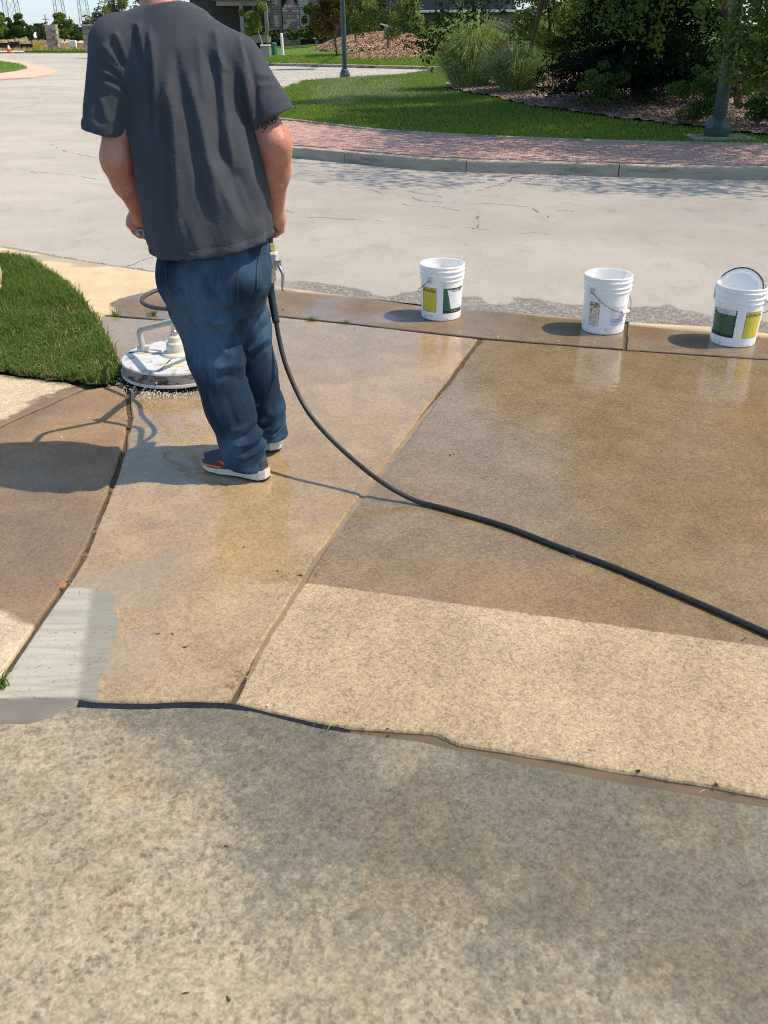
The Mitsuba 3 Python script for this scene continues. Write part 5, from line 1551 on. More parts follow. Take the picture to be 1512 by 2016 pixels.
mz = lambda x, y: isle_z(x, y) + 0.05
put("mulch_bed", terrain(1.0, 11.5, 12.5, 44.0, 70, 120, mz, keep=lambda x, y: inside(MULCH, x, y)), "m_mulch", kind="structure")
mp = scatter(MULCH, 90000, 8)
mp = mp[(mp[:, 0] < 0.5 * mp[:, 1] + 0.5) & (rng.random(len(mp)) < np.clip((16 / np.hypot(mp[:, 0], mp[:, 1])) ** 2, 0.1, 1))]
put("mulch", leaves(np.c_[mp, mz(mp[:, 0], mp[:, 1]) + 0.012], 0.075, 12, flat=1.6, ratio=0.42), "m_mulch", label="brown wood chip mulch under the trees and shrubs", cat="mulch", kind="stuff")


# ------------------------------------------------------------------ plants
def clumps(c, r, n, k, seed, shell=0.55):
    """Leaf points in k clumps spread through an ellipsoid crown."""
    g = np.random.default_rng(seed)
    d = g.normal(0, 1, (k, 3))
    d /= np.linalg.norm(d, axis=1, keepdims=True)
    cc = d * (g.random(k) ** 0.45)[:, None]
    s = g.uniform(0.16, 0.34, k)
    w = s ** 2
    which = g.choice(k, n, p=w / w.sum())
    e = g.normal(0, 1, (n, 3))
    e /= np.linalg.norm(e, axis=1, keepdims=True)
    rad = shell + (1 - shell) * g.random(n)
    q = cc[which] + e * (rad * s[which])[:, None] * [1.15, 1.15, 0.8]
    return np.array(c) + q * np.array(r), np.array(c) + cc * np.array(r)


def tree(name, label, category, base, height, crown_c, crown_r, n, size, leaf, bark="m_bark", seed=0, k=40, trunk_r=0.09, group=None, extra=None, limbs=10, droop=None):
    t_ = thing(name, label, category, group)
    g = np.random.default_rng(seed)
    base, crown_c = np.array(base, float), np.array(crown_c, float)
    P, C = clumps(crown_c, crown_r, n, k, seed)
    if extra is not None:
        P = np.vstack([P, extra])
    top = crown_c + [0, 0, 0.5 * crown_r[2]]
    tr = spline([base - [0, 0, 0.1], base * 0.65 + crown_c * 0.35 + g.normal(0, 0.03, 3) * crown_r, crown_c, top], 24)
    ms = [tube(tr, np.linspace(trunk_r, 0.25 * trunk_r, 24), 9)]
    for q in C[g.permutation(len(C))[:limbs]]:
        i = g.integers(7, 18)
        a = tr[i]
        mid = (a + q) / 2 + [0, 0, 0.06 * crown_r[2]]
        ms.append(tube(spline([a, mid, q], 8), np.linspace(trunk_r * 0.40, trunk_r * 0.10, 8), 6))
    part(t_, "trunk", cat(*ms), bark, smooth=True)
    part(t_, "crown", leaves(P, size, seed + 1, droop=droop), leaf)
    return t_


def twig_leaves(path, n, spread, seed):
    g = np.random.default_rng(seed)
    p = spline(path, 60)
    i = g.integers(0, 60, n)
    return p[i] + g.normal(0, spread, (n, 3)) - [0, 0, 0.3 * spread]


# dark spruce
sx_, sy_, sz_ = 5.15, 19.2, float(isle_z(np.array([5.15]), np.array([19.2]))[0])
sp_ = thing("spruce_tree", "large dark spruce standing in the mulch behind the shrubs", "tree")
gs_ = np.random.default_rng(40)
NB = 900
zz = gs_.random(NB) ** 1.25 * 8.0 + 0.35
aa = gs_.uniform(0, 2 * np.pi, NB)
Rb = (1.95 * (1 - zz / 9.2) + 0.15) * gs_.uniform(0.78, 1.08, NB)
pt, br = [], []
for k in range(NB):
    d = np.array([math.cos(aa[k]), math.sin(aa[k]), 0])
    t = gs_.random(110) ** 0.7
    c = np.array([sx_, sy_, sz_ + zz[k]]) + d * (t * Rb[k])[:, None] + np.c_[np.zeros(110), np.zeros(110), 0.12 * t - 0.32 * t ** 2]
    s_ = np.array([-d[1], d[0], 0])
    c = c + s_ * (gs_.normal(0, 0.13, 110) * (0.25 + t))[:, None] + gs_.normal(0, 0.03, (110, 3))
    pt.append(c)
    if k % 6 == 0:
        br.append(tube(np.array([[sx_, sy_, sz_ + zz[k]], [sx_, sy_, sz_ + zz[k] + 0.03], [*(np.array([sx_, sy_]) + d[:2] * Rb[k] * 0.9), sz_ + zz[k] - 0.14]]), [0.025, 0.02, 0.006], 5))
part(sp_, "trunk", cat(tube([[sx_, sy_, sz_ - 0.1], [sx_, sy_, sz_ + 4], [sx_, sy_, sz_ + 8.8]], [0.16, 0.10, 0.02], 10), *br), "m_bark", smooth=True)
part(sp_, "crown", leaves(np.vstack(pt), 0.13, 41, flat=0.2, ratio=0.22), "m_needle")

# broadleaf tree on the right whose low boughs reach into view
low = np.vstack([twig_leaves(a_, n_, s_, 60 + i_) for i_, (a_, n_, s_) in enumerate((
    ([(6.222, 13.600, 2.149), (5.644, 13.600, 1.678), (5.232, 13.600, 1.312), (4.908, 13.600, 1.157)], 900, 0.16), ([(5.972, 13.600, 2.607), (5.289, 13.600, 2.038), (4.959, 13.600, 1.622), (4.796, 13.600, 1.377)], 900, 0.15), ([(6.202, 13.600, 1.675), (5.713, 13.600, 1.372), (5.341, 13.600, 1.123), (5.140, 13.600, 1.061)], 900, 0.15), ([(5.386, 13.600, 2.833), (4.764, 13.600, 2.274), (4.481, 13.600, 1.955), (4.404, 13.600, 1.806)], 650, 0.14),
    ([(6.557, 13.600, 1.912), (5.952, 13.600, 1.555), (5.599, 13.600, 1.248), (5.364, 13.600, 1.186)], 900, 0.17)))])
tree("maple_tree", "broadleaf tree at the right whose low leafy boughs hang around the near green lamp post", "tree", (7.9, 14.4, 0.2), 8, (7.3, 13.9, 5.6), (3.9, 3.9, 3.3), 36000, 0.105, "m_leaf_mid", seed=50, k=70, trunk_r=0.14, extra=low, limbs=26)
hang = np.vstack([twig_leaves(a_, n_, s_, 80 + i_) for i_, (a_, n_, s_) in enumerate((
    ([(2.202, 21.000, 2.947), (1.596, 21.000, 2.417), (1.168, 21.000, 1.778), (0.982, 21.000, 1.354), (1.052, 21.000, 1.114)], 420, 0.10), ([(1.581, 21.000, 2.862), (0.961, 21.000, 2.511), (0.670, 21.000, 2.150), (0.545, 21.000, 1.781), (0.611, 21.000, 1.593)], 300, 0.09), ([(2.425, 21.000, 2.681), (1.925, 21.000, 2.143), (1.407, 21.000, 1.683), (1.219, 21.000, 1.419), (0.929, 21.000, 1.259)], 420, 0.11), ([(3.264, 21.000, 2.676), (2.664, 21.000, 2.229), (2.039, 21.000, 1.976), (1.887, 21.000, 1.773)], 500, 0.15), ([(0.927, 21.000, 1.402), (0.711, 21.000, 1.346), (0.439, 21.000, 1.367)], 70, 0.05)))])
tree("birch_tree", "leafy tree with drooping branches hanging above the tall ornamental grass", "tree", (3.729, 24.500, 0.998), 7, (4.3, 22.0, 5.3), (2.7, 1.9, 2.5), 26000, 0.10, "m_leaf_dark", "m_bark", seed=70, k=46, trunk_r=0.07, extra=hang, limbs=18, droop=1.0)
# undergrowth tree behind, between the reeds and the spruce
tree("maple_tree", "small bushy tree between the reeds and the dark spruce", "tree", (4.397, 26.000, 1.043), 4, (4.369, 26.000, 2.151), (1.3, 1.2, 1.6), 9000, 0.10, "m_leaf_mid", "m_bark", seed=90, k=24, trunk_r=0.05)
front = np.vstack([twig_leaves(a_, n_, s_, 95 + i_) for i_, (a_, n_, s_) in enumerate((([(3.983, 16.800, 2.869), (3.972, 16.800, 2.306), (3.975, 16.800, 1.942), (3.926, 16.800, 1.645)], 420, 0.13), ([(4.397, 16.800, 2.867), (4.383, 16.800, 2.375), (4.317, 16.800, 1.940), (4.281, 16.800, 1.568)], 380, 0.13), ([(4.811, 16.800, 2.864), (4.827, 16.800, 2.228), (4.734, 16.800, 1.715), (4.704, 16.800, 1.337)], 300, 0.12), ([(3.570, 16.800, 2.871), (3.450, 16.800, 2.452), (3.320, 16.800, 2.092), (3.307, 16.800, 1.798)], 300, 0.13)))])
tree("maple_tree", "broadleaf tree hanging leaves in front of the dark spruce top", "tree", (6.9, 18.3, 0.3), 7, (5.0, 16.9, 4.6), (2.6, 2.3, 1.9), 22000, 0.105, "m_leaf_mid", seed=98, k=46, trunk_r=0.09, extra=front, limbs=16)


for lb_, c_, r_, s_ in (("dense background tree right of the spruce, dark behind the near lamp post", (9.6, 21.5, 3.0), (2.8, 2.2, 3.0), 201), ("dense background tree filling the gap behind the birch", (7.6, 31.5, 2.6), (3.4, 1.8, 2.6), 203), ("broad background tree at the far right beyond the mulch", (13.5, 27.0, 3.6), (3.6, 2.6, 3.8), 205)):
    tree("maple_tree", lb_, "tree", (c_[0], c_[1], 0.3), 6, c_, r_, 14000, 0.14, "m_leaf_dark", seed=s_, k=44, trunk_r=0.09, limbs=10)


def reed_clump(name, label, base, h, spread, n, seed, mat="m_reed", w=0.009):
    k_ = thing(name, label, "grass clump", "ornamental grass clumps at the mulch edge")
    g = np.random.default_rng(seed)
    a = g.uniform(0, 2 * np.pi, n)
    r_ = spread * 0.35 * np.sqrt(g.random(n))
    b = np.array(base) + np.c_[r_ * np.cos(a), r_ * np.sin(a), np.full(n, -0.05)]
    hh = h * g.uniform(0.40, 1.15, n) * (1.05 - 0.35 * r_ / r_.max())
    d = np.c_[np.cos(a), np.sin(a), np.zeros(n)]
    L = np.clip(g.normal(0.70, 0.34, n), 0.02, 1.6)[:, None] * spread * (0.35 + 0.65 * (r_ / r_.max()))[:, None]
    s = np.c_[-np.sin(a), np.cos(a), np.zeros(n)]
    tw = g.uniform(-1.2, 1.2, n)[:, None]
    s = s * np.cos(tw) + d * np.sin(tw)
    ww = w * g.uniform(0.7, 1.3, n)[:, None]
    H = np.c_[np.zeros(n), np.zeros(n), hh]
    P0, P1, P2, P3 = b, b + H * 0.5 + d * L * 0.18, b + H * 0.9 + d * L * 0.55, b + H * (1.0 - 0.25 * np.clip(L / spread, 0, 1.2)) + d * L * 1.15
    v = np.stack([P0 - s * ww, P0 + s * ww, P1 + s * ww, P1 - s * ww, P2 + s * ww * .7, P2 - s * ww * .7, P3], 1).reshape(-1, 3)
    q = np.arange(n)[:, None] * 7
    f = np.stack([q + [0, 1, 2], q + [0, 2, 3], q + [3, 2, 4], q + [3, 4, 5], q + [5, 4, 6]], 1).reshape(-1, 3)
    part(k_, "blades", trimesh.Trimesh(v, f, process=False), mat)
    return k_


rk = reed_clump("ornamental_grass", "tallest clump of ornamental grass at the tip of the mulch bed", (2.402, 26.000, 0.267), 1.95, 1.25, 3600, 31)
rk2 = reed_clump("ornamental_grass", "lower ornamental grass clump with tan plumes in front of the tall one", (3.252, 23.200, 0.335), 1.05, 0.95, 3000, 32)
reed_clump("ornamental_grass", "pale ornamental grass clump beside the spruce", (4.898, 28.000, 0.807), 1.5, 0.85, 2200, 33)
matte("m_plume", (0.34, 0.27, 0.19), 0.9)
gq = np.random.default_rng(34)
pb = np.array((2.703, 23.000, 0.953))
part(rk2, "plumes", cat(*[tube(spline([pb + o, pb + o + [0.02 + dx * .3, 0, .12], pb + o + [dx, dy, .24]], 6), [.006, .016, .018, .016, .010, .002], 6) for o, dx, dy in ((np.array([gq.uniform(-.45, .35), gq.uniform(-.3, .2), gq.uniform(-.15, .30)]), gq.uniform(-.16, .02), gq.uniform(-.1, .05)) for _ in range(16))]), "m_plume", kind="stuff")


def shrub(label, base, r, h, n, seed, mat="m_boxwood", size=0.05, group="clipped shrubs in the mulch"):
    k_ = thing("shrub", label, "shrub", group)
    g = np.random.default_rng(seed)
    c = np.array(base) + [0, 0, h * 0.5]
    P, C = clumps(c, (r, r, h * 0.55), n, 26, seed, 0.5)
    P = P[P[:, 2] > base[2] - 0.02]
    part(k_, "stems", cat(*[tube([np.array(base) - [0, 0, .05], (np.array(base) + q) / 2 + [0, 0, .05], q], [.012, .008, .004], 5) for q in C[:14]]), "m_bark", smooth=True)
    part(k_, "foliage", leaves(P, size, seed + 1), mat)
    return k_


shrub("round green shrub in the mulch nearest the middle of the bed", (4.037, 17.600, 0.355), 0.40, 0.66, 5200, 41)
shrub("taller dark shrub just left of the near green lamp post", (5.176, 15.600, 0.302), 0.44, 0.72, 5200, 43)
shrub("low dark shrub at the right edge beyond the near green lamp post", (6.070, 15.200, 0.268), 0.36, 0.58, 3600, 45)

# lamp posts
def lamp(label, base, r0, lean, seed):
    k_ = thing("street_lamp", label, "street lamp", "dark green street lamp posts")
    b = np.array(base, float)
    H = 4.6
    axis = np.array([lean, 0, H])
    part(k_, "base", cat(lathe([(0, 0), (r0 * 1.95, 0), (r0 * 2.0, 0.05), (r0 * 2.0, 0.13), (r0 * 1.8, 0.16), (r0 * 1.55, 0.24), (r0 * 1.25, 0.28), (0, 0.28)], 8, b)), "m_lamp", smooth=20)
    part(k_, "post", tube([b + axis * t for t in np.linspace(0.05, 1, 8)], np.linspace(r0, r0 * 0.72, 8), 20), "m_lamp", smooth=True)
    top = b + axis
    part(k_, "lantern", lathe([(0, 0), (.06, 0), (.10, .05), (.16, .10), (.19, .40), (.21, .42), (.12, .55), (.03, .62), (0, .66)], 8, top), "m_lamp", smooth=20)
    return k_


LB1 = (5.075, 14.175)
lamp("near green lamp post on a concrete pad beside the brick walk", (*LB1, 0.15), 0.098, -0.07, 1)
LB2 = (-1.300, 34.793)
lamp("far green lamp post at the far edge of the island lawn", (*LB2, 0.12), 0.092, -0.02, 2)
part("street_lamp", "pad", slab([(LB1[0] - .42, LB1[1] - .30), (LB1[0] + .48, LB1[1] - .38), (LB1[0] + .50, LB1[1] + .30), (LB1[0] - .40, LB1[1] + .36)], top=0.165, thick=0.1, bevel=0.01), "m_kerb", label="small concrete pad")

# ------------------------------------------------------------------ near lawn at the left, stone pier
LAWN = np.array([(-4.930, 7.302), (-3.038, 6.975), (-2.732, 6.796), (-2.318, 6.245), (-2.008, 5.708), (-1.774, 5.247), (-1.560, 4.755), (-1.372, 4.313), (-1.430, 4.187), (-1.646, 4.250), (-1.850, 4.307), (-2.038, 4.380), (-3.256, 4.516)])
put("near_lawn", terrain(-4.6, -1.3, 4.0, 8.2, 60, 70, lambda x, y: 0.012 + 0.03 * np.clip((-1.6 - x) / 1.5, 0, 1), keep=lambda x, y: inside(LAWN, x, y)), "m_soil", kind="structure")
lp = scatter(LAWN, 62000, 4)
lp = lp[lp[:, 0] > -3.6]
ring = LineString(list(map(tuple, LAWN)) + [tuple(LAWN[0])])
er = dense(LAWN, 0.004)
er = er[(er[:, 0] > -3.5)] + rng.normal(0, 0.012, (int((er[:, 0] > -3.5).sum()), 2))
lp = np.vstack([lp, er])
lz = 0.010 + 0.03 * np.clip((-1.6 - lp[:, 0]) / 1.5, 0, 1)
hh = 0.062 * rng.uniform(0.55, 1.35, len(lp)) * (0.75 + 0.6 * meshkit.noise(np.c_[lp * 5, np.zeros(len(lp))], 3))
put("grass", blades(np.c_[lp, lz], hh, 0.0052, 0.6, 22), "m_grass", label="thick green grass patch beside the sidewalk", cat="grass", kind="stuff")
dry = lp[rng.random(len(lp)) < 0.17]
matte("m_straw", proc(lambda p, n, uv: mix((0.30, 0.22, 0.10), (0.45, 0.36, 0.19), cell_rand(p.x * 60, p.y * 60))), 0.9)
put("thatch", blades(np.c_[dry, 0.02 + 0 * dry[:, 0]], 0.045 * rng.uniform(.5, 1.4, len(dry)), 0.0045, 1.2, 23), "m_straw", label="dry straw blades among the green grass at the left", cat="dry grass", kind="stuff")

matte("m_stone_a", proc(lambda p, n, uv: mix((0.22, 0.18, 0.14), (0.42, 0.36, 0.28), fbm(p.x * 16, p.y * 16, p.z * 16, 4))), 0.9)
matte("m_stone_b", proc(lambda p, n, uv: mix((0.16, 0.13, 0.11), (0.30, 0.25, 0.20), fbm(p.x * 16, p.y * 16, p.z * 16, 4))), 0.9)
matte("m_stone_c", proc(lambda p, n, uv: mix((0.38, 0.34, 0.28), (0.55, 0.50, 0.42), fbm(p.x * 16, p.y * 16, p.z * 16, 4))), 0.9)
matte("m_mortar", (0.24, 0.22, 0.19), 0.95)


def stone_pier(name, label, c, w, d, h, course, seed, group, as_parts, cap=True, rz=0.0, jit=0.02):
    k_ = thing(name, label, "pillar", group)
    g = np.random.default_rng(seed)
    M = lambda m: moved(m, c, rz=rz)
    part(k_, "core", M(box((-w / 2 + .03, -d / 2 + .03, -0.1), (w / 2 - .03, d / 2 - .03, h))), "m_mortar")
    buckets = {0: [], 1: [], 2: []}
    z = 0.0
    while z < h - 0.02:
        ch = min(course * g.uniform(0.7, 1.4), h - z)
        for face in range(4):
            L = w if face % 2 == 0 else d
            x = -L / 2
            while x < L / 2 - 0.01:
                sl_ = min(course * g.uniform(1.2, 3.0), L / 2 - x)
                o = d / 2 if face % 2 == 0 else w / 2
                dep = g.uniform(0.0, jit)
                m = box((x + .004, -o - dep, z + .004), (x + sl_ - .004, -o + .06, z + ch - .006), 0.010)
                m.vertices = np.array(m.vertices) + g.normal(0, 0.003, m.vertices.shape)
                buckets[int(g.choice(3, p=[.45, .35, .2]))].append(M(moved(m, rz=face * math.pi / 2)))
                x += sl_
        z += ch
    for i_, ms in buckets.items():
        mat = ("m_stone_a", "m_stone_b", "m_stone_c")[i_]
        if as_parts:
            for m in ms:
                part(k_, "stone", m, mat)
        elif ms:
            part(k_, "stonework", cat(*ms), mat, kind="stuff")
    if cap:
        part(k_, "cap", M(box((-w / 2 - .06, -d / 2 - .06, h), (w / 2 + .06, d / 2 + .06, h + .09), 0.015)), "m_stone_c")
    return k_


PC = (-2.671, 5.774)
stone_pier("stone_pillar", "stacked stone pillar foot in the grass at the left edge", (PC[0] - 0.20, PC[1] + 0.18, 0.0), 0.46, 0.46, 1.15, 0.11, 61, None, True, rz=0.35)

# ------------------------------------------------------------------ far lawn, house and its garden
matte("m_far_lawn", proc(lambda p, n, uv: mix((0.040, 0.085, 0.014), (0.085, 0.150, 0.026), 0.45 * fbm(p.x * 0.5, p.y * 0.25, 1.0, 3) + 0.55 * noise(p.x * 14, p.y * 6))), 0.9)
FAR0, FAR1 = np.array((-6.056, 52.708)), np.array((3.537, 44.668))


def far_d(x, y):
    t = FAR1 - FAR0
    n_ = np.array([-t[1], t[0]]) / np.hypot(*t)
    return (x - FAR0[0]) * n_[0] + (y - FAR0[1]) * n_[1]


def far_z(x, y):
    d = np.clip(far_d(x, y), 0, 60)
    return 0.10 + 1.30 * np.clip(d / 20, 0, 1) ** 0.9


FAR_POLY = np.array([tuple(FAR0), (-13.0, 60.5), (-17.0, 72.0), (-17.0, 96.0), (45.0, 96.0), (45.0, 5.7), (30.0, 20.5), tuple(FAR1)])
put("far_lawn", terrain(-18, 46, 5, 96, 130, 180, far_z, keep=lambda x, y: inside(FAR_POLY, x, y) & (far_d(x, y) > 0)), "m_far_lawn", kind="structure")
fe, _ = resample([tuple(FAR1), tuple(FAR0)], 60)
ex = np.vstack([fe, [(-13.0, 60.5)]])
put("far_kerb", tube(np.c_[ex, np.full(len(ex), 0.05)], 0.085, 8), "m_kerb", kind="structure", smooth=True)
fp = scatter([tuple(FAR0 + [0, .1]), (-8.0, 58), (6.0, 52), tuple(FAR1 + [2.0, -1.4])], 16000, 77)
fp = fp[far_d(fp[:, 0], fp[:, 1]) > 0]
put("grass", blades(np.c_[fp, far_z(fp[:, 0], fp[:, 1])], 0.09 * rng.uniform(.6, 1.3, len(fp)), 0.03, 0.5, 78), "m_turf", label="lawn blades along the far kerb before the house", cat="grass", kind="stuff")


def mound(name, c, rx, ry, h, seed):
    def z(x, y):
        q = np.sqrt(((x - c[0]) / rx) ** 2 + ((y - c[1]) / ry) ** 2)
        return far_z(x, y) - 0.06 + h * np.clip(1 - q ** 2, 0, 1) ** 0.8 + 0.05 * (q < 1)
    t_ = terrain(c[0] - rx, c[0] + rx, c[1] - ry, c[1] + ry, 60, 40, z, keep=lambda x, y: ((x - c[0]) / rx) ** 2 + ((y - c[1]) / ry) ** 2 < 0.98)
    put(name, t_, "m_mulch_far", kind="structure")
    g = np.random.default_rng(seed)
    n = 9000
    a, r_ = g.uniform(0, 2 * np.pi, n), np.sqrt(g.random(n)) * 0.98
    x, y = c[0] + rx * r_ * np.cos(a), c[1] + ry * r_ * np.sin(a)
    return np.c_[x, y, z(x, y) + 0.03], z


M1, M2 = (-0.230, 59.000, 1.044), (1.371, 52.500, 0.711)
ch1, z1_ = mound("mulch_mound", (M1[0], 60.5), 3.9, 3.4, 0.75, 1)
ch2, z2_ = mound("mulch_mound", (M2[0] + 1.2, 53.2), 5.0, 2.6, 0.32, 2)
put("mulch", leaves(np.vstack([ch1, ch2]), 0.16, 5, flat=1.5, ratio=0.4), "m_mulch_far", label="sunlit tan wood chips on the far mounds before the house", cat="mulch", kind="stuff")

matte("m_siding", proc(lambda p, n, uv: mi.Color3f(0.058, 0.050, 0.047) * (0.85 + 0.25 * noise(p.x * 3, p.z * 20))), 0.8)
matte("m_siding_grey", proc(lambda p, n, uv: mi.Color3f(0.105, 0.098, 0.105) * (0.9 + 0.2 * noise(p.x * 2, p.z * 10))), 0.8)
matte("m_trim", proc(lambda p, n, uv: mi.Color3f(0.26, 0.235, 0.20) * (0.85 + 0.3 * noise(p.x * 5, p.z * 5))), 0.8)
matte("m_blind", (0.34, 0.40, 0.37), 0.7)
matte("m_roof", proc(lambda p, n, uv: mix((0.13, 0.10, 0.08), (0.24, 0.19, 0.15), noise(p.x * 3, p.y * 3, p.z * 8))), 0.9)
matte("m_white", (0.74, 0.74, 0.72), 0.6)
matte("m_dark", (0.02, 0.02, 0.022), 0.6)
scene["m_pane"] = {"type": "thindielectric", "int_ior": 1.5}
HY = 66.0
hz = lambda px_z: px_z
house = thing("house", "dark taupe house with a tapered stone chimney and tall white-blind windows", "house")
hA, hB = (-11.052, 66.000, 1.106), (-1.960, 66.000, 1.051)
zb = 0.95
part(house, "wall", box((hA[0] - 1.5, HY, zb - 1.2), (hB[0], HY + 9, 6.6)), "m_siding", label="dark taupe siding wall")
for q in range(26):
    part(house, "siding_board", box((hA[0] - 1.5, HY - 0.035, zb + 0.22 * q), (hB[0] - 0.02, HY - 0.004, zb + 0.22 * q + 0.205)), "m_siding")
part(house, "roof", cat(trimesh.convex.convex_hull(np.array([(hA[0] - 2.3, HY - .9, 6.4), (hB[0] + .8, HY - .9, 6.4), (hA[0] - 2.3, HY + 10, 6.4), (hB[0] + .8, HY + 10, 6.4), (hA[0] - 2.3, HY + 4.5, 9.4), (hB[0] + .8, HY + 4.5, 9.4)]))), "m_roof")


def win(x0, x1, z0, z1, parent, split=None):
    f = part(parent, "window", cat(box((x0 - .09, HY - .12, z0 - .09), (x0, HY - .02, z1 + .09)), box((x1, HY - .12, z0 - .09), (x1 + .09, HY - .02, z1 + .09)), box((x0, HY - .12, z1), (x1, HY - .02, z1 + .09)), box((x0, HY - .12, z0 - .09), (x1, HY - .02, z0)), *([box((x0, HY - .12, split - .04), (x1, HY - .02, split + .04))] if split else [])), "m_trim", label="tall window with tan frame and pale blinds")
    n = int((z1 - z0) / 0.14)
    part(f, "blind", cat(*[moved(box((0, -.008, -.055), (x1 - x0, .008, .055)), (x0, HY - .05, z0 + (k + .5) * (z1 - z0) / n), rx=0.35) for k in range(n)]), "m_blind")
    part(f, "pane", box((x0, HY - .082, z0), (x1, HY - .078, z1)), "m_pane")
    return f


for a_, b_, lo_, hi_, sp in ((531,548,53,-45,15), (591,606,53,-45,15)):
    pass
W1 = [(-7.387, 66.000, 1.886), (-6.603, 66.000, 4.562)]
W2 = [(-5.392, 66.000, 1.874), (-4.719, 66.000, 4.551)]
win(W1[0][0], W1[1][0] - .0, W1[0][2], 5.6, house, (-7.007, 66.000, 2.994)[2])
win(W2[0][0], W2[1][0] + .0, W2[0][2], 5.6, house, (-5.064, 66.000, 2.982)[2])
W3 = [(-4.206, 66.000, 1.896), (-3.793, 66.000, 4.546)]
win(W3[0][0] + .15, W3[1][0], W3[0][2], 5.6, house, None)
for a_ in ("m_trim",):
    xs = [(-7.529, 66.000, 2.269)[0], (-6.619, 66.000, 2.263)[0], (-4.292, 66.000, 2.249)[0]]
    for x_ in xs:
        part(house, "trim_post", box((x_ - .10, HY - .30, zb - .4), (x_ + .10, HY - .10, 5.9)), a_)
zr = (-5.398, 66.000, 1.755)[2]
part(house, "sill_band", box(((-7.396, 66.000, 1.768)[0], HY - .34, zr - .06), ((-3.976, 66.000, 1.747)[0], HY - .13, zr + .07)), "m_trim")
part(house, "sill_band", box(((-6.789, 66.000, 1.200)[0], HY - .34, (-5.426, 66.000, 1.221)[2] - .06), ((-3.727, 66.000, 1.181)[0], HY - .13, (-5.426, 66.000, 1.221)[2] + .05)), "m_white", label="white foundation ledge")
# chimney: tapered shoulders, coursed stones
gch = np.random.default_rng(17)
cx0, cx1 = (-6.428, 65.400, 1.672)[0], (-5.353, 65.400, 1.666)[0]
zs, zt = (-5.813, 65.400, 3.003)[2], (-5.795, 65.400, 3.317)[2]
cm = (cx0 + cx1) / 2
st = {0: [], 1: [], 2: []}
z = zb - 0.3
chp = lambda z_: np.interp(z_, [0, zs, zt + .1, 9], [(cx1 - cx0) / 2, (cx1 - cx0) / 2, (cx1 - cx0) / 2 * .42, (cx1 - cx0) / 2 * .42])
part(house, "chimney", cat(box((cx0 + .05, HY - .65, zb - .6), (cx1 - .05, HY + .3, zs)), box((cm - chp(9) + .04, HY - .65, zs), (cm + chp(9) - .04, HY + .3, 8.6))), "m_mortar", label="tapered stone chimney")
while z < 8.6:
    ch_ = gch.uniform(.09, .20)
    w_ = chp(z + ch_)
    x = cm - w_
    while x < cm + w_ - .03:
        l_ = min(gch.uniform(.16, .50), cm + w_ - x)
        st[int(gch.choice(3, p=[.3, .45, .25]))].append(box((x + .008, HY - .68 - gch.uniform(0, .05), z + .008), (x + l_ - .008, HY - .5, z + ch_ - .01), .012))
        x += l_
    z += ch_
for i_, ms in st.items():
    part("house__chimney", "stone_face", cat(*ms), ("m_stone_a", "m_stone_b", "m_stone_c")[i_], kind="stuff")
# porch at the left: dark recess, posts, beam, deck rail
pz = lambda px_, py_: (-8.405, 66.000, 2.274)
pL, pR = (-9.466, 64.500, 2.266)[0], (-7.292, 64.500, 2.253)[0]
part(house, "porch_beam", box((pL - 1.0, 63.9, (-8.410, 64.000, 3.073)[2]), (pR, 64.25, (-8.390, 64.000, 3.324)[2])), "m_trim")
part(house, "porch_roof", box((pL - 1.2, 63.7, (-8.390, 64.000, 3.324)[2] + .02), (pR + .1, 66.0, (-8.390, 64.000, 3.324)[2] + .5)), "m_roof")
for px_ in ((-8.935, 64.000, 2.258)[0], (-7.366, 64.000, 2.248)[0]):
    part(house, "porch_post", box((px_ - .11, 63.95, zb - .3), (px_ + .11, 64.2, (-8.410, 64.000, 3.073)[2])), "m_trim")
part(house, "porch_back", box((pL, HY - .06, zb), (pR - .15, HY - .04, 4.2)), "m_siding", label="siding behind the porch")
part(house, "porch_deck", box((pL - 1, 63.6, (-8.008, 63.600, 1.337)[2] - .35), (pR, HY, (-8.001, 63.600, 1.423)[2])), "m_trim")
# stone pier right and the grey garage wing
part(house, "stone_column", cat(*[box(((-4.574, 65.600, 2.827)[0], 65.2, 2.6 + .16 * k), ((-4.107, 65.600, 2.824)[0], 65.8, 2.6 + .16 * k + .145), .012) for k in range(22)]), "m_stone_b", kind="stuff")
gx0, gx1 = (-1.644, 69.000, 1.646)[0], (9.243, 69.000, 1.580)[0]
part(house, "wing_wall", box((gx0, 69.0, 0.6), (gx1, 77, 4.6)), "m_siding_grey", label="plain grey wing wall")
for q in range(17):
    part(house, "siding_board", box((gx0, 68.965, .9 + .22 * q), (gx1, 68.996, .9 + .22 * q + .205)), "m_siding_grey")
part(house, "fascia", box(((1.638, 68.600, 2.664)[0], 68.3, (1.777, 68.600, 2.693)[2]), (gx1, 68.9, (1.776, 68.600, 2.844)[2])), "m_white", label="white eave board")
part(house, "wing_roof", trimesh.convex.convex_hull(np.array([(gx0 - .5, 68.2, 4.62), (gx1 + .5, 68.2, 4.62), (gx0 - .5, 78, 4.62), (gx1 + .5, 78, 4.62), (gx0 - .5, 73, 6.8), (gx1 + .5, 73, 6.8)])), "m_roof")
part(house, "entry", box(((-0.756, 68.800, 1.641)[0], 68.7, 0.9), ((0.269, 68.800, 1.634)[0], 68.9, 3.6)), "m_siding_grey", label="recessed entry wall")
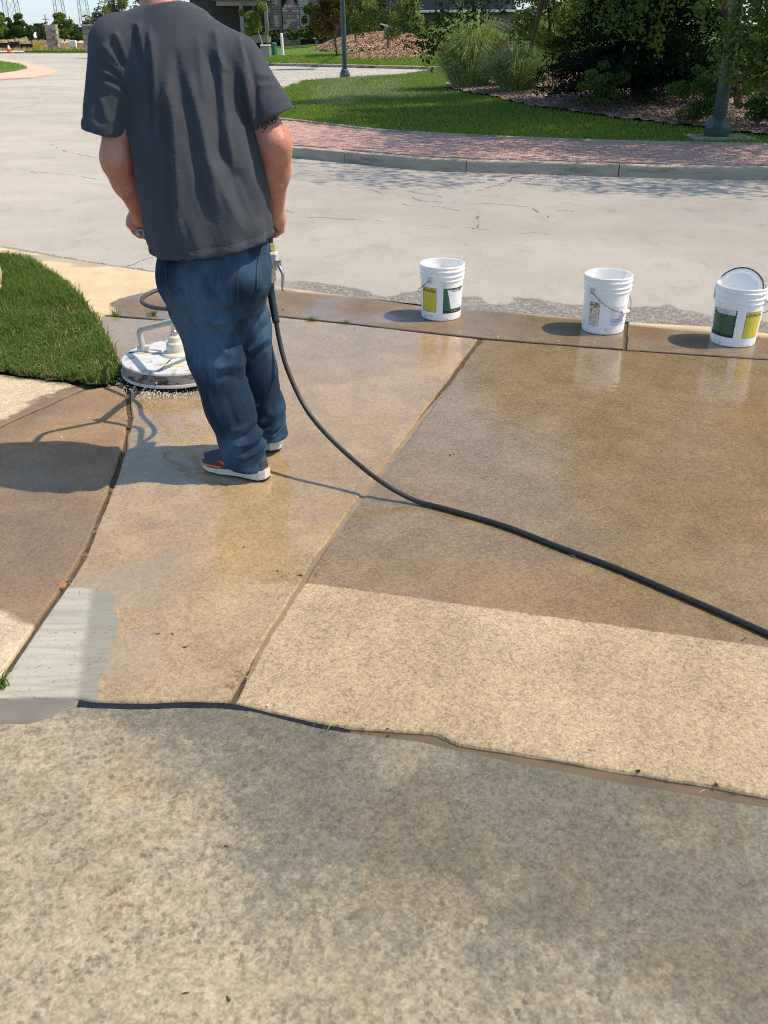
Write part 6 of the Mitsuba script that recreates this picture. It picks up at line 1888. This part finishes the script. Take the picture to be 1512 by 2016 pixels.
for p0_, p1_, top_ in (((-0.539, 64.000, 1.635), (-0.371, 64.000, 1.921), 0.02), ((0.250, 64.000, 1.631), (0.449, 64.000, 1.916), 0.05), ((0.612, 64.000, 1.628), (0.843, 64.000, 1.913), -0.05)):
    part(house, "entry_rail", box((p0_[0], 63.9, z1_(np.array([p0_[0]]), np.array([64.0]))[0] - .1), (p1_[0], 64.15, p1_[2] + top_)), "m_trim")
part(house, "entry_rail", moved(box((-.55, -.12, -.04), (.55, .12, .04)), ((0.514, 64.000, 1.830)[0], 64.0, (0.514, 64.000, 1.830)[2] + .05), ry=0.25), "m_white")

# shrubs before the house, saplings, small service boxes
SHRUB_L = ["house-wall shrub under the bright green sapling", "second house-wall shrub, right of the bright green sapling's stem", "small house-wall shrub behind the utility boxes", "house-wall shrub left below the stone chimney", "house-wall shrub right below the stone chimney",
           "house-wall shrub left of the slim dark sapling", "narrow house-wall shrub at the slim dark sapling's foot", "house-wall shrub left of the rusty sapling", "rightmost house-wall shrub, behind the rusty sapling"]
for i_, (px_, w_) in enumerate(((503, .62), (527, .60), (545, .42), (572, .55), (580, .45), (600, .55), (611, .35), (624, .55), (640, .4))):
    zq = far_z(np.array([0.0]), np.array([64.0]))[0]
    bx = np.interp(px_, [425, 692], [hA[0], hB[0]]) * 64.4 / 66
    shrub(SHRUB_L[i_], (bx, 64.2, 1.15), w_ * 0.62, w_ * 1.15, 900, 100 + i_, "m_leaf_mid" if i_ % 2 else "m_boxwood", 0.13, "foundation shrubs along the house wall")
tree("sapling", "young bright green tree before the dark porch", "tree", (-7.461, 62.000, 0.835), 4, (-7.885, 62.000, 2.369), (0.85, 0.8, 1.35), 3600, 0.15, "m_leaf_pale", "m_bark_pale", seed=120, k=22, trunk_r=0.055, limbs=8)
tree("sapling", "slim dark-leaved young tree right of the stone chimney", "tree", (-4.429, 63.000, 1.318), 3, (-4.448, 63.000, 2.277), (0.55, 0.5, 1.1), 1800, 0.14, "m_leaf_dark", "m_bark", seed=122, k=16, trunk_r=0.045, limbs=6)
tree("sapling", "young rusty red-leaved tree left of the far lamp post", "tree", (*(-2.480, 55.332), 0.0), 5, (-2.178, 47.000, 2.467), (1.15, 1.0, 1.75), 5200, 0.15, "m_leaf_red", "m_bark", seed=124, k=26, trunk_r=0.06, limbs=10)
tree("sapling", "yellow-green young tree right of the far lamp post", "tree", (-1.406, 55.000, 1.137), 5, (-1.459, 55.000, 2.563), (1.05, 1.0, 1.9), 5200, 0.15, "m_leaf_pale", "m_bark_pale", seed=126, k=26, trunk_r=0.05, limbs=8)
tree("sapling", "two-stemmed pale young tree on the mulch mound", "tree", (*(0.378, 54.500, 0.933)[:2], (0.378, 54.500, 0.883)[2]), 5, (0.525, 54.500, 2.829), (1.7, 1.4, 1.7), 7000, 0.14, "m_leaf_pale", "m_bark_pale", seed=128, k=34, trunk_r=0.06, limbs=12)
tree("sapling", "darker bushy tree behind the mulch mound by the grey wing", "tree", (-0.252, 66.000, 1.457), 5, (-0.241, 66.000, 2.575), (1.1, 0.9, 1.9), 4200, 0.15, "m_leaf_dark", "m_bark", seed=130, k=24, trunk_r=0.05, limbs=8)
shrub("low green bush at the right end of the mulch mound", (2.308, 57.000, 1.201), 0.9, 0.75, 1600, 133, "m_leaf_dark", 0.13, None)
matte("m_box_green", (0.035, 0.14, 0.075), 0.5)
matte("m_box_grey", (0.20, 0.23, 0.21), 0.6)
u1, u2, u3 = (-6.020, 52.000, 0.526), (-5.798, 52.000, 0.596), (-5.303, 53.000, 0.598)
k = thing("utility_box", "grey-green utility cabinet on the far lawn", "utility box")
part(k, "cabinet", box((u1[0] - .34, 51.8, u1[2] - .1), (u1[0] + .14, 52.3, u1[2] + .42), .02), "m_box_grey")
part(k, "lid", box((u1[0] - .36, 51.77, u1[2] + .42), (u1[0] + .16, 52.32, u1[2] + .47), .01), "m_white")
k = thing("utility_box", "small dark green utility pedestal with domed lid on the far lawn", "utility box")
part(k, "cabinet", lathe([(0, -.1), (.15, -.1), (.15, .36), (.13, .40), (0, .40)], 16, (u2[0] + .08, 52.6, u2[2])), "m_box_green", smooth=30)
part(k, "lid", lathe([(0, .40), (.165, .40), (.155, .46), (.09, .51), (0, .52)], 16, (u2[0] + .08, 52.6, u2[2])), "m_box_green", smooth=30)
k = thing("marker_post", "white marker post standing on the far lawn", "post")
part(k, "post", tube([(u3[0], 53, u3[2] - .1), (u3[0] - .02, 53, u3[2] + .86)], .075, 14), "m_white", smooth=30)
part(k, "cap", moved(trimesh.creation.icosphere(2, .08), (u3[0] - .02, 53, u3[2] + .86)), "m_white", smooth=True)

# ------------------------------------------------------------------ left: kerbed island, far field, entrance, pylons
IS = np.array([(-17.310, 28.400), (-15.716, 34.262), (-14.912, 37.802), (-14.120, 38.932), (-14.395, 42.209), (-15.619, 46.830), (-17.922, 51.961), (-23.239, 62.819), (-26.609, 68.169), (-39.429, 79.893), (-51.767, 86.724)])
matte("m_apron", proc(lambda p, n, uv: mi.Color3f(0.42, 0.315, 0.245) * (0.85 + 0.25 * fbm(p.x * 1.5, p.y * 1.5, 0.0, 3))), 0.85)
put("paved_apron", slab(IS, top=0.06, thick=0.12, bevel=0.03, step=0.4, jitter=0.0), "m_apron", kind="structure")
IS2 = np.array([(-23.066, 38.142), (-18.243, 40.877), (-16.962, 43.124), (-17.192, 45.907), (-17.865, 49.140), (-20.300, 54.760), (-23.807, 60.894), (-36.113, 73.100), (-46.037, 77.025)])
put("corner_lawn", slab(IS2, top=0.12, thick=0.2, bevel=0.05, step=0.4, jitter=0.0), "m_far_lawn", kind="structure")
gp2 = scatter(IS2, 9000, 90)
put("grass", blades(np.c_[gp2, np.full(len(gp2), .115)], .08 * rng.uniform(.6, 1.3, len(gp2)), .03, .5, 91), "m_turf", label="green lawn corner on the small island at the far left", cat="grass", kind="stuff")

matte("m_field", proc(lambda p, n, uv: mix((0.17, 0.125, 0.060), (0.27, 0.205, 0.105), 0.5 * fbm(p.x * .3, p.y * .08, 0.0, 3) + 0.5 * noise(p.x * 3, p.y * 1.2))), 0.95)
put("field", terrain(-160, -8, 96, 200, 50, 40, lambda x, y: 0.02 + 0.55 * np.clip((y - 108) / 30, 0, 1) + 0 * x, keep=lambda x, y: (y > 98 + 0.10 * (x + 60)) & (x < -16 - 0.12 * (y - 96))), "m_field", kind="structure")
fb = scatter([(-70, 101), (-30, 100), (-28, 125), (-75, 150)], 12000, 92)
put("dry_grass", blades(np.c_[fb, 0.02 + 0.55 * np.clip((fb[:, 1] - 108) / 30, 0, 1)], .35 * rng.uniform(.5, 1.3, len(fb)), .07, .5, 93), "m_straw", label="tan dry grass field beyond the end of the street", cat="dry grass", kind="stuff")
vp = scatter([(-36, 99.0), (-21, 95), (-20, 104), (-33, 106)], 5000, 94)
put("grass", blades(np.c_[vp, np.full(len(vp), .02)], .16 * rng.uniform(.5, 1.3, len(vp)), .06, .5, 95), "m_turf", label="green verge around the far stone entrance pillars", cat="grass", kind="stuff")
for i_, (p_, w_) in enumerate((((108, 98), 1.05), ((182, 98), 1.35))):
    q = (-34.563, 104.000, 0.135) if i_ == 0 else (-29.337, 100.000, 0.258)
    stone_pier("stone_pillar", ["far square stone entrance pillar standing alone left of the man", "far square stone entrance pillar half behind the man's sleeve"][i_], (q[0], q[1], -0.05), w_, w_, 2.35 if i_ == 0 else 2.3, 0.24, 200 + i_, None, False, rz=0.1, jit=0.06)

# low wall / silt fence, sign, cone, shed, mailbox
k = thing("silt_fence", "low black construction fence strip before the dry field", "fence")
fl = [(-45.265, 108.000, 0.186), (-41.898, 108.000, 0.239), (-40.782, 108.000, 0.232), (-39.676, 108.000, 0.176), (-38.239, 108.000, 0.094)]
part(k, "fabric", cat(*[box((a[0], 107.95, -.05), (b[0], 108.05, .62 + .10 * ((j * 7) % 3))) for j, (a, b) in enumerate(zip(fl[:-1], fl[1:]))]), "m_dark")
for a in fl:
    part(k, "stake", box((a[0] - .05, 107.85, -.1), (a[0] + .05, 107.95, .95)), "m_bark")
k = thing("sign", "small yellow sign board by the verge", "sign")
sq_ = (-34.633, 99.000, 0.260)
matte("m_sign", (0.80, 0.52, 0.02), 0.6)
part(k, "board", box((sq_[0] - .34, 98.97, .22), (sq_[0] + .34, 99.0, .74), .005), "m_sign")
for s_ in (-.22, .22):
    part(k, "leg", box((sq_[0] + s_ - .02, 99.0, -.05), (sq_[0] + s_ + .02, 99.04, .7)), "m_dark")
k = thing("traffic_cone", "orange traffic cone with a white collar at the end of the street", "traffic cone")
cq = (-35.642, 94.000, -0.043)
matte("m_cone", (0.75, 0.10, 0.02), 0.5)
part(k, "base", box((cq[0] - .28, 93.7, 0.0), (cq[0] + .28, 94.3, .06), .01), "m_cone")
part(k, "body", lathe([(.21, .05), (.13, .34), (0, .34)], 20, (cq[0], 94.0, 0)), "m_cone", smooth=30)
part(k, "collar", lathe([(.134, .34), (.08, .56), (.05, .66), (0, .66)], 20, (cq[0], 94.0, 0)), "m_white", smooth=30)
k = thing("shed", "small white shed roof beyond the dry field", "shed")
hq = (-59.439, 170.000, 0.780)
part(k, "wall", box((hq[0] - 1.0, 169, -.2), (hq[0] + 1.0, 171, hq[2] + .3)), "m_box_grey")
part(k, "roof", trimesh.convex.convex_hull(np.array([(hq[0] - 1.3, 168.6, hq[2] + .25), (hq[0] + 1.3, 168.6, hq[2] + .25), (hq[0] - 1.6, 170, hq[2] + 1.0), (hq[0] + .4, 170, hq[2] + 1.0), (hq[0] - 1.3, 171.6, hq[2] + .25), (hq[0] + 1.3, 171.6, hq[2] + .25)])), "m_white")
k = thing("utility_cart", "small white box on legs by the far verge", "box")
mq = (-32.501, 104.000, 0.217)
part(k, "body", box((mq[0] - .38, 103.8, .35), (mq[0] + .30, 104.2, .95), .03), "m_white")
for s_ in (-.3, .22):
    part(k, "leg", box((mq[0] + s_ - .04, 103.9, -.05), (mq[0] + s_ + .04, 104.1, .36)), "m_white")
matte("m_pale_path", (0.50, 0.47, 0.42), 0.9)
put("far_path", slab([(-41.701, 97.000, 0.157)[:2], (-35.275, 97.000, 0.118)[:2], (-36.919, 101.000, 0.151)[:2], (-43.398, 101.000, 0.191)[:2]], top=0.06, thick=.1, bevel=.01, step=.5), "m_pale_path", kind="structure")
put("far_road", slab([(-40.638, 125.000, 0.520)[:2], (-35.617, 120.000, 0.487)[:2], (-41.283, 138.000, 0.513)[:2], (-50.247, 150.000, 0.657)[:2]], top=0.62, thick=.3, bevel=.02, step=1.0), "m_pale_path", kind="structure")
k = thing("warehouse", "long low white roofed building far beyond the entrance pillars", "building")
wq = (-87.667, 300.000, 2.359)
part(k, "wall", box((wq[0] - 5, 300, -1), (wq[0] + 14, 312, wq[2] + .4)), "m_box_grey")
part(k, "roof", trimesh.convex.convex_hull(np.array([(wq[0] - 6, 299, wq[2] + .3), (wq[0] + 15, 299, wq[2] + .3), (wq[0] - 3, 306, wq[2] + 1.7), (wq[0] + 12, 306, wq[2] + 1.7), (wq[0] - 6, 313, wq[2] + .3), (wq[0] + 15, 313, wq[2] + .3)])), "m_white")

# wooded hills and single far trees
foliage("m_wood", (0.050, 0.075, 0.034), (0.095, 0.130, 0.060), 0.4, 0.9)
matte("m_hill", proc(lambda p, n, uv: mix((0.06, 0.085, 0.035), (0.14, 0.15, 0.07), fbm(p.x * .03, p.y * .02, 0.0, 3))), 0.95)
put("hill", terrain(-420, 200, 215, 900, 60, 40, lambda x, y: -0.3 + 4.2 * np.clip((y - 215) / 500, 0, 1) + 0.6 * np.sin(x / 40) * np.clip((y - 260) / 300, 0, 1)), "m_hill", kind="structure")


def wood(name, label, row, n, size, mat, seed, hgt, dep=12.0):
    g = np.random.default_rng(seed)
    P = []
    R_ = np.array(row)
    for k in range(n):
        t = g.random() * (len(R_) - 1)
        i = int(t)
        c = R_[i] * (1 - t + i) + R_[min(i + 1, len(R_) - 1)] * (t - i)
        h_ = hgt * g.uniform(.55, 1.1)
        c = c + [0, g.uniform(0, dep), 0]
        q, _ = clumps(c + [0, 0, h_ * .5], (h_ * .6, h_ * .6, h_ * .52), 700, 12, seed * 100 + k)
        P.append(q)
    put(name, leaves(np.vstack(P), size, seed), mat, label=label, cat="wood", kind="stuff")


wood("distant_wood", "dark line of trees at the foot of the sky far left", [(-165, 236, .2), (-110, 240, .2), (-75, 236, .2), (-50, 232, .2)], 80, .50, "m_wood", 301, 3.7)
wood("distant_wood", "bluish wooded ridge beyond the warehouse on the horizon", [(-330, 600, 2.5), (-260, 600, 3), (-180, 600, 3.2), (-90, 600, 3.2)], 90, 0.8, "m_wood", 303, 4.6, 40)
wood("distant_wood", "distant trees seen between the man's arms and the house", [(-60, 200, .3), (-20, 190, .5), (30, 180, .5)], 40, .50, "m_wood", 305, 8)
for i_, (lb, pxc, yy, hh_, rr_, mt, nn) in enumerate((
    ("big dark tree at the far left of the field", (28, 72), 150.0, 4.3, 1.9, "m_leaf_dark", 7000), ("leafy tree cut by the left edge of the view", (-6, 74), 140.0, 4.9, 1.5, "m_leaf_pale", 5000),
    ("bright green maple behind the far lone pillar", (127, 78), 130.0, 3.5, 1.3, "m_leaf_mid", 7000), ("small dark cedar near the white shed", (60, 76), 150.0, 2.2, .6, "m_leaf_dark", 2500),
    ("dark bush right of the white shed", (84, 76), 160.0, 1.8, .8, "m_wood", 2500), ("dark bushes between the two far pillars", (155, 80), 140.0, 2.1, 1.4, "m_leaf_dark", 4000),
    ("tall green tree just left of the man's neck", (236, 30), 60.0, 0, 0, "m_leaf_pale", 0))):
    b = (-55.766, 150.000, 0.895) if i_ == 0 else (-54.512, 140.000, 0.892) if i_ == 1 else (-41.761, 130.000, 0.652) if i_ == 2 else (-53.296, 150.000, 0.879) if i_ == 3 else (-54.872, 160.000, 0.821) if i_ == 4 else (-43.169, 140.000, 0.569) if i_ == 5 else (-18.617, 70.000, 0.643)
    if i_ == 6:
        hh_, rr_, nn = 5.4, 1.0, 5000
    tree("far_tree", lb, "tree", (b[0], b[1], 0.3), hh_, (b[0], b[1], 0.3 + hh_ * .56), (rr_, rr_, hh_ * .46), nn, .26 if i_ < 6 else .16, mt, "m_bark", seed=320 + i_, k=26, trunk_r=.10, limbs=8)

matte("m_galv", (0.16, 0.175, 0.19), 0.6)


def pylon(label, x, y, w0, w1, H, group="steel transmission towers on the horizon"):
    k_ = thing("transmission_tower", label, "transmission tower", group)
    r_ = 0.10
    lv_ = np.linspace(0, H, 8)
    wd = np.interp(lv_, [0, H * .75, H], [w0, w1, w1]) / 2
    cs = np.array([[-1, -1], [1, -1], [1, 1], [-1, 1]])
    for c in cs:
        part(k_, "leg", tube(np.c_[x + c[0] * wd, y + c[1] * wd, lv_], r_, 6), "m_galv")
    br_ = []
    for i in range(7):
        for a in range(4):
            p, q = cs[a], cs[(a + 1) % 4]
            br_.append(tube([(x + p[0] * wd[i], y + p[1] * wd[i], lv_[i]), (x + q[0] * wd[i + 1], y + q[1] * wd[i + 1], lv_[i + 1])], .045, 4))
            br_.append(tube([(x + q[0] * wd[i], y + q[1] * wd[i], lv_[i]), (x + p[0] * wd[i + 1], y + p[1] * wd[i + 1], lv_[i + 1])], .045, 4))
    part(k_, "bracing", cat(*br_), "m_galv", kind="stuff")
    for h_ in (.62, .78, .94):
        part(k_, "crossarm", cat(tube([(x - w0 * 1.0, y, H * h_), (x + w0 * 1.0, y, H * h_)], .12, 5), tube([(x - w0 * 1.0, y, H * h_), (x, y, H * h_ + 1.5), (x + w0 * 1.0, y, H * h_)], .09, 5)), "m_galv")


for lb, a_, yy in (("steel transmission tower nearest the left edge", (-123.392, 330.000, 2.305), 330.0), ("middle steel transmission tower of the three", (-138.073, 430.000, 2.387), 430.0), ("steel transmission tower nearest the man", (-127.707, 430.000, 2.323), 430.0)):
    pylon(lb, a_[0] + (1.6 if yy < 400 else 0), yy, 4.6 if yy < 400 else 4.2, 2.4, 40)
for lb, p0, p1, yy in (("thin utility pole behind the far lone pillar", (-67.194, 200.000, 1.973), (-67.200, 200.000, 4.557), 200.0), ("thin utility pole behind the bright maple", (-65.453, 210.000, 1.585), (-65.585, 210.000, 4.397), 210.0)):
    k = thing("utility_pole", lb, "utility pole")
    part(k, "pole", tube([(p0[0], yy, 0), (p0[0] - .15, yy, p1[2] + .4)], .12, 8), "m_bark_pale")
    part(k, "crossarm", box((p0[0] - .85, yy - .06, p1[2] - .5), (p0[0] + .65, yy + .06, p1[2] - .38)), "m_bark_pale")

# ------------------------------------------------------------------ small things on the ground
matte("m_leaf_dry", (0.38, 0.15, 0.06), 0.8)
q = (-1.044, 2.346)
put("dry_leaf", moved(leaves(np.array([[0, 0, 0.0]]), 0.026, 3, flat=2.0, ratio=.8), (q[0], q[1], .012)), "m_leaf_dry", label="single orange dry leaf on the joint above the white patch", cat="leaf")
gd = np.random.default_rng(99)


def straws(c, n, r_, L, seed, z=.004):
    g = np.random.default_rng(seed)
    ms = []
    for _ in range(n):
        a = g.uniform(0, np.pi)
        p = np.array([c[0] + g.normal(0, r_), c[1] + g.normal(0, r_ * .6), z + g.random() * .006])
        d = np.array([math.cos(a), math.sin(a), g.normal(0, .08)]) * L * g.uniform(.4, 1.2)
        ms.append(tube([p - d / 2, p + [0, 0, .002], p + d / 2], .0009, 4))
    return cat(*ms)


jl = [(-1.136, 3.413), (-1.087, 3.032), (-1.055, 2.732), (-1.045, 2.556), (-1.039, 2.397)]
sets = [straws(c, 10, .018, .05, 400 + i, -.008) for i, c in enumerate(jl)]
sets += [straws(c, 4, .03, .045, 420 + i) for i, c in enumerate([(-0.264, 2.393), (-0.234, 2.448), (-0.305, 2.381), (-0.343, 2.425), (-0.202, 2.496)])]
sets += [straws(c, 9, .012, .03, 440 + i) for i, c in enumerate([(-0.410, 1.888), (-0.417, 1.856), (-0.403, 1.917)])]
sets += [straws(c, 4, .05, .03, 450 + i) for i, c in enumerate([(-0.186, 1.720), (0.001, 1.681), (-0.323, 1.753), (0.808, 1.485), (0.448, 5.071), (1.009, 4.789), (1.538, 4.600), (-1.350, 5.323), (-1.456, 5.369)])]
sets += [straws(c, 14, .20, .022, 470 + i, .002) for i, c in enumerate([(0.633, 5.087), (0.970, 4.902), (1.553, 4.652), (1.924, 4.575), (0.420, 4.712), (0.794, 2.257), (-0.301, 2.085), (-0.745, 2.519)])]
put("grass_clippings", cat(*sets), "m_straw", label="loose straw clippings in the joints and on the wet slabs", cat="clippings", kind="stuff")
bits = []
for c in [(-0.355, 2.431), (-0.330, 2.418), (-0.281, 2.399), (0.009, 1.679), (0.017, 1.671), (-0.485, 2.586), (-0.670, 2.099), (-0.652, 2.089), (-0.603, 2.032), (-1.194, 3.721), (-1.187, 3.770), (-1.227, 3.814), (0.400, 3.120), (0.016, 3.258), (1.069, 2.040), (0.292, 3.338), (-0.231, 2.399), (0.620, 1.521), (0.276, 5.328), (-0.779, 5.223), (-0.165, 5.106), (-0.639, 5.554), (-0.534, 5.482), (0.790, 1.477), (-0.362, 1.317), (-0.385, 0.982), (-0.302, 0.969)]:
    for _ in range(1 + int(gd.random() < .35)):
        m = trimesh.creation.icosphere(1, 1.0)
        m.vertices = np.array(m.vertices) * (1 + gd.normal(0, .2, (len(m.vertices), 1)))
        m.apply_scale([gd.uniform(.003, .008), gd.uniform(.0012, .003), gd.uniform(.0015, .003)])
        bits.append(moved(m, (c[0] + gd.normal(0, .008), c[1] + gd.normal(0, .006), .002), rz=gd.uniform(0, 3.1)))
put("debris", cat(*bits), "m_joint", label="dark crumbs of soil and bark scattered on the slabs", cat="debris", kind="stuff")
pebb = []
for c in [(-0.316, 1.771), (-1.496, 3.621), (-1.443, 3.542), (-1.508, 3.499), (0.461, 5.041), (1.022, 4.863), (0.678, 4.947), (1.220, 4.822)]:
    m = trimesh.creation.icosphere(1, .0042)
    pebb.append(moved(m, (c[0], c[1], .003)))
matte("m_pebble", (0.62, 0.60, 0.56), 0.8)
put("pebbles", cat(*pebb), "m_pebble", label="small pale pebbles lying along the joints", cat="pebbles", kind="stuff")
for i_, (c, n, h_, lb) in enumerate((((-1.471, 5.436), 40, .05, "tiny weed tuft in the gutter joint left of the man's legs"), ((-0.440, 5.301), 60, .035, "small yellowish weed in the gutter joint right of the hose"), ((-0.231, 5.242), 40, .025, "low weed sprigs in the gutter joint before the left pail"), ((-1.062, 1.859), 26, .06, "green weed at the left edge beside the white patch"), ((-1.707, 5.442), 30, .06, "thin weed tuft at the grass edge by the gutter joint"))):
    g = np.random.default_rng(500 + i_)
    b = np.c_[c[0] + g.normal(0, .016 if i_ != 3 else .010, n), c[1] + g.normal(0, .008, n), np.full(n, -.005)]
    put("weed", blades(b, h_ * g.uniform(.5, 1.3, n), .004 if i_ != 3 else .007, .6, 510 + i_), "m_grass", label=lb, cat="weed")
